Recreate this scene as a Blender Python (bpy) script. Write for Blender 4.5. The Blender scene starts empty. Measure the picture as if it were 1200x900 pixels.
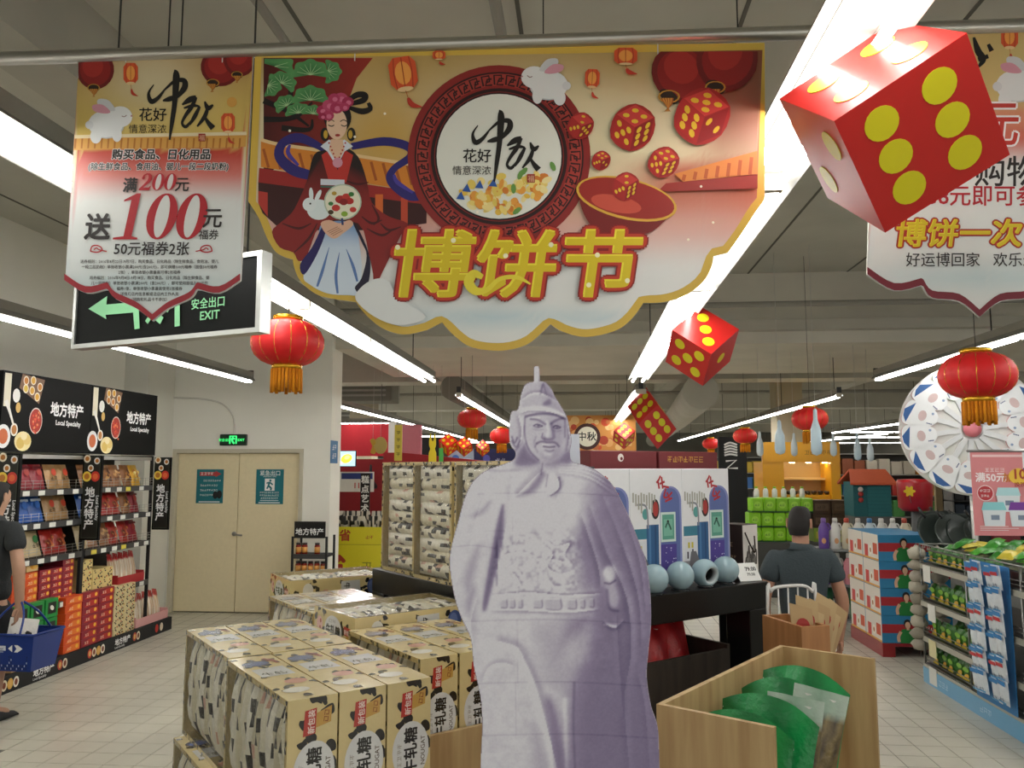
import bpy, math, random
import numpy as np
from mathutils import Vector, Matrix

# ------------------------------------------------------------------ camera, world, exposure
FPX, VPX, VPY, EYE = 940.0, 682.0, 548.0, 1.85        # frame taken as 1200 x 900
PIT = math.atan((VPY - 450) / FPX)
AZ = math.atan((VPX - 600) / FPX * math.cos(PIT))
S = bpy.context.scene
COL = S.collection
cam = bpy.data.cameras.new('camera')
cam.sensor_width = 36.0
cam.lens = FPX / 1200 * 36.0
cam.clip_start = 0.05
cam.clip_end = 200
camo = bpy.data.objects.new('camera', cam)
camo.location = (0, 0, EYE)
camo.rotation_euler = (math.pi / 2 + PIT, 0, AZ)
COL.objects.link(camo)
S.camera = camo
W = bpy.data.worlds.new('world')
S.world = W
W.use_nodes = True
W.node_tree.nodes['Background'].inputs[0].default_value = (1.0, 0.985, 0.95, 1)
W.node_tree.nodes['Background'].inputs[1].default_value = 0.48
S.view_settings.view_transform = 'Standard'
S.view_settings.look = 'None'
S.view_settings.gamma = 1
S.view_settings.use_curve_mapping = False
S.view_settings.exposure = 0.8
TUBE_EMIT = 16.0
LAMP_H = 2.85

# pixel -> point on a known plane
_fw = np.array([-math.sin(AZ) * math.cos(PIT), math.cos(AZ) * math.cos(PIT), math.sin(PIT)])
_rt = np.array([math.cos(AZ), math.sin(AZ), 0])
_up = np.cross(_rt, _fw)
_C = np.array([0, 0, EYE])
def ray(x, y): return _fw + _rt * ((x - 600) / FPX) + _up * ((450 - y) / FPX)
def oz(x, y, z):
    d = ray(x, y); return Vector(_C + d * ((z - EYE) / d[2]))
def oy(x, y, Y):
    d = ray(x, y); return Vector(_C + d * (Y / d[1]))
def ox(x, y, X):
    d = ray(x, y); return Vector(_C + d * (X / d[0]))

# ------------------------------------------------------------------ materials
def C(h, a=1.0):
    h = h.lstrip('#')
    def f(i):
        c = int(h[i:i + 2], 16) / 255
        return c / 12.92 if c <= 0.04045 else ((c + 0.055) / 1.055) ** 2.4
    return (f(0), f(2), f(4), a)
def mix(a, b, t): return tuple(a[i] + (b[i] - a[i]) * t for i in range(4))

MATS = {}
def mk(name): 
    m = bpy.data.materials.new(name); m.use_nodes = True
    return m, m.node_tree.nodes, m.node_tree.links, m.node_tree.nodes['Principled BSDF']
def vmat(name, rough=0.5, metal=0.0, spec=0.5, noise=0.06, nscale=30, coat=0.0, bump=0.0, trans=0.0):
    """colour comes from the mesh's own print colours, plus fine procedural wear"""
    if name in MATS: return MATS[name]
    m, N, L, B = mk(name)
    at = N.new('ShaderNodeAttribute'); at.attribute_name = 'Col'
    tx = N.new('ShaderNodeTexNoise'); tx.inputs['Scale'].default_value = nscale; tx.inputs['Detail'].default_value = 3
    tc = N.new('ShaderNodeTexCoord'); L.new(tc.outputs['Object'], tx.inputs['Vector'])
    mr = N.new('ShaderNodeMapRange'); mr.inputs['To Min'].default_value = 1 - noise; mr.inputs['To Max'].default_value = 1 + noise
    L.new(tx.outputs['Fac'], mr.inputs['Value'])
    mx = N.new('ShaderNodeVectorMath'); mx.operation = 'SCALE'
    L.new(at.outputs['Color'], mx.inputs[0]); L.new(mr.outputs[0], mx.inputs['Scale'])
    L.new(mx.outputs[0], B.inputs['Base Color'])
    B.inputs['Roughness'].default_value = rough
    B.inputs['Metallic'].default_value = metal
    B.inputs['Specular IOR Level'].default_value = spec
    B.inputs['Coat Weight'].default_value = coat
    B.inputs['Coat Roughness'].default_value = 0.08
    if trans:
        B.inputs['Subsurface Weight'].default_value = trans
    if bump:
        bp = N.new('ShaderNodeBump'); bp.inputs['Strength'].default_value = bump; bp.inputs['Distance'].default_value = 0.01
        L.new(tx.outputs['Fac'], bp.inputs['Height']); L.new(bp.outputs[0], B.inputs['Normal'])
    MATS[name] = m
    return m
def emat(name, col, strength):
    m, N, L, B = mk(name)
    B.inputs['Base Color'].default_value = col
    B.inputs['Emission Color'].default_value = col
    B.inputs['Emission Strength'].default_value = strength
    MATS[name] = m
    return m
def evmat(name, strength):
    m = vmat(name, 0.4, noise=0.0)
    N, L = m.node_tree.nodes, m.node_tree.links
    L.new(N['Attribute'].outputs['Color'], N['Principled BSDF'].inputs['Emission Color'])
    N['Principled BSDF'].inputs['Emission Strength'].default_value = strength
    return m
PAPER = vmat('printed_paper', 0.5, noise=0.03)
BOARD = vmat('printed_board', 0.42, noise=0.03, nscale=12)
STONEPRINT = vmat('standee_print', 0.6, noise=0.08, nscale=160)
DIEM = vmat('die_lacquer', 0.34, noise=0.03, spec=0.4)
GLOSS = vmat('gloss_paint', 0.22, noise=0.03)
BLACKP = vmat('dull_black_panel', 0.55, noise=0.03, spec=0.12)
PLASTIC = vmat('plastic', 0.3, noise=0.04, spec=0.5)
POUCH = vmat('foil_pouch', 0.28, noise=0.14, nscale=45, bump=0.35, spec=0.6)
MATTE = vmat('matte_paint', 0.75, noise=0.06)
FABRIC = vmat('fabric', 0.9, noise=0.16, nscale=120, bump=0.12, spec=0.2)
SKIN = vmat('skin', 0.55, noise=0.06, nscale=40, trans=0.05)
METAL = vmat('bare_metal', 0.35, metal=0.85, noise=0.06)
FOIL = vmat('gold_foil', 0.25, metal=0.7, noise=0.15, nscale=60)
WALLP = vmat('wall_paint', 0.85, noise=0.05, nscale=2.5)
CONC = vmat('painted_concrete', 0.9, noise=0.16, nscale=1.6)
SCREEN = evmat('lit_print', 1.1)
TUBE = emat('fluorescent_tube', (1.0, 0.985, 0.95, 1), TUBE_EMIT)

def wood_mat(name, light, dark, axis=(1, 14, 14)):
    m, N, L, B = mk(name)
    tc = N.new('ShaderNodeTexCoord'); mp = N.new('ShaderNodeMapping'); mp.inputs['Scale'].default_value = axis
    nz = N.new('ShaderNodeTexNoise'); nz.inputs['Scale'].default_value = 2.2; nz.inputs['Detail'].default_value = 5
    rp = N.new('ShaderNodeValToRGB')
    rp.color_ramp.elements[0].position = 0.3; rp.color_ramp.elements[0].color = dark
    rp.color_ramp.elements[1].position = 0.7; rp.color_ramp.elements[1].color = light
    L.new(tc.outputs['Object'], mp.inputs[0]); L.new(mp.outputs[0], nz.inputs['Vector'])
    L.new(nz.outputs['Fac'], rp.inputs[0]); L.new(rp.outputs[0], B.inputs['Base Color'])
    B.inputs['Roughness'].default_value = 0.5
    return m
WOOD = wood_mat('pine_board', C('c9ad7c'), C('a8875a'), (9, 9, 0.8))
WOODO = wood_mat('orange_board', C('c08a58'), C('a06e42'), (9, 9, 0.8))
WOODD = wood_mat('dark_board', C('3a332b'), C('1f1b17'), (9, 9, 0.8))

def tile_mat():
    m, N, L, B = mk('glazed_floor_tile')
    tc = N.new('ShaderNodeTexCoord'); oi = N.new('ShaderNodeObjectInfo')
    nz = N.new('ShaderNodeTexNoise'); nz.inputs['Scale'].default_value = 1.4; nz.inputs['Detail'].default_value = 5
    geo = N.new('ShaderNodeNewGeometry'); L.new(geo.outputs['Position'], nz.inputs['Vector'])
    rp = N.new('ShaderNodeValToRGB')
    rp.color_ramp.elements[0].position = 0.3; rp.color_ramp.elements[0].color = C('bab6a8')
    rp.color_ramp.elements[1].position = 0.75; rp.color_ramp.elements[1].color = C('d2cebe')
    L.new(nz.outputs['Fac'], rp.inputs[0]); L.new(rp.outputs[0], B.inputs['Base Color'])
    B.inputs['Roughness'].default_value = 0.28
    return m
TILE = tile_mat()
def film_mat(name, fac=0.16, rough=0.12):
    m = bpy.data.materials.new(name); m.use_nodes = True
    N, L = m.node_tree.nodes, m.node_tree.links
    for n in list(N): N.remove(n)
    o = N.new('ShaderNodeOutputMaterial'); t = N.new('ShaderNodeBsdfTransparent'); g = N.new('ShaderNodeBsdfGlossy'); x = N.new('ShaderNodeMixShader')
    g.inputs['Roughness'].default_value = rough; t.inputs['Color'].default_value = (0.96, 0.97, 0.97, 1)
    nz = N.new('ShaderNodeTexNoise'); nz.inputs['Scale'].default_value = 22; nz.inputs['Detail'].default_value = 3
    tc = N.new('ShaderNodeTexCoord'); L.new(tc.outputs['Object'], nz.inputs['Vector'])
    bp = N.new('ShaderNodeBump'); bp.inputs['Strength'].default_value = 0.8; bp.inputs['Distance'].default_value = 0.02
    L.new(nz.outputs['Fac'], bp.inputs['Height']); L.new(bp.outputs[0], g.inputs['Normal'])
    x.inputs[0].default_value = fac
    L.new(t.outputs[0], x.inputs[1]); L.new(g.outputs[0], x.inputs[2]); L.new(x.outputs[0], o.inputs[0])
    return m
FILM = film_mat('clear_film')

# ------------------------------------------------------------------ mesh builder
def spl(pts, n=6, closed=False):
    """Catmull-Rom through 2-D/3-D points"""
    P = [np.array(p, float) for p in pts]; m = len(P); out = []
    rng = range(m) if closed else range(m - 1)
    for i in rng:
        if closed: a, b, c, d = P[i - 1], P[i], P[(i + 1) % m], P[(i + 2) % m]
        else: a, b, c, d = P[max(i - 1, 0)], P[i], P[i + 1], P[min(i + 2, m - 1)]
        for k in range(n):
            t = k / n
            out.append(tuple(0.5 * (2 * b + (c - a) * t + (2 * a - 5 * b + 4 * c - d) * t * t + (3 * b - a - 3 * c + d) * t ** 3)))
    if not closed: out.append(tuple(P[-1]))
    return out
def circ(x, y, rx, ry=None, n=24, a0=0, a1=2 * math.pi):
    ry = rx if ry is None else ry
    full = abs(a1 - a0 - 2 * math.pi) < 1e-6
    m = n if full else n + 1
    return [(x + rx * math.cos(a0 + (a1 - a0) * k / n), y + ry * math.sin(a0 + (a1 - a0) * k / n)) for k in range(m)]

class MB:
    def __init__(s): s.v = []; s.f = []; s.c = []; s.sm = []
    def add(s, pts, col, smooth=False):
        b = len(s.v); s.v += [tuple(p) for p in pts]; n = len(pts)
        s.f.append(tuple(range(b, b + n))); s.sm.append(smooth)
        s.c.append(col if isinstance(col, list) else [col] * n)
    def mesh(s, verts, faces, col, M=None, smooth=False):
        b = len(s.v)
        s.v += [tuple(M @ Vector(p)) if M else tuple(p) for p in verts]
        for f in faces:
            s.f.append(tuple(i + b for i in f)); s.sm.append(smooth)
            s.c.append([col[i] for i in f] if isinstance(col, list) else [col] * len(f))
        return s
    def box(s, x0, x1, y0, y1, z0, z1, col, M=None, faces=None):
        V = [(x0, y0, z0), (x1, y0, z0), (x1, y1, z0), (x0, y1, z0), (x0, y0, z1), (x1, y0, z1), (x1, y1, z1), (x0, y1, z1)]
        F = dict(b=(0, 3, 2, 1), t=(4, 5, 6, 7), f=(0, 1, 5, 4), r=(1, 2, 6, 5), k=(2, 3, 7, 6), l=(3, 0, 4, 7))
        base = len(s.v)
        s.v += [tuple(M @ Vector(p)) if M else p for p in V]
        for k, f in F.items():
            cc = col.get(k, col.get('*')) if isinstance(col, dict) else col
            if cc is None: continue
            s.f.append(tuple(i + base for i in f)); s.sm.append(False); s.c.append([cc] * 4)
        return s
    def rbox(s, x0, x1, y0, y1, z0, z1, col, r=0.01, M=None, smooth=False):
        """box with chamfered vertical and top/bottom edges"""
        def ring(i, z):
            return [(x0 + i + r, y0 + i, z), (x1 - i - r, y0 + i, z), (x1 - i, y0 + i + r, z), (x1 - i, y1 - i - r, z), (x1 - i - r, y1 - i, z), (x0 + i + r, y1 - i, z), (x0 + i, y1 - i - r, z), (x0 + i, y0 + i + r, z)]
        rs = [ring(r, z0), ring(0, z0 + r), ring(0, z1 - r), ring(r, z1)]
        V = [p for q in rs for p in q]; F = []
        for k in range(3):
            for j in range(8): F.append((k * 8 + j, k * 8 + (j + 1) % 8, k * 8 + 8 + (j + 1) % 8, k * 8 + 8 + j))
        F.append(tuple(range(7, -1, -1))); F.append(tuple(range(24, 32)))
        return s.mesh(V, F, col, M, smooth)
    def tube(s, pts, r, col, n=8, caps=True, smooth=True, closed=False):
        P = [Vector(p) for p in pts]; rs = r if isinstance(r, (list, tuple)) else [r] * len(P)
        base = len(s.v); prev = None; m = len(P)
        for i, p in enumerate(P):
            a = P[i - 1] if (i or closed) else P[0]; b = P[(i + 1) % m] if (i < m - 1 or closed) else P[-1]
            t = (b - a); t = t.normalized() if t.length > 1e-9 else Vector((0, 0, 1))
            if prev is None: u = t.orthogonal().normalized()
            else:
                u = prev - t * prev.dot(t); u = u.normalized() if u.length > 1e-6 else t.orthogonal().normalized()
            prev = u; w = t.cross(u)
            for k in range(n):
                a_ = 2 * math.pi * k / n
                s.v.append(tuple(p + (u * math.cos(a_) + w * math.sin(a_)) * rs[i]))
        F = []
        for i in range(m if closed else m - 1):
            j = (i + 1) % m
            for k in range(n): F.append((base + i * n + k, base + i * n + (k + 1) % n, base + j * n + (k + 1) % n, base + j * n + k))
        nf = len(F)
        if caps and not closed: F += [tuple(base + k for k in range(n - 1, -1, -1)), tuple(base + (m - 1) * n + k for k in range(n))]
        for q, f in enumerate(F): s.f.append(f); s.c.append([col] * len(f)); s.sm.append(smooth and q < nf)
        return s
    def lathe(s, prof, col, n=20, M=None, smooth=True, sx=1.0, sy=1.0):
        """prof: (r, z[, col]) from bottom to top"""
        V = []; cc = []
        for q in prof:
            for k in range(n):
                a = 2 * math.pi * k / n
                V.append((q[0] * math.cos(a) * sx, q[0] * math.sin(a) * sy, q[1])); cc.append(q[2] if len(q) > 2 else col)
        F = []; m = len(prof)
        for i in range(m - 1):
            for k in range(n): F.append((i * n + k, i * n + (k + 1) % n, (i + 1) * n + (k + 1) % n, (i + 1) * n + k))
        if prof[0][0] > 1e-6: F.append(tuple(range(n - 1, -1, -1)))
        if prof[-1][0] > 1e-6: F.append(tuple((m - 1) * n + k for k in range(n)))
        return s.mesh(V, F, cc, M, smooth)
    def slab(s, outline, p2w, n, th, col, edge=None):
        """outline in design space; p2w maps it to the front plane; thickness th behind along -n"""
        P = [Vector(p2w(x, y)) for x, y in outline]; n = Vector(n); Q = [p - n * th for p in P]
        s.add(P, col); s.add(list(reversed(Q)), edge or col); m = len(P)
        for i in range(m):
            j = (i + 1) % m
            s.add([P[j], P[i], Q[i], Q[j]], edge or col)
        return s
    def build(s, name, mat, parent=None, world=False, smooth=None):
        me = bpy.data.meshes.new(name)
        off = Vector((0, 0, 0))
        V = s.v
        if world and parent is not None:
            Mi = PM(parent).inverted(); V = [tuple(Mi @ Vector(p)) for p in V]
        me.from_pydata(V, [], s.f)
        at = me.color_attributes.new('Col', 'FLOAT_COLOR', 'CORNER')
        at.data.foreach_set('color', np.array([x for f in s.c for c in f for x in c], dtype=np.float32))
        me.polygons.foreach_set('use_smooth', s.sm if smooth is None else [smooth] * len(s.f))
        me.materials.append(mat)
        me.update()
        o = bpy.data.objects.new(name, me); COL.objects.link(o)
        if parent is not None: o.parent = parent
        return o
def PM(o):
    M = Matrix.LocRotScale(o.location, o.rotation_euler, o.scale)
    return PM(o.parent) @ M if o.parent else M

# ------------------------------------------------------------------ flat print, drawn as coloured shapes on a plane
_GL = {}
def glyph(t, bold=0.0, res=2):
    k = (t, round(bold, 3), res)
    if k not in _GL:
        c = bpy.data.curves.new('lettering', 'FONT'); c.body = t; c.resolution_u = res; c.offset = bold; c.fill_mode = 'FRONT'
        o = bpy.data.objects.new('lettering', c); m = o.to_mesh()
        v = [(q.co.x, q.co.y) for q in m.vertices]; f = [tuple(q.vertices) for q in m.polygons]
        o.to_mesh_clear(); bpy.data.objects.remove(o); bpy.data.curves.remove(c)
        if v:
            xs = [q[0] for q in v]; w = (min(xs), max(xs))
        else: w = (0, 0)
        _GL[k] = (v, f, w)
    return _GL[k]
class Print(MB):
    """p2w maps design (x right, y down) to the world; n is the outward normal; every shape lies a hair above the last"""
    def __init__(s, p2w, n, eps=0.000016, lift=0.0006):
        MB.__init__(s); s.p2w = p2w; s.n = Vector(n); s.eps = eps; s.z = lift
    def P(s, x, y): return s.p2w(x, y) + s.n * s.z
    def up(s): s.z += s.eps; return s
    def poly(s, pts, col):
        s.up(); cs = [col(x, y) for x, y in pts] if callable(col) else col
        s.add([s.P(x, y) for x, y in pts], cs); return s
    def rect(s, x0, y0, x1, y1, col): return s.poly([(x0, y1), (x1, y1), (x1, y0), (x0, y0)], col)
    def ell(s, x, y, rx, ry=None, col=None, n=20, rot=0):
        ry = rx if ry is None else ry
        pts = circ(0, 0, rx, ry, n); c, q = math.cos(rot), math.sin(rot)
        return s.poly([(x + a * c - b * q, y + a * q + b * c) for a, b in pts], col)
    def ring(s, x, y, r0, r1, col, n=40, a0=0, a1=2 * math.pi, ay=1.0):
        s.up()
        for k in range(n):
            a, b = a0 + (a1 - a0) * k / n, a0 + (a1 - a0) * (k + 1) / n
            q = [(x + r0 * math.cos(a), y + ay * r0 * math.sin(a)), (x + r1 * math.cos(a), y + ay * r1 * math.sin(a)), (x + r1 * math.cos(b), y + ay * r1 * math.sin(b)), (x + r0 * math.cos(b), y + ay * r0 * math.sin(b))]
            s.add([s.P(*t) for t in q], col)
        return s
    def stroke(s, pts, w, col, n=5, smooth=True, closed=False):
        """brush line; w a width or a list of widths per given point"""
        m = len(pts); ws = list(w) if isinstance(w, (list, tuple)) else [w] * m
        if smooth and m > 2:
            q = spl([(p[0], p[1], ws[i]) for i, p in enumerate(pts)], n, closed)
        else: q = [(p[0], p[1], ws[i]) for i, p in enumerate(pts)]
        s.up(); L = []; Rr = []; k = len(q)
        for i in range(k):
            a = q[i - 1] if (i or closed) else q[0]; b = q[(i + 1) % k] if (i < k - 1 or closed) else q[-1]
            dx, dy = b[0] - a[0], b[1] - a[1]; d = math.hypot(dx, dy) or 1
            h = max(q[i][2], 0.01) / 2; nx, ny = -dy / d * h, dx / d * h
            L.append((q[i][0] + nx, q[i][1] + ny)); Rr.append((q[i][0] - nx, q[i][1] - ny))
        for i in range(k if closed else k - 1):
            j = (i + 1) % k
            s.add([s.P(*L[i]), s.P(*L[j]), s.P(*Rr[j]), s.P(*Rr[i])], col)
        return s
    def cols(s, xs, top, bot, m, col):
        """gradient fill between top(x) and bot(x): a fine grid with colours col(x, y)"""
        s.up()
        G = [[(x, top(x) + (bot(x) - top(x)) * j / m) for j in range(m + 1)] for x in xs]
        for i in range(len(xs) - 1):
            for j in range(m):
                q = [G[i][j + 1], G[i + 1][j + 1], G[i + 1][j], G[i][j]]
                s.add([s.P(*t) for t in q], [col(*t) for t in q])
        return s
    def text(s, t, x, y, h, col, bold=0.0, shear=0.0, rot=0.0, ws=1.0, anchor='l', res=2):
        """baseline at (x, y), em height h, rot clockwise on the page"""
        v, f, (a, b) = glyph(t, 0, res)
        if not v: return s
        o = {'l': 0, 'c': (a + b) / 2, 'r': b}[anchor]
        c, q = math.cos(rot), math.sin(rot)
        k = 0 if bold < .004 else (4 if bold < .03 else (8 if bold < .06 else 14))
        for e in range(max(1, k)):                     # heavier strokes: the sign printed over itself, spread by the stroke weight
            ex, ey = (0, 0) if not k else (bold * math.cos(2 * math.pi * (e + .5) / k), bold * math.sin(2 * math.pi * (e + .5) / k))
            base = len(s.v); s.up()
            for gx, gy in v:
                px, py = (gx + ex - o + gy * shear) * h * ws, -(gy + ey) * h
                s.v.append(tuple(s.P(x + px * c - py * q, y + px * q + py * c)))
            for g in f:
                s.f.append(tuple(i + base for i in g)); s.sm.append(False); s.c.append([col] * len(g))
        return s
    def scrib(s, n, x, y, h, col, rot=0.0, anchor='l', ws=1.0, down=False):
        """n blocks of print too small to read: a few short bars each, baseline at (x, y)"""
        c, q = math.cos(rot), math.sin(rot); s.up(); r = random.Random(n * 7 + int(abs(x) * 1000) % 97)
        x0 = {'l': 0, 'c': -n * h * ws / 2, 'r': -n * h * ws}[anchor]
        for k in range(n):
            bars = [(.08, .1, .86, .2), (.12, .42, .8, .5), (.08, .74, .88, .83), (.42, .1, .54, .85), (.12, .2, .22, .6), (.74, .3, .84, .8)]
            for i in sorted(r.sample(range(6), 4)):
                a0, b0, a1, b1 = bars[i]; s.up(); P = []
                for u, v in ((a0, b0), (a1, b0), (a1, b1), (a0, b1)):
                    px, py = (x0 + (u + (0 if down else k)) * h * ws, (-v if not down else k * 1.1 + .9 - v) * h); P.append(s.P(x + px * c - py * q, y + px * q + py * c))
                s.add(P, col)
        return s
    def vtext(s, t, x, y, h, col, bold=0.0, gap=1.08, res=2):
        for i, ch in enumerate(t): s.text(ch, x, y + h * gap * (i + 0.85), h, col, bold, anchor='c', res=res)
        return s
def plane(o, u, v):
    """design metres (x right, y down) on a plane at o spanned by u (right) and v (up)"""
    o, u, v = Vector(o), Vector(u).normalized(), Vector(v).normalized()
    return (lambda x, y: o + u * x - v * y), u.cross(v)

# ------------------------------------------------------------------ things
def tag(o, label=None, cat=None, group=None, kind=None):
    if label: o['label'] = label
    if cat: o['category'] = cat
    if group: o['group'] = group
    if kind: o['kind'] = kind
    return o
def thing(name, label, cat, loc=(0, 0, 0), rz=0.0, group=None):
    o = bpy.data.objects.new(name, None); COL.objects.link(o)
    o.empty_display_size = 0.05
    o.location = loc; o.rotation_euler = (0, 0, rz)
    return tag(o, label, cat, group)
def dup(root, loc, rz=0.0, label=None, group=None, rot=None):
    def cp(o, par):
        c = o.copy(); COL.objects.link(c); c.parent = par
        for ch in o.children: cp(ch, c)
        return c
    r = cp(root, None); r.location = loc; r.rotation_euler = rot if rot else (0, 0, rz)
    if label: r['label'] = label
    if group: r['group'] = group
    return r
def struct(name, mb, mat, parent=None):
    o = mb.build(name, mat, parent)
    if parent is None: o['kind'] = 'structure'
    return o
RND = random.Random(11)
BLK, WHT, YEL, RED = C('141414'), C('ececea'), C('e8d21e'), C('c8202a')
def RZ(a): return Matrix.Rotation(a, 4, 'Z')
def TR(*p): return Matrix.Translation(p)
# ================================================================== the building
CEIL = 4.3
# floor: grout bed, 300 nearest visible tiles one by one, the rest joined
fl = MB().box(-16, 18, -4, 46, -0.08, -0.004, C('6a675f'))
floor = struct('floor', fl, MATTE)
T = 0.2
def in_view(x, y):
    d = np.array([x, y, 0]) - _C; z = d @ _fw
    if z < 0.5: return None
    px, py = 600 + FPX * (d @ _rt) / z, 450 - FPX * (d @ _up) / z
    return (px, py) if -20 < px < 1220 and -20 < py < 920 else None
seen, rest = [], []
for i in range(-28, 34):
    for j in range(8, 90):
        x, y = (i + 0.5) * T, (j + 0.5) * T
        q = in_view(x, y)
        if q is None: continue
        open_left = x < -0.9 - (y - 2.2) * 0.28 and x > -4.7 and y < 10.1 and q[0] < 400
        open_right = 0.9 < x < 2.95 and y > 3.6 and q[0] > 900
        if (open_left or open_right): seen.append((y, x))
        elif y < 16 and -5.6 < x < 6: rest.append((x, y))
seen.sort()
tm = MB().box(-T / 2 + 0.003, T / 2 - 0.003, -T / 2 + 0.003, T / 2 - 0.003, -0.004, 0, {'*': C('c4c3b8'), 'b': None})
t0 = None
for k, (y, x) in enumerate(seen):
    if k < 300:
        if t0 is None: o = t0 = tm.build('tile', TILE, floor)
        else:
            o = t0.copy(); COL.objects.link(o)
        o.location = (x, y, 0)
    else: rest.append((x, y))
rm = MB()
for x, y in rest: rm.box(x - T / 2 + 0.003, x + T / 2 - 0.003, y - T / 2 + 0.003, y + T / 2 - 0.003, -0.004, 0, {'t': C('c4c3b8')})
ro = rm.build('tile_field', TILE, floor); ro['kind'] = 'stuff'
far = MB()
far.box(-16, 18, 16.2, 46, -0.004, -0.0005, C('c4c3b8')); far.box(-16, -5.6, -4, 16.2, -0.004, -0.0005, C('c4c3b8')); far.box(6, 18, -4, 16.2, -0.004, -0.0005, C('c4c3b8')); far.box(-5.6, 6, -4, 1.6, -0.004, -0.0005, C('c4c3b8'))
far.build('distant_tile_field', TILE, floor)['kind'] = 'stuff'

wc = C('eceadf'); wd = C('b9b7ad')
DX0, DX1, DY = -5.27, -3.62, 10.1
WR = oy(386, 600, DY).x
struct('wall_left', MB().box(-5.85, -5.65, -4, DY + 0.42, 0, CEIL, wc), WALLP)
struct('wall_left_pier', MB().box(-5.65, -5.34, 9.45, DY, 0, CEIL, C('d8d6cb')), WALLP)
wb = MB().box(-5.65, DX0 - 0.05, DY, DY + 0.42, 0, CEIL, wc).box(DX1 + 0.05, WR, DY, DY + 0.42, 0, CEIL, wc).box(DX0 - 0.05, DX1 + 0.05, DY, DY + 0.42, 2.07, CEIL, wc)
struct('wall_back', wb, WALLP)
struct('wall_far', MB().box(-16, 18, 45, 45.3, 0, CEIL, C('8c8a80')), WALLP)
struct('wall_far_left', MB().box(-16, -15.8, DY, 45, 0, CEIL, C('a09d92')), WALLP)
struct('wall_right', MB().box(14.5, 14.7, -4, 45, 0, CEIL, C('a09d92')), WALLP)
# double door
dc = C('e0d2ac')
door = struct('door_1', MB().box(DX0, DX1, DY + 0.09, DY + 0.12, 0, 2.04, C('8d8468')), MATTE)
mid = (DX0 + DX1) / 2 + 0.0
for a, b in ((DX0 + 0.004, mid - 0.004), (mid + 0.004, DX1 - 0.004)):
    MB().rbox(a, b, DY + 0.05, DY + 0.09, 0.015, 2.035, dc, 0.004).build('door_leaf', MATTE, door)
fr = MB().box(DX0 - 0.05, DX0, DY - 0.015, DY + 0.1, 0, 2.09, C('c4bda8')).box(DX1, DX1 + 0.05, DY - 0.015, DY + 0.1, 0, 2.09, C('c4bda8')).box(DX0, DX1, DY - 0.015, DY + 0.1, 2.04, 2.09, C('c4bda8'))
fr.build('door_frame', MATTE, door)
hd = MB().tube([(mid - 0.035, DY + 0.05, 1.0), (mid - 0.035, DY + 0.0, 1.0), (mid + 0.09, DY - 0.005, 0.985)], 0.011, C('8c8a86')).lathe([(0.028, 0), (0.028, 0.012)], C('9a9894'), 14, TR(mid - 0.035, DY + 0.05, 1.0) @ Matrix.Rotation(math.pi / 2, 4, 'X'))
hd.build('door_handle', METAL, door)
struct('baseboard_back', MB().box(DX1 + 0.05, WR, DY - 0.012, DY, 0, 0.1, C('8f8c84')), MATTE)

# posters on the door
def poster(label, x0, x1, ztop, zbot, kind):
    t = thing('door_poster', label, 'poster', ((x0 + x1) / 2, DY + 0.045, zbot))
    MB().box(x0, x1, DY + 0.045, DY + 0.0497, zbot, ztop, C('15707a')).build('sheet', PAPER, t, True)
    f, n = plane((x0, DY + 0.045, ztop), (1, 0, 0), (0, 0, 1)); p = Print(f, n); w, h = x1 - x0, ztop - zbot
    if kind == 0:
        p.poly([(0.04, 0.035), (w * 0.7, 0.035), (w * 0.7, 0.02), (w * 0.92, 0.06), (w * 0.7, 0.1), (w * 0.7, 0.085), (0.04, 0.085)], C('b83a3a'))
        p.scrib(4, 0.05, 0.078, 0.045, WHT)
        for i, s in enumerate(['温馨提示顾客朋友', '请勿推门本通道为', '紧急出口谢谢合作', '出口请往右走']): p.scrib(len(s), 0.05 if i else 0.09, 0.16 + i * 0.062, 0.03, WHT)
        p.ell(w * 0.72, h * 0.76, 0.035, 0.05, BLK, 10).ell(w * 0.87, h * 0.74, 0.035, 0.055, BLK, 10)
    else:
        p.text('紧急出口', w / 2, 0.075, 0.07, WHT, 0.012, anchor='c')
        p.text('EMERGENCY EXIT', w / 2, 0.1, 0.022, WHT, anchor='c')
        p.rect(w * 0.32, 0.12, w * 0.68, 0.275, WHT)
        p.ell(w * 0.52, 0.145, 0.016, None, C('15707a'), 10).stroke([(w * 0.5, 0.165), (w * 0.46, 0.21), (w * 0.55, 0.24), (w * 0.54, 0.27)], 0.024, C('15707a')).stroke([(w * 0.47, 0.2), (w * 0.4, 0.25)], 0.02, C('15707a'), smooth=False).stroke([(w * 0.38, 0.18), (w * 0.5, 0.17), (w * 0.61, 0.2)], 0.018, C('15707a'))
        for i, s in enumerate(['此门为紧急疏散通道口', '平时请勿开启如遇情况', '请推开此门疏散撤离']): p.scrib(len(s), w / 2, 0.31 + i * 0.036, 0.026, WHT, anchor='c')
        p.rect(0.06, h - 0.05, w - 0.06, h - 0.043, WHT)
    p.rect(0.04, h - 0.025, w - 0.04, h - 0.012, C('d0dcdc'))
    p.build('print', PAPER, t, True)
a, b = oy(229, 550, DY), oy(259, 590, DY); poster('teal poster with a red arrow on the cream double door', a.x, b.x, a.z, b.z, 0)
a, b = oy(299, 550, DY), oy(330, 591, DY); poster('teal poster with a white running figure on the cream double door', a.x, b.x, a.z, b.z, 1)
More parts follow.
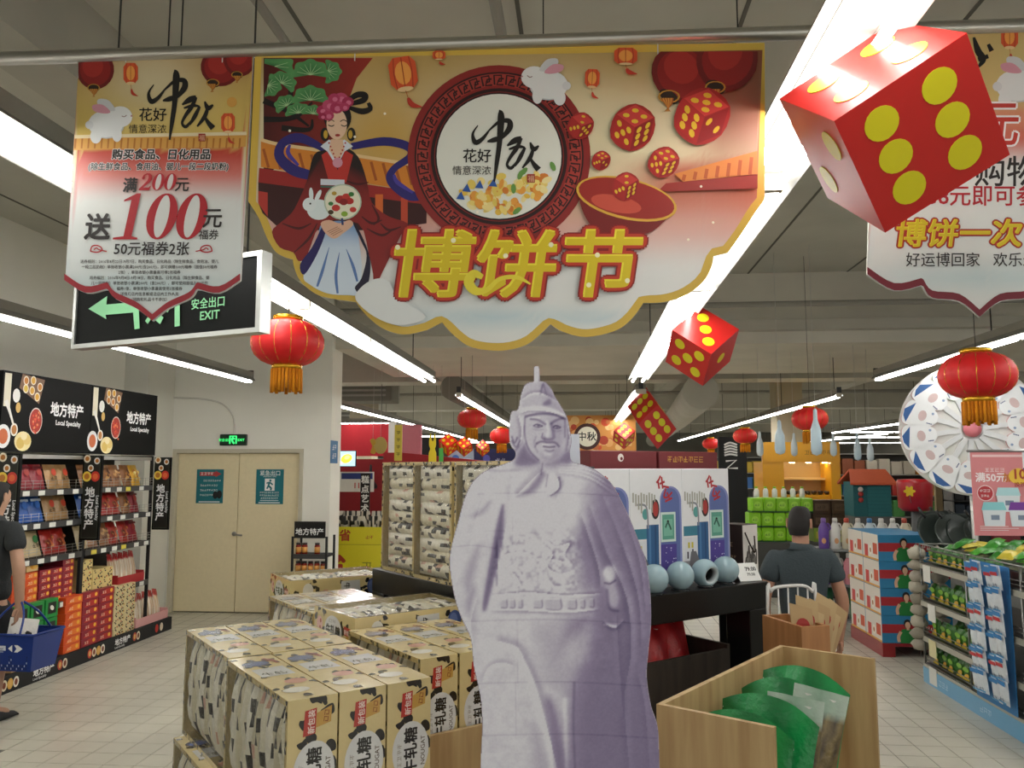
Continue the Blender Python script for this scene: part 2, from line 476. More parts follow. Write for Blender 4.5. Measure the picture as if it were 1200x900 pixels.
# exit sign over the door with its conduit
a, b = oy(259, 509, DY), oy(290, 522, DY)
t = thing('exit_sign', 'small green lit exit sign on the wall above the cream double door', 'exit sign', ((a.x + b.x) / 2, DY - 0.03, b.z))
MB().rbox(a.x, b.x, DY - 0.035, DY, b.z, a.z, C('1a1c1a'), 0.006).build('housing', PLASTIC, t, True)
f, n = plane((a.x, DY - 0.035, a.z), (1, 0, 0), (0, 0, 1)); p = Print(f, n); w, h = b.x - a.x, a.z - b.z
g = C('35d86a')
p.rect(0.012, 0.012, w - 0.012, h - 0.012, C('06140a')).rect(w * 0.36, 0.02, w * 0.64, h - 0.02, g).rect(w * 0.41, 0.03, w * 0.59, h - 0.02, C('06140a'))
p.stroke([(w * 0.5, 0.03), (w * 0.47, h * 0.55), (w * 0.54, h * 0.85)], 0.022, g).stroke([(w * 0.43, h * 0.45), (w * 0.57, h * 0.4)], 0.016, g)
p.text('安全出口', w * 0.19, h * 0.62, 0.042, g, 0.01, anchor='c').text('EXIT', w * 0.8, h * 0.62, 0.045, g, 0.015, anchor='c')
p.build('lit_face', SCREEN, t, True)
cx = (a.x + b.x) / 2
cd = [oy(275, 508, DY), oy(275, 496, DY), oy(272, 485, DY), oy(262, 474, DY), oy(240, 468, DY), oy(200, 466, DY), oy(186, 464, DY)]
o = MB().tube(spl([(q.x, DY - 0.012, q.z) for q in cd], 4), 0.012, C('cfccc2'), 6).build('wire_conduit', MATTE)
tag(o, 'thin cream conduit curving up the wall from the exit sign', 'conduit')
# blue sign on the end of the wall
a, b = ox(387.5, 516, WR), ox(395.5, 543, WR)
t = thing('notice_plate', 'small blue notice plate on the end of the wall beside the door', 'sign', (WR, (a.y + b.y) / 2, b.z))
MB().box(WR, WR + 0.004, a.y, a.y + 0.3, b.z, a.z, C('1d6a9c')).build('plate', PAPER, t, True)
f, n = plane((WR + 0.004, a.y, a.z), (0, 1, 0), (0, 0, 1)); p = Print(f, n)
p.scrib(2, 0.15, 0.13, 0.09, WHT, anchor='c').scrib(2, 0.15, 0.24, 0.09, WHT, anchor='c'); p.build('print', PAPER, t, True)

# ceiling with beams, ducts and pipes
cc = C('7c7a70')
ceiling = struct('ceiling', MB().box(-16, 18, -4.2, 46, CEIL, CEIL + 0.2, C('c4c2b6')), CONC)
for y0, y1, z in ((-0.2, 0.3, 3.75), (15.2, 15.9, 3.5), (22.8, 23.5, 3.5), (30.4, 31.1, 3.5), (38, 38.7, 3.5)):
    MB().box(-16, 18, y0, y1, z, CEIL, C('bab7aa')).build('cross_beam', CONC, ceiling)
MB().box(WR, 14.5, 10.2, 13.5, 3.4, CEIL, C('d0ccbe')).build('wide_bulkhead', CONC, ceiling)
MB().box(WR, 14.5, 10.05, 10.2, 3.55, 3.68, C('bab7aa')).build('bulkhead_ledge', CONC, ceiling)
for x, y0, y1 in ((-2.75, -4, 10.2), (-12.5, 13.5, 45), (-7.9, 13.5, 45), (-2.75, 13.5, 45), (2.2, 13.5, 45), (6.6, 13.5, 45), (11.5, 13.5, 45)):
    MB().box(x - 0.16, x + 0.16, y0, y1, 3.86, CEIL, C('b4b2a6')).build('joist_beam', CONC, ceiling)
for k in range(16):
    x = -5.2 + k * 1.22
    MB().box(x - 0.012, x + 0.012, -4, 45, CEIL - 0.004, CEIL, C('6a685f')).build('ceiling_seam', CONC, ceiling)
def pipe(name, label, cat, pts, r, col, mat=MATTE, n=10, group=None):
    return tag(MB().tube(pts, r, col, n).build(name, mat), label, cat, group)
pipe('air_duct', 'thick pale round air duct under the ceiling behind the lower red die', 'duct', [(2.0, 13.6, 3.12), (2.4, 20, 3.12), (3.3, 38, 3.12)], 0.3, C('a9a699'), CONC, 18)
pipe('air_duct', 'dark round air duct running beside the tall white wall', 'duct', [(-2.2, 13.6, 3.22), (-2.2, 38, 3.22)], 0.22, C('78766c'), CONC, 16)
pipe('sprinkler_pipe', 'thin sprinkler pipe crossing the ceiling over the round fan display', 'pipe', [(-3, 9.6, 3.78), (14, 9.6, 3.78)], 0.035, C('97948a'))
pipe('sprinkler_pipe', 'thin sprinkler pipe crossing the ceiling beyond the warrior helmet', 'pipe', [(-14, 19, 3.6), (14, 19, 3.6)], 0.04, C('97948a'))
pipe('sprinkler_pipe', 'thin pipe running along the ceiling above the hanging rail', 'pipe', [(-0.4, 0.6, 4.1), (-0.4, 9.9, 4.1)], 0.03, C('97948a'))
pipe('sprinkler_pipe', 'thin pipe along the ceiling over the left promotion panel', 'pipe', [(-1.55, 0.6, 4.1), (-1.55, 9.9, 4.1)], 0.025, C('97948a'))
# service boxes and vents in the dark zone beyond
for x, y, w, h, lab in ((-4.6, 17, 1.2, 0.7, 'grey square air vent box hanging beyond the door wall'), (-6.8, 24, 2.2, 0.8, 'wide grey air handling box far behind the red lantern'), (1.9, 27, 1.0, 0.5, 'slatted air grille hanging far behind the helmet')):
    t = thing('vent_box', lab, 'vent', (x, y, CEIL - h - 0.35))
    MB().rbox(-w / 2, w / 2, -0.4, 0.4, 0, h, C('7d7b71'), 0.02).build('casing', CONC, t)
    for k in range(5): MB().box(-w * 0.4, w * 0.4, -0.425, -0.4, h * (0.15 + 0.15 * k), h * (0.21 + 0.15 * k), C('a5a298')).build('slat', MATTE, t)
    for sx in (-1, 1): MB().tube([(sx * w * 0.45, 0, h), (sx * w * 0.45, 0, h + 0.35)], 0.012, C('4a4944'), 5).build('hanger', MATTE, t)
# columns further back
for x, y, w, lab, c in ((4.35, 17.5, 0.55, 'beige square column behind the yellow kiosk', 'b0a68e'), (-5.1, 18.5, 0.55, 'beige square column beyond the red pastry stall', 'a59b84'), (4.9, 6.9, 0.16, 'narrow white column beside the purple panel', 'c9c6bc')):
    t = struct('column', MB().rbox(x - w / 2, x + w / 2, y - w / 2, y + w / 2, 0, CEIL, C(c), 0.02), CONC); t['label'] = lab

# ================================================================== strip lights
def strip(label, x, y0, y1, wide=False, z=LAMP_H, seg=1.5, axis='y', wires=True):
    t = thing('strip_light', label, 'strip light', (x, (y0 + y1) / 2, z), 0, 'fluorescent strip lights')
    def B(mb, a, b, u0, u1, z0, z1, c):       # across a..b, along u0..u1
        return mb.box(x + a, x + b, u0, u1, z0, z1, c) if axis == 'y' else mb.box(u0, u1, x + a, x + b, z0, z1, c)
    hw = 0.115 if wide else 0.06
    hb = MB(); B(hb, -hw * 0.55, hw * 0.55, y0, y1, z + 0.03, z + 0.09, C('8a877c')); hb.build('housing', MATTE, t, True)
    rf = MB()
    for s in (-1, 1):
        q = [(s * hw * 0.5, z + 0.034), (s * hw, z - 0.009), (s * hw, z - 0.013), (s * hw * 0.5, z + 0.028)]
        if axis == 'y':
            for (a, b), (c, d) in zip(q, q[1:] + q[:1]): rf.add([(x + a, y0, b), (x + a, y1, b), (x + c, y1, d), (x + c, y0, d)], C('7a7872'))
        else:
            for (a, b), (c, d) in zip(q, q[1:] + q[:1]): rf.add([(y0, x + a, b), (y1, x + a, b), (y1, x + c, d), (y0, x + c, d)], C('7a7872'))
    B(rf, -hw * 0.5, hw * 0.5, y0, y1, z + 0.024, z + 0.03, C('7a7872'))
    rf.build('reflector', MATTE, t, True)
    n = max(1, round((y1 - y0) / seg)); L = (y1 - y0) / n
    for k in range(n):
        a, b = y0 + k * L + 0.035, y0 + (k + 1) * L - 0.035
        for s in ((-0.055, 0.055) if wide else (-0.02, 0.02)):
            P = [(x + s, a, z - 0.022), (x + s, b, z - 0.022)] if axis == 'y' else [(a, x + s, z - 0.022), (b, x + s, z - 0.022)]
            MB().tube(P, 0.015, WHT, 6).build('tube', TUBE, t, True)
        if wide or k == 0:
            e = MB(); B(e, -hw * 0.6, hw * 0.6, a - 0.05, a - 0.018, z - 0.036, z + 0.026, C('c9c2b4')); e.build('lamp_holder', MATTE, t, True)
    for u in (y0 - 0.02, y1):
        e = MB(); B(e, -0.03, 0.03, u, u + 0.02, z + 0.03, z + 0.11, BLK); e.build('end_cap', PLASTIC, t, True)
    if wires:
        k = y0 + 0.2
        while k < y1:
            P = [(x, k, z + 0.08), (x, k, CEIL)] if axis == 'y' else [(k, x, z + 0.08), (k, x, CEIL)]
            MB().tube(P, 0.006, C('2a2a28'), 4).build('hanger', MATTE, t, True); k += 3.0
    return t
strip('long double-tube strip light passing behind the exit sign and left panel', -1.72, 1.85, 9.0, True)
strip('strip light running in above the black local specialty shelf', -3.78, 0.5, 8.85)
strip('strip light starting over the red lantern behind the warrior helmet', -1.68, 10.9, 19)
strip('long strip light above the pastry stall beyond the door wall', -3.95, 12.4, 30, z=LAMP_H + 0.02)
strip('wide double-tube strip light slanting down beside the big red die', 0.64, 1.2, 9.2, True)
strip('short double-tube strip light behind the warrior helmet and small dice', 0.78, 10.6, 19, True)
strip('strip light above the round fan display at the right', 3.3, 0.5, 9.25)
strip('long strip light above the yellow kiosk', 3.55, 11.4, 30)
strip('distant strip light beyond the round fan display', 7.1, 17.6, 23.5)
for k, (y, a, b) in enumerate(((17.5, -7.4, -4.2), (21, -8.4, -4.2), (25, -9.4, -4.2), (31, -10, -1.5))):
    strip(['nearest', 'second', 'third', 'farthest'][k] + ' of the four cross strip lights far beyond the pastry stall', y, a, b, axis='x')
for k, (y, a, b) in enumerate(((23, 7.4, 9.8), (27, 8.2, 11.5), (33, 9.2, 13))):
    strip(['nearest', 'middle', 'farthest'][k] + ' of the three cross strip lights far behind the round fan display', y, a, b, axis='x')
strip('strip light over the far right racks outside the aisle', 6.2, -3, 9.2)
for k, (x, y0, y1) in enumerate(((-8.5, 14, 36), (-12, 14, 36), (8.8, 24, 40), (11.2, 10, 22), (0.9, 21, 40), (-1.7, 21, 40))):  # extra rows put in to brighten the dark far zone
    strip(['first', 'second', 'third', 'fourth', 'fifth', 'sixth'][k] + ' of the added strip lights brightening the deep store', x, y0, y1, seg=3.0)
# ================================================================== hanging promotion boards
def inset(poly, d):
    """move a clockwise-on-page outline inwards by d"""
    P = [np.array(p, float) for p in poly]; m = len(P); out = []
    for i in range(m):
        t = P[(i + 1) % m] - P[i - 1]; t /= (np.linalg.norm(t) or 1)
        out.append(tuple(P[i] + np.array([-t[1], t[0]]) * d))
    return out
def span(poly, x):
    ys = []
    m = len(poly)
    for i in range(m):
        a, b = poly[i], poly[(i + 1) % m]
        if (a[0] - x) * (b[0] - x) <= 0 and abs(a[0] - b[0]) > 1e-9: ys.append(a[1] + (b[1] - a[1]) * (x - a[0]) / (b[0] - a[0]))
    return (min(ys), max(ys)) if ys else (0, 0)
def fill_grad(p, poly, nx, m, f):
    x0, x1 = min(q[0] for q in poly) + 0.05, max(q[0] for q in poly) - 0.05
    xs = [x0 + (x1 - x0) * i / nx for i in range(nx + 1)]
    sp = {x: span(poly, x) for x in xs}
    p.cols(xs, lambda x: sp[x][0], lambda x: sp[x][1], m, f)
def gauss(x, y, cx, cy, sx, sy): return math.exp(-((x - cx) / sx) ** 2 - ((y - cy) / sy) ** 2)
def st(a, b, t):
    t = min(1, max(0, (t - a) / (b - a))); return t * t * (3 - 2 * t)
INK = C('16130f')
def brush_title(p, x, y, s=1.0, sub=True):
    """the brushed festival title, its sub-lines and red seal; (x, y) is the top of the first sign"""
    def q(*a): return [(x + u * s, y + v * s) for u, v in a]
    p.stroke(q((-25, 18), (-31, 28), (-28, 38), (-20, 34), (-12, 24)), [1, 3, 6, 4.5, 2], INK)
    p.stroke(q((-12, 24), (0, 14), (11, 13), (12, 21), (4, 31), (-6, 35), (-14, 37)), [2, 4, 6, 7, 5, 6, 2], INK)
    p.stroke(q((0, 0), (2, 8), (0, 40), (-3, 62), (-6, 84)), [1, 8, 6, 5, 2], INK)
    p.stroke(q((9, 42), (18, 36), (26, 33)), [2, 7, 5], INK)
    p.stroke(q((26, 33), (20, 45), (13, 55), (9, 64), (14, 68), (22, 58)), [3, 5, 4, 3, 4, 1], INK)
    p.stroke(q((11, 46), (22, 43), (30, 44)), [2, 4, 2], INK)
    p.stroke(q((30, 44), (24, 56), (18, 66)), [3, 5, 2], INK)
    p.stroke(q((36, 38), (40, 46), (46, 42)), [2, 6, 2], INK)
    p.stroke(q((40, 44), (36, 56), (27, 68)), [3, 5, 2], INK)
    p.stroke(q((36, 56), (40, 63), (46, 70)), [2, 5, 7], INK)
    if sub:
        p.text('花好', x - 43 * s, y + 60 * s, 17 * s, INK, 0.012)
        p.text('情意深浓', x - 55 * s, y + 75 * s, 11.4 * s, C('3a332a'), 0.0)
def seal(p, x, y, s):
    p.rect(x, y, x + 9 * s, y + 10 * s, C('9a2a22')); p.text('福', x + 4.5 * s, y + 8.3 * s, 8 * s, C('e8b890'), anchor='c')
def paper_lantern(p, x, y, w, h, a=0.0, c1=C('d8552a'), c2=C('f0a048')):
    ca, sa = math.cos(a), math.sin(a)
    def g(u, v): return (x + u * ca - v * sa, y + u * sa + v * ca)
    o = [g(u, v) for u, v in [(-w * .3, -h / 2), (w * .3, -h / 2), (w * .5, -h * .3), (w * .5, h * .3), (w * .3, h / 2), (-w * .3, h / 2), (-w * .5, h * .3), (-w * .5, -h * .3)]]
    p.poly(o, c1)
    p.poly([g(u, v) for u, v in circ(0, 0, w * .3, h * .36, 14)], c2)
    for k in (-.28, 0, .28): p.stroke([g(k * w, -h * .48), g(k * w * 1.2, 0), g(k * w, h * .48)], w * .035, C('a83a1c'))
    p.poly([g(u, v) for u, v in circ(0, h * .5, w * .3, h * .08, 12)], C('e8c890'))
    p.stroke([g(0, h * .55), g(w * .05, h * .8)], w * .03, C('b86a30'), smooth=False)
    p.stroke([g(w * .05, h * .78), g(w * .15, h * 1.0), g(w * .5, h * 1.12)], [w * .1, w * .2, w * .03], C('c03a26'))
def big_lantern(p, x, y, rx, ry, a=0.0, clip=None):
    def cl(q): return [(min(max(u, clip[0]), clip[2]), min(max(v, clip[1]), clip[3])) for u, v in q] if clip else q
    ca, sa = math.cos(a), math.sin(a)
    def E(k, n=22, oxx=0, oyy=0, ry_=None): return cl([(x + (u + oxx) * ca - (v + oyy) * sa, y + (u + oxx) * sa + (v + oyy) * ca) for u, v in circ(0, 0, rx * k, (ry_ or ry * k), n)])
    p.poly(E(1.0), C('6e1512')); p.poly(E(.82), C('8c1c18')); p.poly(E(.55, 18, -rx * .15, -ry * .15), C('a52a22'))
    p.poly(E(.34, 16, 0, ry * .92, ry * .2), C('2a1a0c'))
    p.ring(x - (ry * .92) * sa, y + (ry * .92) * ca, rx * .28, rx * .34, C('b8862c'), 14, ay=.6)
    for k in range(9):
        b = -0.9 + k * 0.22
        x0, y0 = x - ry * .98 * sa + k * rx * .05 * ca - rx * .2, y + ry * .98 * ca
        q = cl([(x0, y0), (x0 - rx * .1 * b + rx * .04, y0 + rx * .2), (x0 - rx * .3 * b, y0 + rx * .42)])
        p.stroke(q, [rx * .05, rx * .045, rx * .01], C('c8923a') if k % 2 else C('a0561c'))
def rabbit(p, x, y, s, flip=1, c=C('e4e6e4')):
    def q(a): return [(x + flip * u * s, y + v * s) for u, v in a]
    def e(u, v, rx, ry, cc, rot=0): p.ell(x + flip * u * s, y + v * s, rx * s, ry * s, cc, 20, rot * flip)
    e(-3, 6, 22, 17, C('c4c8c8')); e(-4, 5, 21.5, 16.5, c); e(-16, 20, 7, 9, c); e(10, 18, 6, 9, c); e(14, -4, 15, 13, c)
    e(-24, 6, 5, 5, C('d8dada'))
    p.poly(q(spl([(8, -12), (0, -24), (-12, -26), (-14, -20), (-4, -12)], 4, True)), C('d0d2d2'))
    p.poly(q(spl([(2, -10), (-8, -19), (-20, -18), (-18, -11), (-6, -8)], 4, True)), C('d89aa8'))
    p.stroke(q([(16, -5), (19, -4), (22, -6)]), 1.0 * s, C('8a6a6a')); e(28, -5, 1.2, 1, C('c08088'))
def flat_die(p, x, y, s, rot, pips, k=.62):
    """a printed die: three faces seen from a corner"""
    c, q = math.cos(rot), math.sin(rot)
    def g(u, v): return (x + (u * c - v * q) * s, y + (u * q + v * c) * s)
    d = (0, 0)
    A, B_, D_ = (-.82, -.42), (.72, -.52), (-.05, .95)
    F_ = [((A, B_), pips[0], C('c23a34')), ((A, D_), pips[1], C('a82420')), ((B_, D_), pips[2], C('8c1a1a'))]
    o = (0.0, 0.0)
    sil = [A, (A[0] + B_[0], A[1] + B_[1]), B_, (B_[0] + D_[0], B_[1] + D_[1]), D_, (A[0] + D_[0], A[1] + D_[1])]
    cx, cy = 0, .1
    p.poly([g((u - cx) * .96, (v - cy) * .96) for u, v in spl(sil, 3, True)], C('a02420'))
    for (a, b), n, col in F_:
        def f(m, t): return ((a[0] * m + b[0] * t - cx) * .94, (a[1] * m + b[1] * t - cy) * .94)
        p.poly([g(*f(m, t)) for m, t in ((.02, .02), (.98, .02), (.98, .98), (.02, .98))][::(1 if (a[0] * b[1] - a[1] * b[0]) < 0 else -1)], col)
        for m, t in PIPS[n]:
            p.poly([g(*f(m + .13 * math.cos(w * .785), t + .13 * math.sin(w * .785))) for w in range(8)], C('d8b42c'))
_h = .5
PIPS = {1: [(.5, .5)], 2: [(.28, .28), (.72, .72)], 3: [(.25, .25), (.5, .5), (.75, .75)], 4: [(.27, .27), (.73, .27), (.27, .73), (.73, .73)], 5: [(.25, .25), (.75, .25), (.5, .5), (.25, .75), (.75, .75)], 6: [(.28, .22), (.28, .5), (.28, .78), (.72, .22), (.72, .5), (.72, .78)]}
def gold_title(p, t, x, y, h, ws, shear=.12, big=True):
    p.text(t, x, y, h, C('8a1614'), .085, shear, 0, ws, 'c', 3)
    p.text(t, x, y, h, C('c23a20'), .065, shear, 0, ws, 'c', 3)
    p.text(t, x, y, h, C('f0e23a'), .028, shear, 0, ws, 'c', 3)
    p.text(t, x + h * .012, y + h * .015, h, C('dcc41c'), .014, shear, 0, ws, 'c', 3)

# hanging rails
def rail(label, y, x0, x1, z0, z1, wires):
    t = thing('hanging_rail', label, 'rail', ((x0 + x1) / 2, y, (z0 + z1) / 2))
    MB().tube([(x0, y, z0), (x1, y, z1)], 0.02, C('b9b6ab'), 10).build('rail_tube', METAL, t, True)
    for x in wires:
        z = z0 + (z1 - z0) * (x - x0) / (x1 - x0)
        MB().tube([(x, y, z), (x, y, CEIL)], 0.0025, C('2c2b28'), 4).build('wire', MATTE, t, True)
BY = 2.2
_a, _b = oy(0, 69, BY), oy(960, 38, BY)
RAILZ = lambda x: _a.z + (_b.z - _a.z) * (x - _a.x) / (_b.x - _a.x)
rail('long pale steel rail under the ceiling carrying the large festival banner', BY, -2.4, 1.9, RAILZ(-2.4), RAILZ(1.9), (-2.0, -1.23, -1.19, -0.1, 0.45, 1.3))

m2 = lambda x, y: oy(x, y, BY)
def board_thing(name, label, outline, Y, edge_col, back=C('c8c6be')):
    f = lambda x, y: oy(x, y, Y)
    b = f(sum(q[0] for q in outline) / len(outline), max(q[1] for q in outline))
    t = thing(name, label, 'banner', b)
    MB().slab(outline, f, (0, -1, 0), 0.006, edge_col, back).build('board', BOARD, t, True)
    return t, f
# ---- the large banner
OUT = [(299, 60), (600, 55), (896, 50), (896.5, 140), (896, 232)]
OUT += spl([(896, 234), (884, 250), (870, 273), (853, 296)], 4)[1:] + spl([(836, 300), (834, 312), (824, 330), (803, 346), (778, 354), (754, 355)], 4)
OUT += spl([(748, 364), (737, 377), (720, 388), (687, 395), (660, 389), (645, 380)], 4) + spl([(637, 388), (617, 404), (587, 411), (553, 407), (533, 394), (518, 378)], 4)
OUT += spl([(500, 387), (473, 392), (447, 384), (427, 367), (417, 354)], 4) + spl([(396, 351), (376, 347), (362, 339), (351, 328), (345, 314), (343, 304)], 4)
OUT += spl([(335, 302), (323, 295), (313, 279), (303, 255), (291, 236)], 4)
banner, f = board_thing('festival_banner', 'large scalloped festival banner with a gold edge and a round fretwork medallion', OUT, BY, C('d9b64a'))
p = Print(m2, (0, -1, 0))
INN = inset(OUT, 9)
wht, pink, gold, beige, sky = C('e6e8e4'), C('e0b0a4'), C('c99a2a'), C('dcd0aa'), C('b4d0d8')
def art(x, y):
    c = mix(C('b89a5c'), beige, st(60, 150, y))
    c = mix(c, gold, .85 * gauss(x, y, 450, 165, 80, 75))
    c = mix(c, C('e8dcb0'), .6 * gauss(x, y, 640, 140, 90, 60))
    c = mix(c, C('b8402a'), st(700, 800, x) * st(180, 200, y) * (1 - st(240, 300, y)) * .8)
    c = mix(c, C('d86a4a'), .8 * gauss(x, y, 520, 270, 200, 40))
    c = mix(c, C('7a1a18'), .8 * st(790, 850, x) * (1 - st(140, 240, y)))
    c = mix(c, pink, st(225, 275, y) * .9)
    c = mix(c, wht, st(262, 320, y))
    c = mix(c, sky, .7 * gauss(x, y, 580, 372, 90, 12) + .5 * gauss(x, y, 460, 372, 40, 8) + .5 * gauss(x, y, 700, 372, 40, 8))
    return c
fill_grad(p, INN, 90, 34, art)
# pine, roof and house at the left
p.poly([(309, 68), (437, 68), (418, 92), (404, 130), (395, 160), (309, 205)], lambda x, y: mix(C('4a1410'), C('9a2c20'), st(330, 430, x)))
for a in ([(309, 118), (340, 132), (362, 148)], [(309, 140), (345, 138), (366, 120)], [(330, 150), (362, 152), (366, 140)], [(340, 132), (341, 92)]): p.stroke(a, [7, 5, 2.5][:len(a)], C('140d0a'))
def fan(x, y, r, a):
    pts = [(x, y)] + [(x + r * (1 + .07 * math.cos(8 * w)) * math.cos(a + w), y + r * (1 + .07 * math.cos(8 * w)) * math.sin(a + w) * .82) for w in [-1.75 + 3.5 * k / 22 for k in range(23)]]
    pts = [(min(max(u, 310), 890), max(v, 69)) for u, v in pts]
    p.poly(pts[::-1], lambda u, v: mix(C('2a6a3a'), C('5a9a5a'), min(1, math.hypot(u - x, v - y) / r)))
    for k in range(7):
        w = -1.3 + 2.6 * k / 6; u, v = x + .75 * r * math.cos(a + w), y + .75 * r * math.sin(a + w) * .82
        if 311 < u and v > 70: p.stroke([(max(x, 311), max(y, 70)), (u, v)], [.9, .4], C('a8cc94'), smooth=False)
for x, y, r, a in ((322, 78, 22, -1.2), (314, 100, 16, 0.3), (330, 98, 17, -.9), (384, 84, 16, 0), (364, 88, 22, -1.57), (337, 124, 15, -2.2), (364, 118, 21, -1.57), (350, 133, 15, -1.7), (367, 134, 13, -1.4)): fan(x, y, r, a)
roof = [(306, 166), (330, 172), (480, 194), (500, 206), (500, 226), (306, 196)]
p.poly(roof, C('d8862c'))
for k in range(13):
    x = 312 + k * 14; y = 172 + (x - 306) * .12
    p.stroke([(x - 3, y + (2 if k < 12 else 0)), (x + 3, y + 24)], 3.2, C('a8561c'), smooth=False)
p.stroke([(306, 164), (330, 170), (400, 180), (500, 196)], 4, C('e8c890'))
p.poly([(304, 197), (500, 227), (500, 240), (303, 214)], C('9a2420'))
p.poly([(303, 214), (500, 240), (500, 262), (440, 270), (330, 270), (308, 250), (303, 238)], C('3a100e'))
p.poly([(303, 224), (314, 226), (314, 254), (308, 246), (303, 238)], C('b8382c'))
p.rect(440, 228, 449, 262, C('d86a2c')); p.rect(470, 232, 478, 262, C('c0482c'))
# woman in robes: ribbon, robe, skirt, rabbit, fan, head
rib = C('2c2470')
p.stroke([(382, 176), (352, 162), (332, 168), (328, 184), (345, 200), (372, 208), (392, 218)], [7, 11, 10, 12, 13, 10, 6], rib)
p.stroke([(340, 170), (338, 180), (350, 194)], [3, 5, 3], C('4a3c9c'))
p.stroke([(412, 172), (450, 166), (478, 172), (481, 184), (462, 198), (458, 212), (478, 228), (496, 232)], [8, 10, 10, 9, 8, 10, 13, 6], rib)
p.stroke([(462, 205), (466, 214), (484, 226)], [3, 5, 3], C('4a3c9c'))
robe = spl([(368, 182), (360, 212), (348, 240), (340, 252), (328, 262), (319, 272), (328, 290), (344, 296), (350, 306), (360, 300), (378, 262), (420, 262), (432, 296), (438, 332), (428, 348), (434, 350), (448, 320), (470, 276), (478, 262), (456, 254), (436, 238), (430, 212), (420, 184), (402, 172), (382, 176)], 3, True)
p.poly(robe, lambda x, y: mix(C('1c100f'), C('8a201c'), st(200, 236, y)))
for a in ([(331, 262), (350, 268), (365, 262)], [(345, 296), (362, 280), (372, 262)], [(424, 254), (436, 262), (448, 258)], [(430, 268), (448, 276), (462, 268)], [(436, 240), (444, 256), (438, 264)], [(446, 262), (456, 270), (470, 266)], [(400, 210), (418, 216), (432, 214)]): p.stroke(a, [1, 3, 1], C('4a0e0e'))
p.poly([(377, 182), (386, 176), (396, 200), (404, 176), (414, 182), (406, 214), (386, 214)], C('c0342a'))
skirt = spl([(379, 262), (372, 282), (356, 322), (364, 334), (384, 344), (408, 346), (420, 344), (424, 320), (422, 290), (414, 262)], 4, True)
p.poly(skirt, lambda x, y: mix(C('7a9cc8'), C('d4e2ee'), st(265, 300, y)))
for a in ([(386, 290), (378, 318), (372, 336)], [(398, 296), (394, 322), (396, 344)], [(406, 292), (414, 312), (419, 330)]): p.stroke(a, [.6, 3.5, 2.5], C('5a7cb4'))
p.poly(spl([(379, 264), (366, 290), (352, 310), (357, 322), (372, 298), (382, 272)], 4, True), C('241a5c'))
p.poly(spl([(414, 262), (424, 284), (430, 300), (424, 326), (416, 338), (427, 346), (434, 320), (432, 296), (420, 268)], 4, True), C('1c1630'))
p.poly([(376, 210), (404, 211), (404, 218), (376, 217)], C('d4dce4')); p.stroke([(376, 219), (404, 220)], 2, C('3a6a5a'), smooth=False)
p.poly(spl([(376, 262), (386, 258), (398, 262), (410, 258), (414, 264), (402, 274), (392, 280), (382, 274)], 3, True), C('e0b498'))
for k in range(4): p.stroke([(384 + k * 2, 272 + k * 1.5), (396 + k * 2, 266 + k * 1.5)], .8, C('a8745c'), smooth=False)
p.ell(374, 246, 14, 12, C('e0ecec')).ell(363, 240, 8, 8, C('e6efef')).ell(365, 228, 2.6, 8, C('e6efef'), 12, -.05).ell(373, 230, 2.6, 8, C('e6efef'), 12, .45).ell(364, 239, 1.2, 1.2, BLK, 8)
p.ell(402, 237, 22, 21, C('b8c8b0'), 26).ell(402, 237, 20.5, 19.5, C('eae8d0'), 26)
for dx, dy, r, c in ((-3, -3, 6, 'b82824'), (4, -6, 5, 'c83a30'), (8, -1, 5, 'b82824'), (-8, 7, 5, 'c83a30'), (1, 0, 5, '8c1a1a'), (12, 9, 4, 'c83a30'), (-14, 2, 3, '3a7a3a'), (10, -9, 3.4, '3a7a3a'), (2, 14, 4, '8ab03a'), (-10, -10, 3, 'b8983a'), (-14, 12, 3.4, '4a3a1c')): p.ell(402 + dx, 237 + dy, r, r * .8, C(c), 10)
p.stroke([(401, 256), (402, 264)], 2.5, C('2c3c6c'), smooth=False)
p.poly([(376, 172), (386, 164), (394, 170), (404, 164), (414, 172), (404, 178), (395, 196), (384, 178)], C('dce2ea'))
p.poly([(388, 164), (402, 164), (404, 176), (396, 192), (386, 176)], C('e6c0a0'))
for k in range(6): p.ell(386 + k * 1.7, 168 + k * 4.2, 1.1, None, C('b8342c'), 8); p.ell(405 - k * 1.7, 168 + k * 4.2, 1.1, None, C('b8342c'), 8)
p.ell(396, 191, 6, 6, C('d898a8'), 12)
p.ell(381, 158, 5, 8, BLK).ell(412, 158, 5, 8, BLK).ell(382, 158, 2.5, 5, C('c9a437')).ell(411, 158, 2.5, 5, C('c9a437'))
p.ell(396, 138, 16, 19, C('17110f'), 24).ell(395, 146, 12, 18, C('ecc8a8'), 24)
p.stroke([(407, 120), (418, 112), (428, 112), (426, 118), (412, 122)], [5, 7, 7, 7, 5], C('17110f')).stroke([(408, 126), (424, 131), (434, 128), (432, 121)], [4, 7, 6, 4], C('17110f'))
for a in ([(385, 143), (389, 141), (392, 143)], [(399, 143), (403, 141), (407, 143)]): p.stroke(a, 1, C('4a2c20'))
p.stroke([(385, 147), (389, 148.5), (392, 147)], 1.1, BLK).stroke([(400, 147), (404, 148.5), (407, 147)], 1.1, BLK); p.ell(396, 159, 3, 1.6, C('a8302c'), 10)
for x, y, r, c in ((378, 130, 7, 'a82850'), (385, 136, 7, 'b83a60'), (386, 124, 8, 'c04a6c'), (395, 127, 8, 'b03058'), (400, 116, 8, 'c24a6c'), (408, 120, 7, 'a82850'), (392, 116, 7, 'b83a60'), (378, 137, 5, '9c2048'), (404, 126, 6, 'b83a60')): p.ell(x, y, r, r * .85, C(c), 12).ell(x + 1, y + 1, r * .45, r * .4, C('d87090'), 10)
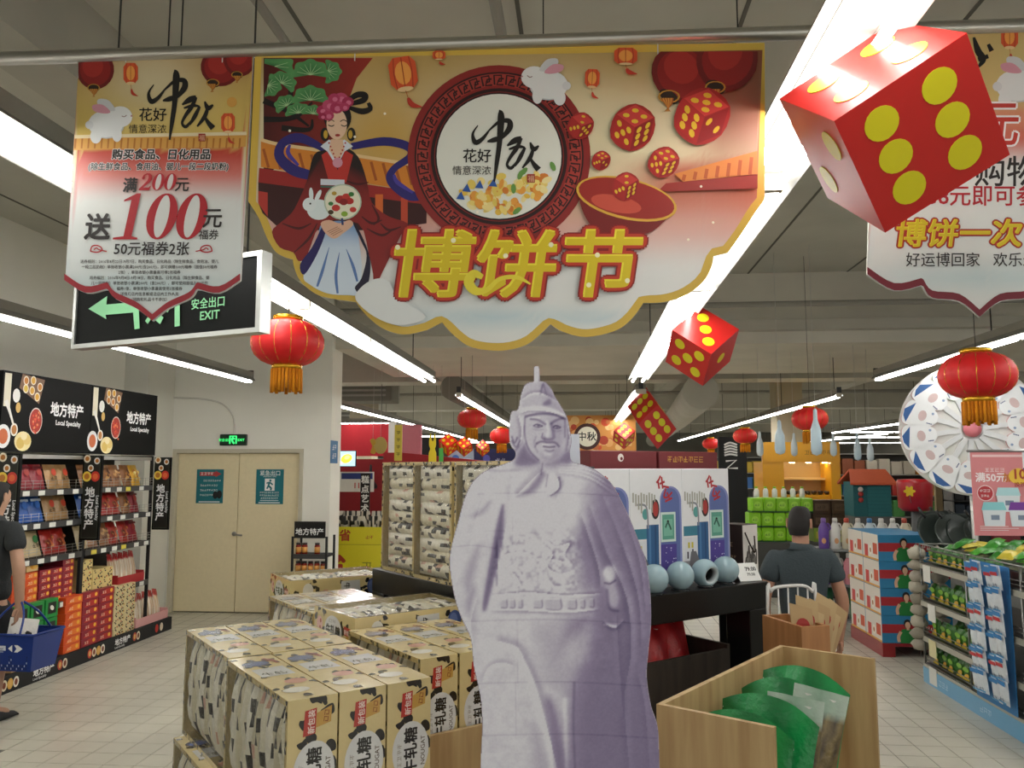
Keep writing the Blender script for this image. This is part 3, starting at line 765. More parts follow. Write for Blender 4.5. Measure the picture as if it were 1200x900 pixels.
# medallion: fret ring, white disc, flowers
MX, MY = 585, 184
dr, rr = C('2a0c0a'), C('8c2420')
p.ring(MX, MY, 98, 107, rr, 56).ring(MX, MY, 96, 99, dr, 56).ring(MX, MY, 82, 97, C('a83a30'), 56).ring(MX, MY, 74, 83, rr, 56).ring(MX, MY, 76, 80, dr, 56)
for k in range(40):
    a = 2 * math.pi * k / 40; q = lambda r, d: (MX + r * math.cos(a + d), MY + r * math.sin(a + d))
    for s in ([(84, -.062), (95, -.062), (95, .03), (88, .03), (88, -.02)], [(84, .062), (84, -.03), (91, .006), (91, .062)]):
        p.stroke([q(*u) for u in s], 2.1, dr, smooth=False)
p.ell(MX, MY, 75, 75, C('2a0c0a'), 48).ell(MX, MY, 73, 73, C('e6e8dc'), 48)
for k in range(150):
    g = RND.random() < .55
    x, y = (576 + RND.gauss(0, 14), 234 + RND.gauss(0, 10)) if g else (628 + RND.gauss(0, 11), 216 + RND.gauss(0, 9))
    if math.hypot(x - MX, y - MY) > 66 or y < 205: continue
    p.ell(x, y, RND.uniform(3.5, 7), RND.uniform(2.5, 5), C(RND.choice(['e8c04a', 'f0d878', 'e8a040', 'f4e4a0', 'd88030', 'f0dc90', 'e6cc60'])), 9, RND.uniform(0, 3))
for x, y in ((602, 222), (610, 206), (614, 202), (606, 248), (648, 196)): p.ell(x, y, 6, 3, C('6a9a4a'), 9, RND.uniform(0, 3))
for x, y in ((562, 218), (547, 222), (540, 231), (578, 216)): p.poly([(x - 5, y + 3), (x + 5, y + 4), (x + 1, y - 6)], C('2a5aa8'))
brush_title(p, 585.5, 130); seal(p, 618, 205, 1)
rabbit(p, 640, 96, 1.0, -1)
paper_lantern(p, 473, 87, 32, 38, -.15); paper_lantern(p, 515, 66, 15, 10, 0); paper_lantern(p, 694, 93, 17, 21, .05); paper_lantern(p, 733, 67, 27, 19, .0)
CL = (700, 62, 887, 230)
big_lantern(p, 800, 88, 38, 34, .55, CL); big_lantern(p, 852, 70, 36, 40, .4, CL)
p.poly([(790, 205), (887, 178), (887, 205), (800, 214)], C('d8863c')); p.poly([(780, 216), (887, 206), (887, 222), (770, 226)], C('9a2c22'))
for k in range(7): p.stroke([(802 + k * 13, 206 - k * 3.4), (800 + k * 13, 213 - k * 1.2)], 4, C('b85a28'), smooth=False)
p.poly(spl([(676, 212), (680, 240), (690, 262), (706, 276), (740, 278), (764, 272), (782, 256), (792, 240)], 4), C('7a1a16'))
p.ell(734, 234, 60, 24, C('d8a83c'), 30, .22).ell(734, 233.5, 57, 21.5, C('9a261c'), 30, .22).ell(722, 240, 30, 10, C('c8503c'), 20, .2)
for x, y, s, a, q in ((743, 154, 31, .15, (4, 5, 6)), (824, 142, 38, .25, (5, 6, 2)), (681, 151, 18, .3, (2, 3, 5)), (705, 191, 13, .2, (4, 3, 2)), (778, 194, 21, .35, (4, 5, 6)), (734, 222, 19, .1, (2, 3, 6))): flat_die(p, x, y, s, a, q)
for x, y in ((417, 162), (452, 135), (821, 220), (835, 262), (806, 282), (341, 155), (560, 250)): p.ell(x, y, 1.6, None, C('fff8e0'), 8)
p.poly(spl([(418, 352), (424, 338), (440, 328), (456, 330), (468, 350), (500, 372), (470, 382), (440, 372)], 4, True), C('e2e6e4'))
gold_title(p, '博饼节', 601, 341, 83, 1.18)
p.stroke([(566, 326), (556, 322), (550, 332), (558, 342), (572, 340), (586, 328), (606, 326), (622, 334)], [6, 10, 12, 10, 6, 5, 5, 2], C('e8d83a'))
for x, y in ((467, 291), (532, 283), (593, 301), (646, 288), (700, 300), (735, 330), (690, 335)): p.ell(x, y, 3, None, C('f8f4c8'), 10)
p.build('printed_artwork', BOARD, banner, True)
def cord(parent, x, y, z0, z1): MB().tube([(x, y, z0), (x, y, z1)], 0.002, C('d8d6d0'), 4).build('cord', MATTE, parent, True)
for x in (416, 771): q = m2(x, 64); cord(banner, q.x, BY - 0.001, q.z - 0.02, RAILZ(q.x))

# ---- side panels: the left one in full, the right one cut by the frame
def scallop(x0, x1, x2, x3, y0, yside, ytip):
    """panel outline: top corners x0, x1 at y0, bottom corners x2 (left), x3 (right)"""
    w = x3 - x2; m = (x2 + x3) / 2
    right = spl([(x3, yside), (x3 - .12 * w, yside + .072 * w), (x3 - .24 * w, yside + .05 * w)], 4) + spl([(x3 - .25 * w, yside + .055 * w), (x3 - .29 * w, yside + .105 * w), (m + .09 * w, ytip - .07 * w), (m, ytip)], 4)
    left = [(2 * m - x, y) for x, y in right[::-1]][1:]
    return [(x0, y0), (x1, y0 - 4)] + right + left
def bot_edge(p, out, col, th):
    q = out[2:]
    for a, b in zip(q[:-1], q[1:]):
        p.poly([(a[0], a[1] - .5), (b[0], b[1] - .5), (b[0], b[1] - th), (a[0], a[1] - th)], col)
LO = scallop(93, 297, 76.5, 282, 65.5, 329, 376.5)
panel, f = board_thing('promotion_panel', 'tall scalloped promotion panel with a white rabbit and large red 100', LO, BY, C('d8dad6'))
p = Print(m2, (0, -1, 0))
def art2(x, y):
    c = mix(C('b08a4c'), C('d4b860'), st(65, 140, y)); c = mix(c, beige, .8 * gauss(x, y, 180, 95, 60, 40))
    c = mix(c, C('c0402e'), st(172, 176, y)); c = mix(c, C('d8756a'), st(176, 205, y)); c = mix(c, wht, st(200, 240, y) )
    c = mix(c, C('e6ecea'), st(235, 300, y)); c = mix(c, C('bcd8dc'), .6 * gauss(x, y, 170, 335, 120, 14)); return c
fill_grad(p, [(a, b) for a, b in LO], 30, 44, art2)
p.poly([(87.5, 160), (289, 156), (288, 172), (86.5, 176)], C('d8a04a'))
for k in range(26): p.stroke([(89 + k * 7.7, 162), (88 + k * 7.7, 174)], 2, C('b8742c'), smooth=False)
p.poly([(87.5, 158.5), (289, 154.5), (289, 158.5), (87.5, 162.5)], C('e8d8b0'))
cl = (92.5, 66, 296, 200)
big_lantern(p, 112, 82, 22, 23, .1, (92, 66, 140, 200)); big_lantern(p, 258, 80, 23, 21, .45, (200, 63, 295.5, 200)); big_lantern(p, 282, 68, 20, 22, .2, (200, 63, 295.5, 200))
paper_lantern(p, 153.5, 86, 17, 24); paper_lantern(p, 267.5, 144, 16, 22); p.ell(272, 120, 6, 6, C('d8a04a'), 12)
rabbit(p, 128, 141, .95, 1); brush_title(p, 205, 82, .98); seal(p, 233, 157, .9)
def otext(t, x, y, h, c, b=.03, ws=1., sh=.12, anchor='c', halo=C('f2ecea'), res=2):
    if halo: p.text(t, x, y, h, halo, b + .05, sh, 0, ws, anchor, res)
    p.text(t, x, y, h, c, b, sh, 0, ws, anchor, res)
ink = C('2a2422'); red = C('b8202c')
def fig(t, x, y, h, w):
    """heavy slanted serif figures, baseline y, figure height h, advance w"""
    sh = .22
    for i, ch in enumerate(t):
        x0 = x + i * w; g = lambda u, v: (x0 + u * w + v * h * sh, y - v * h)
        if ch == '0':
            p.poly([g(.5 + .5 * a, .5 + .5 * b) for a, b in circ(0, 0, 1, 1, 30)], red)
            p.poly([g(.5 + .22 * a, .5 + .46 * b) for a, b in circ(0, 0, 1, 1, 26)], C('dcd4d0') if h < 30 else C('e2e4e0'))
        elif ch == '1':
            p.poly([g(.02, 0), (g(.84, 0)), g(.84, .04), g(.63, .07), g(.63, 1), g(.5, 1), g(.12, .86), g(.12, .82), g(.36, .86), g(.36, .07), g(.02, .04)], red)
        else:
            p.poly([g(.0, 0), g(.88, 0), g(.95, .25), g(.88, .25), g(.8, .17), g(.35, .17), g(.75, .45), g(.9, .65), g(.85, .86), g(.65, 1), g(.4, 1), g(.15, .9), g(.05, .7), g(.2, .62), g(.3, .7), g(.26, .85), g(.4, .93), g(.55, .9), g(.62, .75), g(.55, .55), g(.0, .08)], red)
otext('购买食品、日化用品', 189, 186, 12.9, ink, .035)
otext('(除生鲜食品、食用油、婴儿一段二段奶粉)', 186, 199, 9.4, ink, .028, .94)
otext('满', 144, 224, 18, ink, .03, .95, .1, 'l', None); fig('200', 163, 223.5, 20, 14); otext('元', 205, 223, 18, ink, .02, .95, .1, 'l', None)
otext('送', 99, 278, 32, ink, .03, .95, .1, 'l', None); fig('100', 132, 281, 54, 35); otext('元', 237, 265, 25, ink, .02, .95, .1, 'l', None); otext('福券', 233, 280, 12.5, ink, .01, .95, .05, 'l', None)
otext('50元福券2张', 178, 298, 17, ink, .015, .95, .1, 'c', None)
for x, s in ((114, 1), (242, -1)): p.stroke([(x - 7 * s, 294), (x - 5 * s, 289), (x, 288), (x + 5 * s, 290), (x + 6 * s, 294), (x, 296), (x - 6 * s, 295)], 1.4, red, closed=True); p.stroke([(x - 3 * s, 293), (x, 291), (x + 3 * s, 293), (x + 12 * s, 295)], 1.3, red)
for i, s in enumerate(['送券细则：2016年8月22日-9月7日，购买食品、日化用品（除生鲜食品、食用油、婴儿', '一段二段奶粉）单张收银小票满200元(含200元)，即可获赠100元福券（面值50元福券', '2张），单张收银小票最高可得2张福券', '用券细则：2016年9月8日-9月18日，购买食品、日化用品（除生鲜食品、婴', '儿一段奶粉）单张收银小票满200元（含200元），即可使用面值为50元的', '福券1张，单张收银小票最高使用5张福券', '详情见店内信息板或洽店内工作人员', '（团购和礼品卡不参加）']):
    p.text(s, 176, 308.5 + i * 6.35, 4.6, C('3a3634'), .012, 0, 0, .93, 'c', 1)
bot_edge(p, LO, C('a8303a'), 8)
p.build('printed_artwork', BOARD, panel, True)
for x in (148, 261): q = m2(x, 66); cord(panel, q.x, BY - .001, q.z - .02, RAILZ(q.x))

RY = 2.2
RO = scallop(1024, 1290, 1016, 1279, 40, 322, 372)
panel2, f = board_thing('promotion_panel', 'tall scalloped promotion panel half hidden behind the big red die', RO, RY, C('d8dad6'))
m3 = lambda x, y: oy(x, y, RY)
p = Print(m3, (0, -1, 0))
def art3(x, y):
    c = mix(C('b08a4c'), C('d0ba78'), st(0, 60, y)); c = mix(c, C('d88a6a'), st(115, 135, y)); c = mix(c, C('c8524a'), st(140, 160, y) * .7); c = mix(c, wht, st(160, 200, y))
    c = mix(c, C('b8d4d8'), .6 * gauss(x, y, 1150, 325, 140, 16)); return c
fill_grad(p, RO, 26, 40, art3)
paper_lantern(p, 1183, 43, 20, 26); rabbit(p, 1195, 95, 1.1, 1)
p.stroke([(1141, 44), (1146, 60), (1152, 70), (1145, 80)], [3, 8, 7, 2], INK); p.stroke([(1158, 52), (1162, 60)], [4, 6], INK, smooth=False); p.stroke([(1146, 70), (1158, 66)], 5, INK, smooth=False)
p.text('元', 1165, 166, 58, C('f2ecea'), .05, .1, 0, 1, 'c', 3).text('元', 1165, 166, 58, C('c0392e'), .01, .1, 0, 1, 'c', 3)
p.text('购物', 1141, 215, 38, ink, .012).text('58元即可参', 1086, 239, 26, red, .015)
gold_title(p, '博饼一次', 1122, 286, 34, 1.1)
p.text('好运博回家   欢乐过中秋', 1061, 311, 17.5, ink, .005)
bot_edge(p, RO, C('7a1c2c'), 9)
p.build('printed_artwork', BOARD, panel2, True)
for x in (1060, 1230): q = m3(x, 45); cord(panel2, q.x, RY - .001, q.z - .02, RAILZ(q.x))

# ---- black and green exit light box behind the left panel
a, b = oy(305, 389, 2.75), None
EXA = math.radians(20)
u = Vector((math.cos(EXA), -math.sin(EXA), 0)); ew, eh = 1.0, 0.30
o0 = Vector((a.x, a.y, a.z)) - u * ew
t = thing('exit_lightbox', 'black hanging exit light box with green arrow behind the promotion panel', 'exit sign', o0 + u * ew / 2)
f, n = plane(o0 + Vector((0, 0, eh)), u, (0, 0, 1))
M = Matrix(((u.x, -n.x, 0, o0.x), (u.y, -n.y, 0, o0.y), (0, 0, 1, o0.z), (0, 0, 0, 1)))
MB().rbox(0.01, ew - 0.01, 0.004, 0.045, 0.01, eh - 0.01, C('101211'), 0.004, M).build('black_panel', BLACKP, t, True)
fr = MB()
al = C('b8bab6')
for x0, x1, z0, z1 in ((0, ew, 0, .018), (0, ew, eh - .018, eh), (0, .016, 0.018, eh - 0.018), (ew - .022, ew, 0.018, eh - 0.018)): MB().box(x0, x1, -0.004, 0.05, z0, z1, al, M).build('aluminium_edge', METAL, t, True)
p = Print(f, n, lift=0.0015); g = C('8fd6a0')
def dk(px, py): # photo pixel to the box face
    d = ray(px, py); k = (Vector((o0.x, o0.y, 0)) - Vector((0, 0, 0))); nn = Vector((n.x, n.y, 0)); tt = nn.dot(Vector((o0.x, o0.y, 0))) / (nn.x * d[0] + nn.y * d[1])
    P = Vector(_C) + Vector(d) * tt; return ((P - o0).dot(u), eh - (P.z - o0.z))
def L(*q): return [dk(*r) for r in q]
p.poly(L((104, 362), (126, 347), (125, 357), (160, 354), (160, 366), (124, 369), (125, 374))[::-1], g)
p.poly(L((158, 386), (156, 362), (163, 361), (164, 385))[::-1], g); p.poly(L((205, 383), (211, 382), (211, 340), (205, 340)), g); p.poly(L((164, 340), (205, 340), (205, 345), (164, 345))[::-1], g)
p.ell(*dk(188, 352), .02, None, g, 12); p.stroke(L((186, 360), (182, 368), (190, 376)), .03, g); p.stroke(L((180, 366), (172, 378)), .02, g, smooth=False); p.stroke(L((178, 360), (188, 359), (198, 364)), .018, g)
x0, y0 = dk(224, 362); p.text('安全出口', x0, y0, .043, g, .02, ws=1.0, rot=-.0); x0, y0 = dk(234, 374); p.text('EXIT', x0, y0 + .004, .046, g, .025, ws=1.05)
p.build('sign_print', PAPER, t, True)
for s in (.12, ew - .12): MB().tube([M @ Vector((s, .05, eh)), M @ Vector((s, .05, CEIL - o0.z - .001))], .004, C('3a3a36'), 4).build('hanger', MATTE, t, True)

# ================================================================== dice
def die(label, D, e1, e2, e3, edge, pips, hang_to, red='c22420'):
    D, e1, e2, e3 = Vector(D), Vector(e1).normalized(), Vector(e2).normalized(), Vector(e3).normalized()
    c = D + (e1 + e2 + e3) * edge / 2
    V = [D + (e1 * i + e2 * j + e3 * k) * edge for k in (0, 1) for j in (0, 1) for i in (0, 1)]
    lo = min(V, key=lambda q: q.z); hi = max(V, key=lambda q: q.z)
    t = thing('paper_die', label, 'die', lo, 0, 'hanging red dice')
    F = [(0, 1, 3, 2), (4, 6, 7, 5), (0, 2, 6, 4), (1, 5, 7, 3), (0, 4, 5, 1), (2, 3, 7, 6)]
    m = MB(); m.mesh(V, F, C(red)); m.build('cube_body', DIEM, t, True)
    faces = [(D, e1, e2, pips[0]), (D, e2, e3, pips[1]), (D, e1, e3, pips[2])]
    O2 = D + (e1 + e2 + e3) * edge
    faces += [(O2, -e1, -e2, 7 - pips[0]), (O2, -e2, -e3, 7 - pips[1]), (O2, -e1, -e3, 7 - pips[2])]
    for o, a, b, k in faces:
        nrm = a.cross(b)
        if nrm.dot(o + (a + b) * edge / 2 - c) < 0: nrm = -nrm
        for x, y in PIPS[k]:
            q = MB(); pc = o + (a * x + b * y) * edge; R_ = edge * .125
            ring = [pc + (a * math.cos(w * math.pi / 10) + b * math.sin(w * math.pi / 10)) * R_ for w in range(20)]
            if a.cross(b).dot(nrm) < 0: ring.reverse()
            q.add([v + nrm * .0015 for v in ring], C('d9cf1e'))
            for i in range(20): q.add([ring[i], ring[(i + 1) % 20], ring[(i + 1) % 20] + nrm * .0015, ring[i] + nrm * .0015], C('d9cf1e'))
            q.build('pip', DIEM, t, True)
    MB().tube([hi, (hi.x, hi.y, hang_to)], .0015, C('c8c6c0'), 4).build('string', MATTE, t, True)
    return t
die('big glossy red die hanging nearest, six yellow spots facing forward', (.5364, 1.6788, 2.5775), (-.1634, .8144, .5569), (.8404, -.1808, .511), (.5168, .5515, -.6548), .30, (4, 6, 2), LAMP_H)
die('medium red die with a three on top below the wide strip light', (.7978, 4.9738, 2.5445), (-.741, .3453, .576), (.6683, .4628, .5824), (-.0654, .8165, -.5737), .30, (3, 1, 5), LAMP_H)
q = oy(748, 497, 10.2); die('red die with rows of yellow spots behind the end of the wide light', (q.x, 10.2, q.z), (-.28, .75, .6), (.62, .45, .62), (.55, .3, -.7), .42, (6, 6, 4), LAMP_H)
q = oy(733, 515, 13.8); die('small lit red die under the farther wide strip light', (q.x, 13.8, q.z), (-.7, .4, .58), (.66, .5, .56), (-.05, .8, -.6), .27, (6, 5, 4), LAMP_H)
for i, (px, py, s, lab) in enumerate(((524, 525, .22, 'largest of three small red dice hung over the nougat bags'), (543, 527, .19, 'middle of three small red dice hung over the nougat bags'), (565, 528, .16, 'smallest of three small red dice hung over the nougat bags'))):
    q = oy(px, py, 12.8); die(lab, (q.x, 12.8, q.z), (-.7, .4, .58), (.66, .5, .56), (-.05, .8, -.6), s, (4, 5, 6), 3.4, 'd8321c')

# ================================================================== lanterns
def lantern(label, px, py, Y, w, top):
    c = oy(px, py, Y); r = w / 2; h = w * .66
    t = thing('red_lantern', label, 'lantern', (c.x, Y, c.z - h * 1.06), 0, 'hanging red lanterns')
    z0 = h * 1.06
    prof = [(r * math.cos(a) ** .8 if abs(a) < 1.5 else 0, z0 + h / 2 * math.sin(a)) for a in [-1.24 + 2.48 * k / 14 for k in range(15)]]
    MB().lathe(prof, C('d8181c'), 28).build('lantern_body', LANT, t)
    for k in range(14):
        a = 2 * math.pi * (k + .5) / 14
        MB().tube([(q * 1.004 * math.cos(a), q * 1.004 * math.sin(a), z) for q, z in prof[::2]], r * .011, C('e0a83a'), 4).build('rib', FOIL, t)
    rt = prof[0][0]
    MB().lathe([(rt * 1.0, z0 + h * .47), (rt * 1.02, z0 + h * .57)], C('d8a428'), 18).build('top_cap', FOIL, t)
    MB().lathe([(rt * 1.0, z0 - h * .56), (rt * 1.02, z0 - h * .46)], C('e0b030'), 18).build('collar', FOIL, t)
    m = MB(); nn = 26
    for k in range(nn):
        a = 2 * math.pi * k / nn; x, y = rt * .95 * math.cos(a), rt * .95 * math.sin(a)
        m.tube([(x, y, z0 - h * .56), (x * 1.02, y * 1.02, z0 - h * (.98 + .04 * (k % 3)))], rt * .12, C('d88a1c') if k % 2 else C('c07416'), 4)
    o = m.build('tassel', FABRIC, t); o['kind'] = 'stuff'
    MB().tube([(0, 0, z0 + h * .57), (0, 0, top - (c.z - h * 1.06))], .0025, C('3a3632'), 4).build('cord', MATTE, t)
LANT = vmat('lantern_cloth', .55, noise=.05, trans=.0)
lantern('red lantern hanging beside the black exit light box', 337, 402, 4.35, .405, LAMP_H)
lantern('red lantern hanging between the strip lights left of the helmet', 553, 491, 10.95, .405, 3.4)
lantern('red lantern partly hidden behind the warrior helmet', 588, 511, 13.4, .405, 3.4)
lantern('red lantern hanging in front of the round fan display', 1145, 440, 4.75, .405, CEIL)
lantern('red lantern hanging in front of the yellow kiosk', 949, 491, 9.4, .40, CEIL)
lantern('red lantern above the black panel with white emblem', 873, 511, 13.4, .38, 3.4)
lantern('small far red lantern above the maroon gift boxes', 833, 520, 19.5, .40, CEIL)
# ================================================================== the display island in the middle
TH = math.radians(40)
E2 = Vector((math.cos(TH), math.sin(TH), 0)); E1 = Vector((-math.sin(TH), math.cos(TH), 0))
N0 = Vector((-.824, 2.259, 0))
def IS(x, y, z=0): return N0 + E2 * x + E1 * y + Vector((0, 0, z))
WRAP = vmat('film_wrapped_carton', .24, noise=.05, nscale=18, coat=1.0, bump=.3)
KR, KR2, CRM = C('d8c48c'), C('c9b27a'), C('e4ddc4')
def blotch(p, w, h, n, rnd, col=C('1c1a18'), s=.03, x0=0, y0=0):
    for _ in range(n):
        x, y = x0 + rnd.uniform(0, w), y0 + rnd.uniform(0, h); a = rnd.uniform(0, 6); pts = []
        k = 9; rs = [rnd.uniform(.45, 1.1) for _ in range(k)]; el = rnd.uniform(.6, 1)
        for i in range(k):
            b = 2 * math.pi * i / k; u, v = rs[i] * s * math.cos(b), rs[i] * s * el * math.sin(b)
            pts.append((x + u * math.cos(a) - v * math.sin(a), y + u * math.sin(a) + v * math.cos(a)))
        pts = [(min(max(u, x0 + .001), x0 + w - .001), min(max(v, y0 + .001), y0 + h - .001)) for u, v in spl(pts, 3, True)]
        p.poly(pts[::-1], col)
NW, ND, NH = .148, .60, .40
def cushion(w, h, t, col, nx=8, ny=5, rnd=None, M=None, mb=None, flat=.0):
    """pillow bag lying in x-z plane, thickness along y; w along x, h along z"""
    m = mb or MB(); V = []; F = []
    for s in (-1, 1):
        for j in range(ny + 1):
            for i in range(nx + 1):
                u, v = i / nx * 2 - 1, j / ny * 2 - 1
                d = max(0, (1 - abs(u) ** 2.6)) ** .6 * max(0, (1 - abs(v) ** 2.2)) ** .6
                V.append((u * w / 2, s * t / 2 * d * (1 + (rnd.uniform(-.25, .25) if rnd else 0)), v * h / 2 + (rnd.uniform(-.02, .02) * h if rnd and abs(v) < 1 else 0)))
        o = (0 if s < 0 else (nx + 1) * (ny + 1))
        for j in range(ny):
            for i in range(nx):
                q = (o + j * (nx + 1) + i, o + j * (nx + 1) + i + 1, o + (j + 1) * (nx + 1) + i + 1, o + (j + 1) * (nx + 1) + i)
                F.append(q if s < 0 else q[::-1])
    m.mesh(V, F, col, M, True); return m
def nougat_box(label):
    t = thing('nougat_box', label, 'box', (0, 0, 0), 0, 'cow-patterned nougat boxes')
    rnd = random.Random(5)
    # carton: five closed faces, open window on the x = 0 side
    m = MB(); m.box(0, NW, 0, ND, 0, NH, {'*': KR, 'l': None})
    b = .018
    for y0, y1, z0, z1 in ((0, ND, 0, b), (0, ND, NH - b, NH), (0, b, b, NH - b), (ND - b, ND, b, NH - b)):
        m.add([(0, y1, z0), (0, y0, z0), (0, y0, z1), (0, y1, z1)], KR2)
    m.add([(.045, ND - .003, .003), (.045, .003, .003), (.045, .003, NH - .003), (.045, ND - .003, NH - .003)], C('8a7850'))
    ca = m.build('carton', WRAP, t)
    # front face (y = 0): tag, round label, lettering running up
    f, n = plane((0, 0, NH), (1, 0, 0), (0, 0, 1)); p = Print(f, n)
    blotch(p, NW, NH, 17, rnd, s=.022)
    p.poly([(.05, .035), (.085, .03), (.082, .1), (.045, .105)][::-1], C('b83a30')); p.poly([(.085, .045), (.13, .03), (.128, .075), (.083, .085)][::-1], C('c89a4a'))
    p.text('新包装', .077, .1, .022, C('f0dcd0'), .02, rot=-1.55); p.scrib(2, .12, .075, .018, C('7a2a1c'), rot=-1.45)
    p.ell(.08, .205, .062, .085, C('dcdcd8'), 26)
    p.text('牛轧糖', .097, .278, .047, BLK, .03, rot=-1.57); p.text('NOUGAT', .128, .255, .02, C('5a4a3a'), .01, rot=-1.57); p.scrib(4, .05, .25, .018, C('a09a8c'), rot=-1.57)
    p.ell(.07, .34, .035, .03, C('e8b8a8'), 16).ell(.055, .33, .01, .008, C('b86a5a'), 8).ell(.085, .335, .01, .008, C('b86a5a'), 8)
    p.build('front_print', WRAP, t)
    # top (z = NH)
    f, n = plane((0, ND, NH), (1, 0, 0), (0, 1, 0)); p = Print(f, n); blotch(p, NW, ND, 26, rnd, s=.02)
    p.ell(.06, .12, .045, .035, C('4a5a8a'), 18).ell(.06, .125, .034, .022, C('6a7aa8'), 14)
    p.poly([(.02, .2), (.125, .19), (.128, .31), (.022, .31)][::-1], C('d0d0ca')); p.text('牛轧', .03, .29, .04, C('2a2a2a'), .02, ws=1.0)
    p.ell(.095, .4, .035, .03, C('d8a088'), 14); p.stroke([(.1, .06), (.12, .1), (.13, .14)], .015, C('b84a3a')); p.ell(.06, .5, .04, .03, C('e6e2d2'), 14)
    p.build('top_print', WRAP, t)
    f, n = plane((NW, 0, NH), (0, 1, 0), (0, 0, 1)); p = Print(f, n); blotch(p, ND, NH, 30, rnd, s=.025); p.build('side_print', WRAP, t)
    f, n = plane((NW, ND, NH), (-1, 0, 0), (0, 0, 1)); p = Print(f, n); blotch(p, NW, NH, 16, rnd, s=.022); p.build('back_print', WRAP, t)
    f, n = plane((0, ND, NH), (0, -1, 0), (0, 0, 1)); p = Print(f, n)
    for z0 in (0, NH - b): blotch(p, ND, b, 16, rnd, s=.012, y0=z0)
    for y0 in (0, ND - b): blotch(p, b, NH, 10, rnd, s=.012, x0=y0)
    p.build('window_edge_print', WRAP, t)
    # nine bags behind the window
    for k in range(9):
        hh = (ND - .05) / 9
        M = TR(.03, .025 + hh * (k + .5), NH / 2) @ Matrix.Rotation(math.pi / 2, 4, 'Z') @ Matrix.Rotation(math.pi / 2, 4, 'Y')
        r2 = random.Random(k)
        bg = cushion(NH - .06, hh * 1.15, .055, C(['d9d2ba', 'cfc6a8', 'e0dac8'][k % 3]), 8, 4, r2, M)
        # blotches as darker patches of the bag itself
        for q in range(len(bg.f)):
            if r2.random() < .2: bg.c[q] = [C('26231f')] * 4
            elif r2.random() < .06: bg.c[q] = [C('c89a84')] * 4
        bg.build('nougat_bag', POUCH, t)
    MB().add([(.001, ND - b, b), (.001, b, b), (.001, b, NH - b), (.001, ND - b, NH - b)], WHT)
    fm = MB(); G = [[(-.002 - .006 * math.sin(math.pi * i / 6) * math.sin(math.pi * j / 5) * (1 + .4 * math.sin(3 * i + 2 * j)), .005 + (ND - .01) * i / 6, .005 + (NH - .01) * j / 5) for j in range(6)] for i in range(7)]
    for i in range(6):
        for j in range(5): fm.add([G[i + 1][j], G[i][j], G[i][j + 1], G[i + 1][j + 1]], WHT, True)
    fm.build('window_film', FILM, t)
    return t
nb = nougat_box('')
used = [False]
def put_nougat(label, loc, rot=(0, 0, TH)):
    if not used[0]:
        used[0] = True; nb.location = loc; nb.rotation_euler = rot; nb['label'] = label; return nb
    return dup(nb, loc, label=label, rot=rot)
cn = ['first', 'second', 'third']
for i in range(3):
    put_nougat(f'nougat box with cow spots, {cn[i]} from the left in the front row of the pile', IS(i * .1535, 0, .8))
    put_nougat(f'nougat box with cow spots, {cn[i]} from the left in the row behind the front', IS(i * .1535 + .01, .612, .8))
for i in range(3): put_nougat(f'nougat box with cow spots, {cn[i]} from the left in the layer under the front row', IS(i * .1535 - .035, -.05, .4))
for i in range(3): put_nougat(f'nougat box with cow spots, {cn[i]} from the left in the layer under the second row', IS(i * .1535 - .03, .57, .4))
for i in range(3): put_nougat(f'nougat box with cow spots, {["left", "middle", "right"][i]} one inside the pine bin behind the statue', IS(.54 + i * .1565, .223, .8))
# behind: two boxes lying with their tops up, one tipped and open, one on top at the far end
for i in range(3): put_nougat(f'nougat box with cow spots, {["left", "middle", "right"][i]} of the rear row near the black table', IS(.56 + i * .155, 1.26, .8))
put_nougat('nougat box lying film side up behind the pine bin boxes', IS(.56, 1.24, 1.09 + NW + .002), (0, math.pi / 2, TH - math.pi / 2 + .04))
put_nougat('nougat box lying film side up beyond the far end of the table', IS(.78, 2.5, 1.085 + NW), (0, math.pi / 2, TH - math.pi / 2 - .06))
# support: plinth below the pile and the pine bin
pl = thing('display_plinth', 'low black plinth under the nougat boxes', 'plinth', IS(.25, .6), TH)
MB().rbox(-.3, .24, -.68, .6, 0, .395, C('1a1a1a'), .006).build('plinth_body', MATTE, pl)
rs = thing('display_riser', 'dark riser carrying the rear row of nougat boxes', 'riser', IS(.55, 1.55), TH)
MB().rbox(0, .5, -.28, .33, 0, .798, C('1a1a1a'), .006).build('riser_body', MATTE, rs)
for q_, (x_, y_, w_, d_, z_) in enumerate(((.58, .87, .5, .34, 1.089), (.82, 2.16, .5, .3, 1.084))):
    rs = thing('display_riser', ['dark riser under the lying nougat box behind the pine bin', 'dark riser beyond the far end of the black table'][q_], 'riser', IS(x_, y_), TH); MB().rbox(0, w_, 0, d_, 0, z_, C('1a1a1a'), .006).build('riser_body', MATTE, rs)

def panel_bin(label, o, rz, L, Dp, zt, front, mat, th=.018, floor_z=.78, cat='bin', left=True):
    """open bin: x along L, y along Dp; back at y = Dp"""
    t = thing('display_bin', label, cat, o, rz)
    MB().box(0, L, Dp - th, Dp, 0, zt, WHT).build('back_panel', mat, t)
    MB().box(0, th, 0, Dp - th, 0, zt, WHT).build('side_panel', mat, t)
    MB().box(L - th, L, 0, Dp - th, 0, zt, WHT).build('side_panel', mat, t)
    MB().box(th, L - th, 0, th, 0, front, WHT).build('front_panel', mat, t)
    MB().box(th, L - th, th, Dp - th, floor_z - .02, floor_z, WHT).build('bin_floor', mat, t)
    return t
panel_bin('pine bin holding nougat boxes beside the warrior statue', IS(.505, .185), TH, .62, .665, .955, .955, WOOD, floor_z=.795)

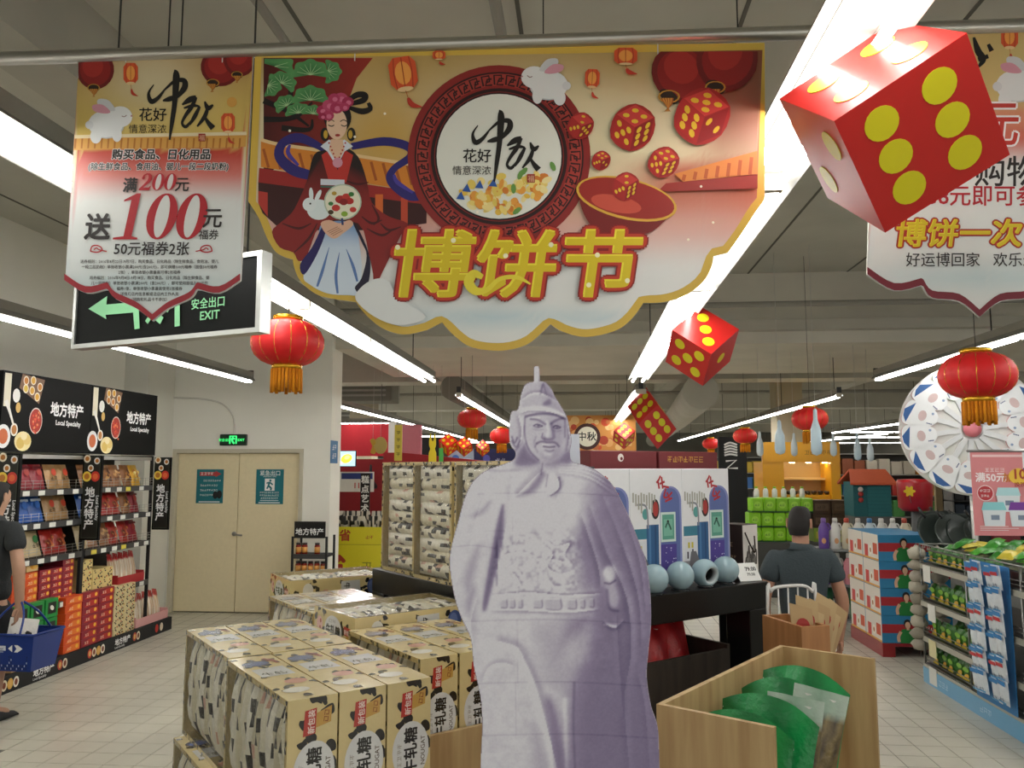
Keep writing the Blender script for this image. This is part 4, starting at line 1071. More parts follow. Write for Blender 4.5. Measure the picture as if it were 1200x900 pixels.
# ---- black table
KT = IS(1.209, .378)
tb = thing('display_table', 'black square display table behind the warrior statue', 'table', KT, TH)
bk = C('111111')
MB().rbox(0, 1.4, 0, 1.65, 1.15, 1.28, bk, .004).build('table_top', TABLEM if 'TABLEM' in globals() else PLASTIC, tb)
for x, y in ((0, 0), (1.25, 0), (0, 1.5), (1.25, 1.5)): MB().rbox(x, x + .15, y, y + .15, 0, 1.15, bk, .004).build('leg', PLASTIC, tb)
MB().box(.005, .025, .15, 1.45, .3, 1.15, bk).build('side_panel', PLASTIC, tb)
MB().box(.15, 1.14, 1.57, 1.59, .3, 1.15, bk).build('back_panel', PLASTIC, tb)
panel_bin('dark wooden bin of red pouches under the black table', KT + E2 * .16 + E1 * .03, TH, .97, .5, 1.0, .98, WOODD, floor_z=.8)
# nougat bag columns standing on the table
for i, lab in enumerate(('left', 'middle', 'right')):
    put_nougat(f'upright opened nougat box, {lab} of three standing on the black table', IS([1.235, 1.215, 1.225][i], 1.97 - i * .41, 1.28), (math.pi / 2, 0, TH))

# ---- white illustrated gift boxes
GW, GD, GH = .35, .13, .565
def gift_box():
    t = thing('gift_box', '', 'box', (0, 0, 0), 0, 'white illustrated gift boxes')
    MB().rbox(0, GW, 0, GD, 0, GH, C('e2e3e4'), .003).build('box_body', PAPER, t)
    f, n = plane((0, 0, GH), (1, 0, 0), (0, 0, 1)); p = Print(f, n)
    def X(a): return a * GW
    def Y(b): return b * GH
    def r(x0, y0, x1, y1, c): p.rect(X(x0), Y(y0), X(x1), Y(y1), C(c))
    r(0, .80, .97, .97, '8e8c90'); r(.02, .5, .33, .585, '3a7c90'); r(.03, .6, .3, .8, 'd8dade')
    arch = [(X(.56), Y(.92)), (X(.56), Y(.25))] + [(X(.77 + .21 * math.cos(a)), Y(.27 + .12 * math.sin(a))) for a in [math.pi + math.pi * k / 12 for k in range(13)]] + [(X(.98), Y(.92))]
    p.poly(arch[::-1], C('7c84b8')); p.poly([(a * .86 + X(.1), b * .97 + Y(.02)) for a, b in arch][::-1], C('5a6aa0'))
    r(.3, .47, .53, .82, '2c5a88'); r(.34, .47, .38, .82, '4a7aa8'); r(.45, .47, .48, .82, '224a74')
    r(.57, .37, .86, .62, 'cfe0d8'); r(.6, .39, .83, .6, '5a9c88'); r(.63, .43, .8, .57, '7ab8a0'); p.ell(X(.71), Y(.45), .008, .008, BLK, 8); p.stroke([(X(.66), Y(.5)), (X(.71), Y(.46)), (X(.77), Y(.52))], .004, C('2a5a4c'))
    r(.57, .64, .87, .9, '4a3c8c'); 
    rr = random.Random(3)
    for k in range(16): p.ell(X(rr.uniform(.6, .85)), Y(rr.uniform(.66, .88)), .003, None, C('d8d4ec'), 6)
    p.ell(X(.47), Y(.34), .027, .048, C('2a2226'), 18).ell(X(.475), Y(.34), .018, .036, C('a83a34'), 16)
    p.ell(X(.28), Y(.38), .02, .026, C('5a9c98'), 14); p.stroke([(X(.13), Y(.3)), (X(.3), Y(.32)), (X(.33), Y(.5))], .006, C('8a8c94'))
    for k in range(9): p.stroke([(X(.06 + k * .05), Y(.2 + .01 * (k % 3))), (X(.06 + k * .05), Y(.28 + .03 * (k % 4)))], .003, C('a8a89c'), smooth=False)
    for x, y in ((.1, .64), (.17, .64), (.22, .72)): r(x, y, x + .04, y + .05, 'c8b83a')
    for x, y in ((.08, .72), (.18, .7), (.24, .78)): r(x, y, x + .03, y + .06, '3a3440')
    p.poly([(X(.1), Y(.9)), (X(.16), Y(.72)), (X(.26), Y(.72)), (X(.42), Y(.9))][::-1], C('6a686c'))
    for a, w in (([(.5, .12), (.55, .09), (.58, .06)], .006), ([(.53, .1), (.55, .17)], .008), ([(.6, .07), (.62, .17)], .007), ([(.56, .13), (.66, .11)], .005), ([(.63, .15), (.74, .16)], .006), ([(.68, .17), (.64, .24), (.72, .24), (.8, .2)], .006), ([(.7, .2), (.76, .27)], .007), ([(.66, .28), (.8, .25)], .005)):
        p.stroke([(X(x), Y(y)) for x, y in a], [w * .5] + [w] * (len(a) - 1), C('b02a30'))
    p.build('front_print', PAPER, t)
    f, n = plane((GW, 0, GH), (0, 1, 0), (0, 0, 1)); p = Print(f, n); p.rect(.02, .08, .1, .5, C('8a92c0')); p.build('side_print', PAPER, t)
    return t
g0 = gift_box(); g0['label'] = 'white illustrated gift box nearest the dark gift bag on the black table'
g0.location = IS(2.16, .53, 1.28); g0.rotation_euler = (0, 0, TH)
dup(g0, IS(1.80, .52, 1.28), TH, 'white illustrated gift box in the middle of its row on the black table')
dup(g0, IS(1.44, .51, 1.28), TH, 'white illustrated gift box partly behind the statue shoulder')
# pale blue round canisters in front of them
def canister(label, loc, rz, hole):
    t = thing('round_canister', label, 'canister', loc, rz, 'pale blue round canisters')
    c, d = C('9ab4bc'), C('5c7078'); r = .066
    prof = [(r * math.sin(a), r - r * math.cos(a), c) for a in [.42 + (math.pi - .5 if not hole else math.pi - .46) * k / 12 for k in range(13)]]
    if hole:
        M = TR(0, 0, r) @ Matrix.Rotation(math.radians(100), 4, 'X') @ TR(0, 0, -r)
        prof = [(r * math.sin(a), r - r * math.cos(a), c) for a in [.05 + 2.35 * k / 12 for k in range(13)]]
        q = prof[-1]; prof += [(q[0] * .8, q[1] - .004, C('c4d0d2')), (q[0] * .62, q[1] - .03, C('2c2c2c')), (q[0] * .5, q[1] - .06, C('151515')), (.0, q[1] - .065, C('151515'))]
        MB().lathe(prof, c, 26, M).build('shell', GLOSS, t)
        MB().lathe([(.04, -.0), (.035, .012)], C('2a2c2e'), 18).build('foot', GLOSS, t)
    else:
        MB().lathe(prof, c, 26).build('shell', GLOSS, t)
        MB().lathe([(.045, 0), (.04, .006), (.03, .007)], C('2a2c2e'), 18).build('foot', GLOSS, t)
    return t
canister('pale blue round canister with a dark open mouth on the black table', IS(2.20, .43, 1.28), TH - .1, True)
canister('pale blue round canister behind the open one near the price card', IS(2.38, .455, 1.28), TH, False)
canister('pale blue round canister in the middle of the black table edge', IS(2.03, .43, 1.28), TH, False)
canister('pale blue round canister half hidden by the statue arm', IS(1.85, .42, 1.28), TH, False)
# price card
def card(name, label, loc, rz, w, h, tilt, lines, base=C('e6e6e2'), cat='price card'):
    t = thing(name, label, cat, loc, rz)
    M = Matrix.Rotation(-tilt, 4, 'X')
    MB().box(-w / 2, w / 2, 0, .004, 0, h, base, M).build('card_sheet', PAPER, t)
    MB().box(-w * .3, w * .3, .01, .05, 0, .004, C('c8c8c4')).build('foot', PLASTIC, t)
    f, n = plane(M @ Vector((-w / 2, 0, h)), (1, 0, 0), M @ Vector((0, 0, 1))); p = Print(f, n)
    for s, x, y, z, b in lines: p.text(s, x * w, y * h, z * h, C('22201e'), b)
    p.build('print', PAPER, t); return t
card('price_card', 'white tilted price card on the corner of the black table', IS(2.53, .42, 1.283), TH - .25, .13, .1, .6, [('79.00', .42, .45, .3, .03), ('79.00', .42, .72, .22, .02), ])
# dark gift bag with a white side and rope handles
t = thing('gift_bag', 'dark brown and white gift bag with rope handles on the table corner', 'gift bag', IS(2.63, .55, 1.28), TH + .03)
MB().rbox(0, .13, 0, .15, 0, .27, C('2c221e'), .003).build('bag_body', PAPER, t)
f, n = plane((0, 0, .27), (1, 0, 0), (0, 0, 1)); p = Print(f, n); p.rect(0.003, .003, .127, .267, C('dcd8d0'))
for k in range(8): p.stroke([(.02 + .012 * k, .2 - .02 * (k % 4)), (.03 + .012 * k, .17 - .03 * (k % 3)), (.035 + .011 * k, .21)], .006, C('4a4640'))
p.build('white_side', PAPER, t)
f, n = plane((0, .15, .25), (0, -1, 0), (0, 0, 1)); p = Print(f, n); p.scrib(2, .03, .1, .03, C('a08a6c')); p.scrib(4, .03, .16, .02, C('a08a6c')); p.build('front_print', PAPER, t)
MB().tube(spl([(.02, -.002, .23), (.03, -.03, .16), (.05, -.04, .13), (.075, -.02, .21)], 5), .004, C('2a1c14'), 6).build('rope_handle', FABRIC, t)
rs = thing('display_riser', 'narrow dark riser under the gift bag at the table end', 'riser', IS(2.625, .54), TH); MB().rbox(0, .15, 0, .18, 0, 1.278, C('1a1a1a'), .004).build('riser_body', MATTE, rs)
# maroon boxes and pale cut-out backs standing behind
for i, lab in enumerate(('maroon gift box with a white emblem standing behind the white boxes', 'maroon gift box with gold lettering standing behind the white boxes')):
    t = thing('maroon_box', lab, 'box', IS(1.75 + i * .47, .74, 1.28), TH, 'maroon gift boxes')
    MB().rbox(0, .455, 0, .12, 0, .655, C('6e1c22'), .004).build('box_body', PAPER, t)
    f, n = plane((0, 0, .655), (1, 0, 0), (0, 0, 1)); p = Print(f, n)
    if i == 0: p.ell(.2, .035, .02, None, C('e4dcd4'), 16).ell(.205, .04, .009, None, C('6e1c22'), 10)
    else: p.scrib(7, .06, .06, .04, C('c8963a'))
    p.build('print', PAPER, t)
def cutout(label, outline, px0, py0, s, pos, zb, rz, col):
    t = thing('cutout_board', label, 'cutout', (pos.x, pos.y, zb), rz)
    m = MB(); f = lambda x, y: Vector((x, 0, -y)); m.slab(outline, f, (0, -1, 0), .006, col, C('b8bac0')); m.build('board', PAPER, t)
    return t
q = IS(1.52, .72); cutout('pale bust-shaped cut-out seen from behind beside the helmet', spl([(-.07, 0), (-.07, -.05), (-.03, -.08), (-.03, -.14), (-.02, -.19), (.012, -.19), (.03, -.14), (.025, -.09), (.055, -.06), (.06, 0)], 4), 0, 0, 1, q, 1.86, TH, C('c6cad4'))
q = IS(1.62, .72); cutout('pale blocky cut-out seen from behind between helmet and dice', [(-.04, 0), (-.035, -.14), (-.01, -.15), (.045, -.15), (.05, 0)], 0, 0, 1, q, 1.86, TH, C('b4b8c2'))
t = thing('display_riser', 'dark riser behind the white gift boxes holding pale cut-outs', 'riser', IS(1.46, .67, 1.28), TH)
MB().rbox(0, .26, .0, .12, 0, .575, C('3a3a3c'), .004).build('riser_body', MATTE, t)

# ---- pine bin at the right with green pouches
CP = Vector((.214, 2.502, 0)); CA = math.radians(56.5)
CX = Vector((math.cos(CA), math.sin(CA), 0)); CYv = Vector((math.sin(CA), -math.cos(CA), 0))
bn = thing('display_bin', 'pine bin with a low front holding green pouches', 'bin', CP, CA)
# local y is to the left, so the bin spans y from -.355 to 0
Lc, Dc, zt, th = 1.02, .355, 1.15, .018
MB().box(0, Lc, -th, 0, 0, zt, WHT).build('back_panel', WOOD, bn)
MB().box(0, th, -Dc, -th, 0, zt, WHT).build('side_panel', WOOD, bn)
MB().box(Lc - th, Lc, -Dc, -th, 0, zt, WHT).build('side_panel', WOOD, bn)
MB().box(th, Lc - th, -Dc, -Dc + th, 0, .55, WHT).build('front_panel', WOOD, bn)
MB().box(th, Lc - th, -Dc + th, -th, .66, .68, WHT).build('bin_floor', WOOD, bn)
def CB(x, y, z): return CP + CX * x + CYv * y + Vector((0, 0, z))
def pouch(name, label, cat, loc, rot, w, h, t_, col, group, top=True, lab=None, rnd=random.Random(2), mat=POUCH, arc=0.0):
    t = thing(name, label, cat, loc, 0, group); t.rotation_euler = rot
    m = MB(); nx, ny = 12, 14; V = []; F = []; cs = []
    for s in (-1, 1):
        for j in range(ny + 1):
            for i in range(nx + 1):
                u, v = i / nx * 2 - 1, j / ny
                d = max(0, 1 - abs(u) ** 3) ** .6 * max(0, math.sin(min(1, v * 1.02) * math.pi)) ** .7
                V.append((u * w / 2 * (1 - .06 * math.sin(v * 3.14)), s * t_ / 2 * d + .004 * math.sin(7 * u + 5 * v), v * h + arc * (1 - u * u) * v)); cs.append(col(u, v) if callable(col) else col)
        o = 0 if s < 0 else (nx + 1) * (ny + 1)
        for j in range(ny):
            for i in range(nx):
                q = (o + j * (nx + 1) + i, o + j * (nx + 1) + i + 1, o + (j + 1) * (nx + 1) + i + 1, o + (j + 1) * (nx + 1) + i); F.append(q if s < 0 else q[::-1])
    m.mesh(V, F, cs, None, True); m.build('pouch_body', mat, t)
    if top: MB().box(-w * .49, w * .49, -.003, .003, h * .93, h * .945, C('dcdcd4') if top is True else top).build('seal_strip', POUCH, t)
    if lab: lab(t, w, h, t_)
    return t
gr = C('128040'); gp = 'green glossy pouches in the pine bin'
gcol = lambda u, v: mix(C('0f7038'), C('1c9a50'), .5 + .5 * math.sin(6 * u + 4 * v))
for i, (x, y, z, tx, ty, w, lab) in enumerate(((.30, .17, .69, -.12, .10, .31, 'green glossy pouch second from the statue in the pine bin'), (.13, .185, .69, -.10, .04, .30, 'green glossy pouch nearest the statue in the pine bin'), (.60, .16, .69, -.2, .12, .30, 'green glossy pouch farthest from the statue in the pine bin'), (.50, .20, .69, -.12, -.06, .28, 'green glossy pouch third from the statue in the pine bin'))):
    pouch('green_pouch', lab, 'pouch', CB(x, y, z), (tx, ty, CA - math.pi / 2), w, [.40, .39, .43, .41][i], .06, gcol, gp, arc=.05)
dried = lambda u, v: mix(C('3a2c1c'), C('94804e'), .5 + .5 * math.sin(13 * u + 3) * math.sin(17 * v + 1)) if v < .8 else mix(C('8aa890'), C('b8c8b8'), abs(u))
for i, (x, y, z, rz, tx, ty) in enumerate(((.34, .25, .72, -1.3, -.10, .10), (.47, .25, .72, -1.2, -.12, .2))):
    pouch('dried_food_bag', ['clear bag of dried brown food leaning at the front of the pine bin', 'clear bag of dried brown food beside the low bin front'][i], 'bag', CB(x, y, z), (tx, ty, CA + rz), .17, .42, .05, dried, 'clear bags of dried food')
# red pouches in the dark bin under the table
rc = lambda u, v: mix(C('a81c22'), C('d8383a'), .5 + .5 * math.sin(5 * u + 3 * v))
for i in range(4):
    o = KT + E2 * (.36 + i * .2) + E1 * (.16 + .05 * (i % 2)) + Vector((0, 0, .81))
    pouch('red_pouch', ['red pouch at the statue end of the dark bin under the table', 'second red pouch from the statue in the dark bin', 'third red pouch from the statue in the dark bin', 'red pouch at the table leg end of the dark bin'][i], 'pouch', o, (-.35, .35 - .1 * i, TH), .26, .30, .05, rc, 'red pouches under the table')
# orange bin of kraft paper bags, white wire basket
o = Vector((.93, 3.62, 0)); ka = math.radians(20)
panel_bin('orange wooden bin of kraft paper bags behind the pine bin', o, ka, .14, .3, 1.17, 1.17, WOODO, floor_z=.9)
kc = C('b89a6c')
for i in range(7):
    t = thing('kraft_bag', ['kraft paper bag nearest the table in the orange bin', 'second kraft paper bag in the orange bin', 'third kraft paper bag in the orange bin', 'kraft paper bag in the middle of the orange bin', 'fifth kraft paper bag in the orange bin', 'kraft paper bag leaning far right in the orange bin', 'outermost kraft paper bag leaning out of the orange bin'][i], 'paper bag', o + Vector((.04 + .012 * i, .06 + .03 * i, .902)), 0, 'kraft paper bags')
    t.rotation_euler = (-.08 - .02 * i, -.05 + .075 * i, ka - .3 - .02 * i)
    hgt = .36 + .03 * math.sin(i * 2.1); w = .095
    MB().mesh([(-w / 2, -.012, 0), (w / 2, -.012, 0), (w / 2, .012, 0), (-w / 2, .012, 0), (-w / 2, -.002, hgt), (w / 2, -.002, hgt - .03), (w / 2, .002, hgt - .03), (-w / 2, .002, hgt)], [(0, 3, 2, 1), (4, 5, 6, 7), (0, 1, 5, 4), (1, 2, 6, 5), (2, 3, 7, 6), (3, 0, 4, 7)], mix(kc, C('d0b888'), .3 * (i % 3))).build('bag_body', PAPER, t)
    f, n = plane((-w / 2, -.0125, 0), (1, 0, 0), (0, .025, 1)); p = Print(f, n, lift=.002); p.ell(w / 2, -hgt * .72, .03, .035, C('a83028'), 14); p.build('round_stamp', PAPER, t)
t = thing('wire_basket', 'white wire basket frame beside the kraft bags', 'basket', Vector((.86, 3.93, 0)), .4)
wm = C('dadad6')
MB().tube(spl([(0, 0, 0), (0, 0, 1.2), (.02, 0, 1.27), (.06, 0, 1.29), (.2, 0, 1.29), (.25, 0, 1.26), (.27, 0, 1.2), (.27, 0, 0)], 4), .008, wm, 6).build('frame', PLASTIC, t)
for k in range(4): MB().tube([(.06 + .055 * k, 0, 0), (.06 + .055 * k, 0, 1.288)], .004, wm, 5).build('bar', PLASTIC, t)
# ================================================================== flat printed standee of a stone warrior
SY = 2.3
SIL = [(625.5, 447), (625.5, 431), (627, 429), (631, 429), (632, 431), (632.5, 446)]
SIL += spl([(640, 448), (647, 457), (650, 464), (655, 472), (660, 480), (665, 490), (668, 505), (670, 517), (668, 530), (671, 541), (685, 545), (700, 552), (717, 567), (730, 590), (740, 612), (750, 638), (757, 657), (762, 693), (763, 730), (760, 763), (758, 793), (763, 827), (771, 853), (773, 900), (776, 980), (780, 1100), (778, 1200), (775, 1295)], 4)
SIL += spl([(560, 1295), (556, 1200), (560, 1050), (563, 900), (565, 853), (563, 817), (555, 780), (552, 750), (540, 723), (532, 697), (527, 663), (529, 640), (537, 610), (545, 582), (555, 563), (570, 551), (592, 543), (602, 538), (604, 530), (598, 521), (596.5, 502), (599, 483), (605, 481), (608, 475), (611, 460), (616, 450), (625.4, 447)], 4)[:-1]
_xs = np.arange(524, 782, 1.2); _ys = np.concatenate([np.arange(428, 906, 1.2), np.arange(907, 1299, 5.0)])
PX, PY = np.meshgrid(_xs, _ys)
def seg_d(P):
    """distance to a polyline and signed side (+ right of travel on the page)"""
    best = np.full(PX.shape, 1e9); side = np.zeros(PX.shape); par = np.zeros(PX.shape); n = len(P) - 1
    for i in range(n):
        (ax, ay), (bx, by) = P[i][:2], P[i + 1][:2]; dx, dy = bx - ax, by - ay; L = dx * dx + dy * dy + 1e-9
        t = np.clip(((PX - ax) * dx + (PY - ay) * dy) / L, 0, 1); d = np.hypot(PX - ax - t * dx, PY - ay - t * dy)
        m = d < best; best = np.where(m, d, best); side = np.where(m, np.sign(dx * (PY - ay) - dy * (PX - ax)), side); par = np.where(m, (i + t) / n, par)
    return best, side, par
def inside(P):
    r = np.zeros(PX.shape, bool); m = len(P)
    for i in range(m):
        (ax, ay), (bx, by) = P[i][:2], P[(i + 1) % m][:2]
        if ay == by: continue
        r ^= ((ay > PY) != (by > PY)) & (PX < (bx - ax) * (PY - ay) / (by - ay) + ax)
    return r
def softmask(P, soft):
    P = spl(P, 4, True); d, _, _ = seg_d(P + [P[0]]); s = np.where(inside(P), d, -d)
    return 1 / (1 + np.exp(-np.clip(s / soft, -30, 30)))
def sm(a, b, t):
    t = np.clip((t - a) / (b - a), 0, 1); return t * t * (3 - 2 * t)
_r = np.random.RandomState(4)
def noise2(sx, sy):
    g = _r.rand(64, 64); u, v = (PX / sx) % 63, (PY / sy) % 63; i, j = u.astype(int), v.astype(int); fu, fv = u - i, v - j
    fu, fv = fu * fu * (3 - 2 * fu), fv * fv * (3 - 2 * fv)
    return (g[j, i] * (1 - fu) + g[j, i + 1] * fu) * (1 - fv) + (g[j + 1, i] * (1 - fu) + g[j + 1, i + 1] * fu) * fv - .5
# tone: 1 = pale stone, 0 = deep violet print
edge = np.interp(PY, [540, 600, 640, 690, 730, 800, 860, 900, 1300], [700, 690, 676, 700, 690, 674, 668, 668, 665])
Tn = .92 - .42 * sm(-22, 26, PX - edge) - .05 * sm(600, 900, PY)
Tn += .06 * noise2(14, 14) + .05 * noise2(5, 5)
def area(P, val, soft=1.5, k=1.0):
    global Tn
    m = softmask(P, soft) * k; Tn = Tn * (1 - m) + val * m
def line(P, w, amt, n=5):
    global Tn
    d, s, t = seg_d(spl(P, n) if len(P) > 2 else P); Tn = Tn + amt * np.exp(-(d / w) ** 2)
def fold(P, w, amt, ends=True):
    """a crease: light on one side, dark on the other, fading to its ends"""
    global Tn
    d, s, t = seg_d(spl(P, 5) if len(P) > 2 else P); f = np.sin(np.clip(t, 0, 1) * math.pi) ** .5 if ends else 1
    Tn = Tn + amt * s * np.exp(-((d - w * .45) / w) ** 2) * f
# cape, left side
area([(583, 612), (590, 592), (588, 640), (580, 672), (570, 712), (566, 708), (574, 660)], .38, 1.2)
area([(551, 655), (561, 640), (557, 668), (549, 692), (545, 678)], .66, 3); area([(556, 604), (574, 588), (566, 602)], .6, 2)
area([(548, 700), (556, 690), (552, 724), (546, 716)], .62, 2.5)
fold([(560, 700), (552, 730), (556, 760)], 5, .08); fold([(575, 560), (560, 600), (548, 650)], 6, -.05); fold([(600, 556), (596, 600), (588, 640)], 4, -.06)
line([(560, 548), (585, 552), (612, 550)], 2, -.12); line([(537, 625), (580, 622), (640, 626)], 1, -.05)
# scarf and knot
area([(603, 536), (622, 526), (640, 540), (632, 552), (610, 552)], .86, 1.5)
fold([(640, 548), (625, 560), (612, 574), (604, 580)], 4, -.16); area([(634, 552), (640, 556), (626, 576), (606, 582), (618, 572)], .58, 1.5)
fold([(648, 552), (656, 566), (650, 578), (640, 580)], 4, .16); line([(642, 556), (640, 570)], 1.2, -.2); line([(655, 560), (656, 572), (646, 580)], 1.6, -.3)
for k in range(4): fold([(655, 545 + k * 3), (690, 547 + k * 4.5), (720, 562 + k * 6)], 2.2, -.10)
area([(636, 542), (650, 543), (652, 553), (640, 554)], .86, 1.2); line([(636, 543), (634, 556)], 1, -.2)
# breastplate: embossed relief
m = softmask([(588, 628), (640, 622), (676, 628), (678, 690), (640, 696), (584, 692)], 3)
em = noise2(3.2, 3.2) + .8 * noise2(6, 6); Tn = Tn + m * .30 * em
for P in ([(640, 632), (652, 640), (668, 636), (662, 650), (672, 662)], [(640, 640), (648, 650), (642, 664), (656, 672), (672, 668)], [(645, 655), (662, 658)], [(598, 668), (606, 676), (612, 688)], [(604, 664), (612, 672)], [(640, 672), (650, 686), (672, 684)], [(590, 650), (610, 646), (628, 652)]): fold(P, 1.8, .2)
fold([(584, 628), (584, 692)], 3, -.12); area([(676, 630), (690, 618), (706, 650), (700, 690), (680, 690)], .5, 6, .7)
# belt
fold([(576, 697), (620, 694), (660, 697), (708, 695)], 1.8, .22); fold([(574, 716), (620, 716), (665, 718), (704, 714)], 2.2, -.2)
for a, b, w, h in ((588, 703, 6, 9), (598, 703, 5, 9), (608, 703, 4, 9), (626, 703, 9, 9), (640, 702, 17, 12), (666, 703, 9, 10), (681, 703, 4, 9), (692, 702, 4, 9)):
    area([(a, b), (a + w, b), (a + w, b + h), (a, b + h)], .66, .8, .5); line([(a, b), (a + w, b)], .9, .12); line([(a, b + h), (a + w, b + h), (a + w, b)], 1, -.22)
# fist on a hilt
area([(706, 668), (714, 662), (724, 690), (732, 718), (722, 738), (706, 728), (702, 700)], .46, 4, .8)
area([(708, 675), (712, 665), (720, 667), (722, 680), (726, 700), (722, 712), (712, 708), (709, 690)], .72, 1.5); area([(707, 672), (711, 664), (719, 665), (720, 676), (713, 681)], .92, 1)
line([(709, 683), (715, 684), (721, 680)], 1.2, -.3); line([(711, 692), (714, 712), (724, 716)], 2, -.2); fold([(706, 728), (720, 736), (732, 726)], 3, -.2); line([(708, 732), (722, 734)], 1.4, .2)
# robe below the belt
area([(662, 728), (690, 722), (684, 740), (668, 752), (650, 770)], .50, 4, .8); area([(645, 724), (672, 724), (640, 742)], .74, 3, .6)
area([(628, 740), (652, 736), (668, 762), (672, 800), (655, 812), (636, 792)], .72, 6, .8)
fold([(588, 752), (606, 758), (616, 776), (630, 810), (650, 888), (653, 905)], 5, .16, False); line([(604, 762), (620, 790), (640, 850), (648, 900)], 3, .12)
area([(640, 820), (650, 828), (660, 870), (668, 905), (652, 905), (646, 860)], .42, 3, .85); area([(624, 850), (634, 866), (642, 905), (628, 905)], .62, 4, .7)
fold([(565, 800), (572, 782), (588, 776), (602, 780)], 3, .12); area([(566, 808), (572, 788), (590, 782), (600, 790), (584, 800)], .82, 3, .5)
area([(672, 800), (700, 790), (732, 800), (740, 905), (674, 905)], .46, 6, .6); line([(673, 800), (672, 850), (674, 905)], 1.6, -.15); line([(662, 820), (664, 905)], 3, .16)
# cape, right side: long hanging folds
for P, w, a in (([(690, 590), (712, 650), (734, 700), (740, 760), (732, 820), (738, 905)], 5, -.13), ([(705, 578), (730, 640), (748, 700), (752, 760)], 4, -.10), ([(680, 600), (700, 660), (704, 690)], 4, -.12), ([(722, 720), (726, 780), (730, 840)], 3.5, .12), ([(748, 790), (756, 830), (762, 905)], 4, -.12), ([(735, 612), (750, 660), (757, 720)], 3, -.08)): fold(P, w, a)
area([(720, 742), (736, 735), (738, 800), (730, 860), (722, 800)], .40, 3, .7); area([(744, 800), (754, 805), (768, 860), (770, 905), (742, 905)], .44, 4, .7)
area([(690, 575), (712, 590), (720, 640), (700, 620)], .62, 6, .5)
# masonry joints
for y, a, b in ((578, 560, 735), (727, 545, 760), (800, 560, 758), (861, 565, 770), (640, 530, 585)): line([(a, y + 1), ((a + b) / 2, y - 1), (b, y + 4)], .9, -.09)
for x, a, b in ((600, 578, 640), (606, 726, 800), (604, 800, 861)): line([(x, a), (x + 1, b)], .8, -.07)
# helmet
area([(611, 482), (612, 460), (620, 447), (638, 447), (650, 462), (664, 488), (640, 478), (618, 482)], .80, 1.2)
area([(634, 452), (640, 449), (648, 458), (650, 466), (640, 464)], .58, 2, .8); line([(633, 462), (636, 451)], 1.2, -.22); line([(640, 462), (637, 450)], 1, -.15)
fold([(612, 468), (622, 461), (636, 461), (652, 470)], 2, .14); area([(645, 466), (664, 486), (655, 482), (644, 474)], .62, 3, .7)
area([(637, 472), (644, 468), (645, 474), (638, 475)], .5, .8); line([(607, 480), (625, 477), (645, 479), (662, 487)], 1.5, .10); fold([(606, 486), (622, 481), (645, 483), (664, 491)], 2.2, -.2)
line([(628, 430), (628, 446)], 3, .1); line([(632, 431), (632, 446)], 1, -.25)
# ear guards and neck
area([(600, 484), (611, 484), (612, 510), (608, 530), (602, 530), (598, 515)], .82, 1.2); fold([(607, 486), (611, 505), (608, 525)], 2.4, -.16)
line([(600, 512), (603, 519), (606, 513)], 1.2, -.3); line([(600, 517), (605, 524), (610, 516)], 1.2, -.25); line([(604, 528), (612, 518), (614, 500)], 1.4, -.2)
area([(614, 520), (620, 530), (632, 542), (612, 546), (604, 541)], .42, 2, .9); area([(662, 490), (668, 505), (670, 538), (660, 540), (664, 515)], .55, 2, .8); fold([(664, 495), (667, 512), (664, 530)], 2, -.12)
area([(640, 543), (668, 530), (672, 541), (650, 546)], .44, 2.5, .8)
# face
area([(616, 489), (630, 486), (648, 487), (662, 492), (662, 512), (656, 530), (646, 541), (632, 538), (621, 526), (616, 508)], .82, 1.2)
area([(645, 490), (662, 493), (661, 513), (655, 530), (646, 539), (650, 520), (646, 505)], .66, 2.5, .75)
line([(616, 488), (632, 485), (650, 486), (662, 491)], 1.6, -.42); line([(615, 490), (615, 510), (620, 527), (631, 539)], 1.1, -.28); line([(662, 494), (662, 512)], 1.2, -.2)
line([(622, 491), (630, 492), (639, 497)], 1.5, -.28); line([(660, 490), (653, 492), (646, 496)], 1.5, -.26); line([(620, 489), (632, 489.5)], 1.3, .12)
for cx, cy, w in ((631, 499, 5.5), (653, 500.5, 4.5)):
    line([(cx - w, cy), (cx - w * .3, cy - 1.8), (cx + w * .8, cy + .2)], .8, -.5); line([(cx - w * .8, cy + 1.2), (cx, cy + 1.9), (cx + w * .8, cy + 1)], .7, -.28); area(circ(cx, cy, 1.4, 1.3, 8), .3, .5); line([(cx - w, cy + 4), (cx, cy + 5), (cx + w, cy + 4)], 1, -.1)
line([(641, 495), (643, 505), (641, 511)], 2, .12); line([(646, 497), (648, 506), (649, 512)], 2, -.22); area([(637, 512), (642, 514), (649, 513), (647, 516), (639, 516)], .44, .8); line([(636, 508), (635, 513), (638, 515)], .9, -.25)
line([(629, 520), (634, 517.5), (642, 518.5), (650, 518.5), (655, 523)], 1.3, -.34); line([(629, 519), (627, 524)], 1, -.12); line([(637, 523), (643, 524), (650, 523.5)], 1, -.42); line([(639, 527.5), (644, 529), (649, 527.5)], 1.1, -.2); line([(636, 521), (642, 521)], .9, .1)
line([(628, 512), (626, 520), (630, 530)], 1.3, -.12); area([(634, 533), (645, 535), (656, 528), (650, 539), (638, 540)], .6, 2, .6); line([(640, 532), (645, 533)], 2, .08)
Tn = np.clip(.74 + (Tn - .72) * 1.38 + .05 * noise2(2, 2), .06, .98)
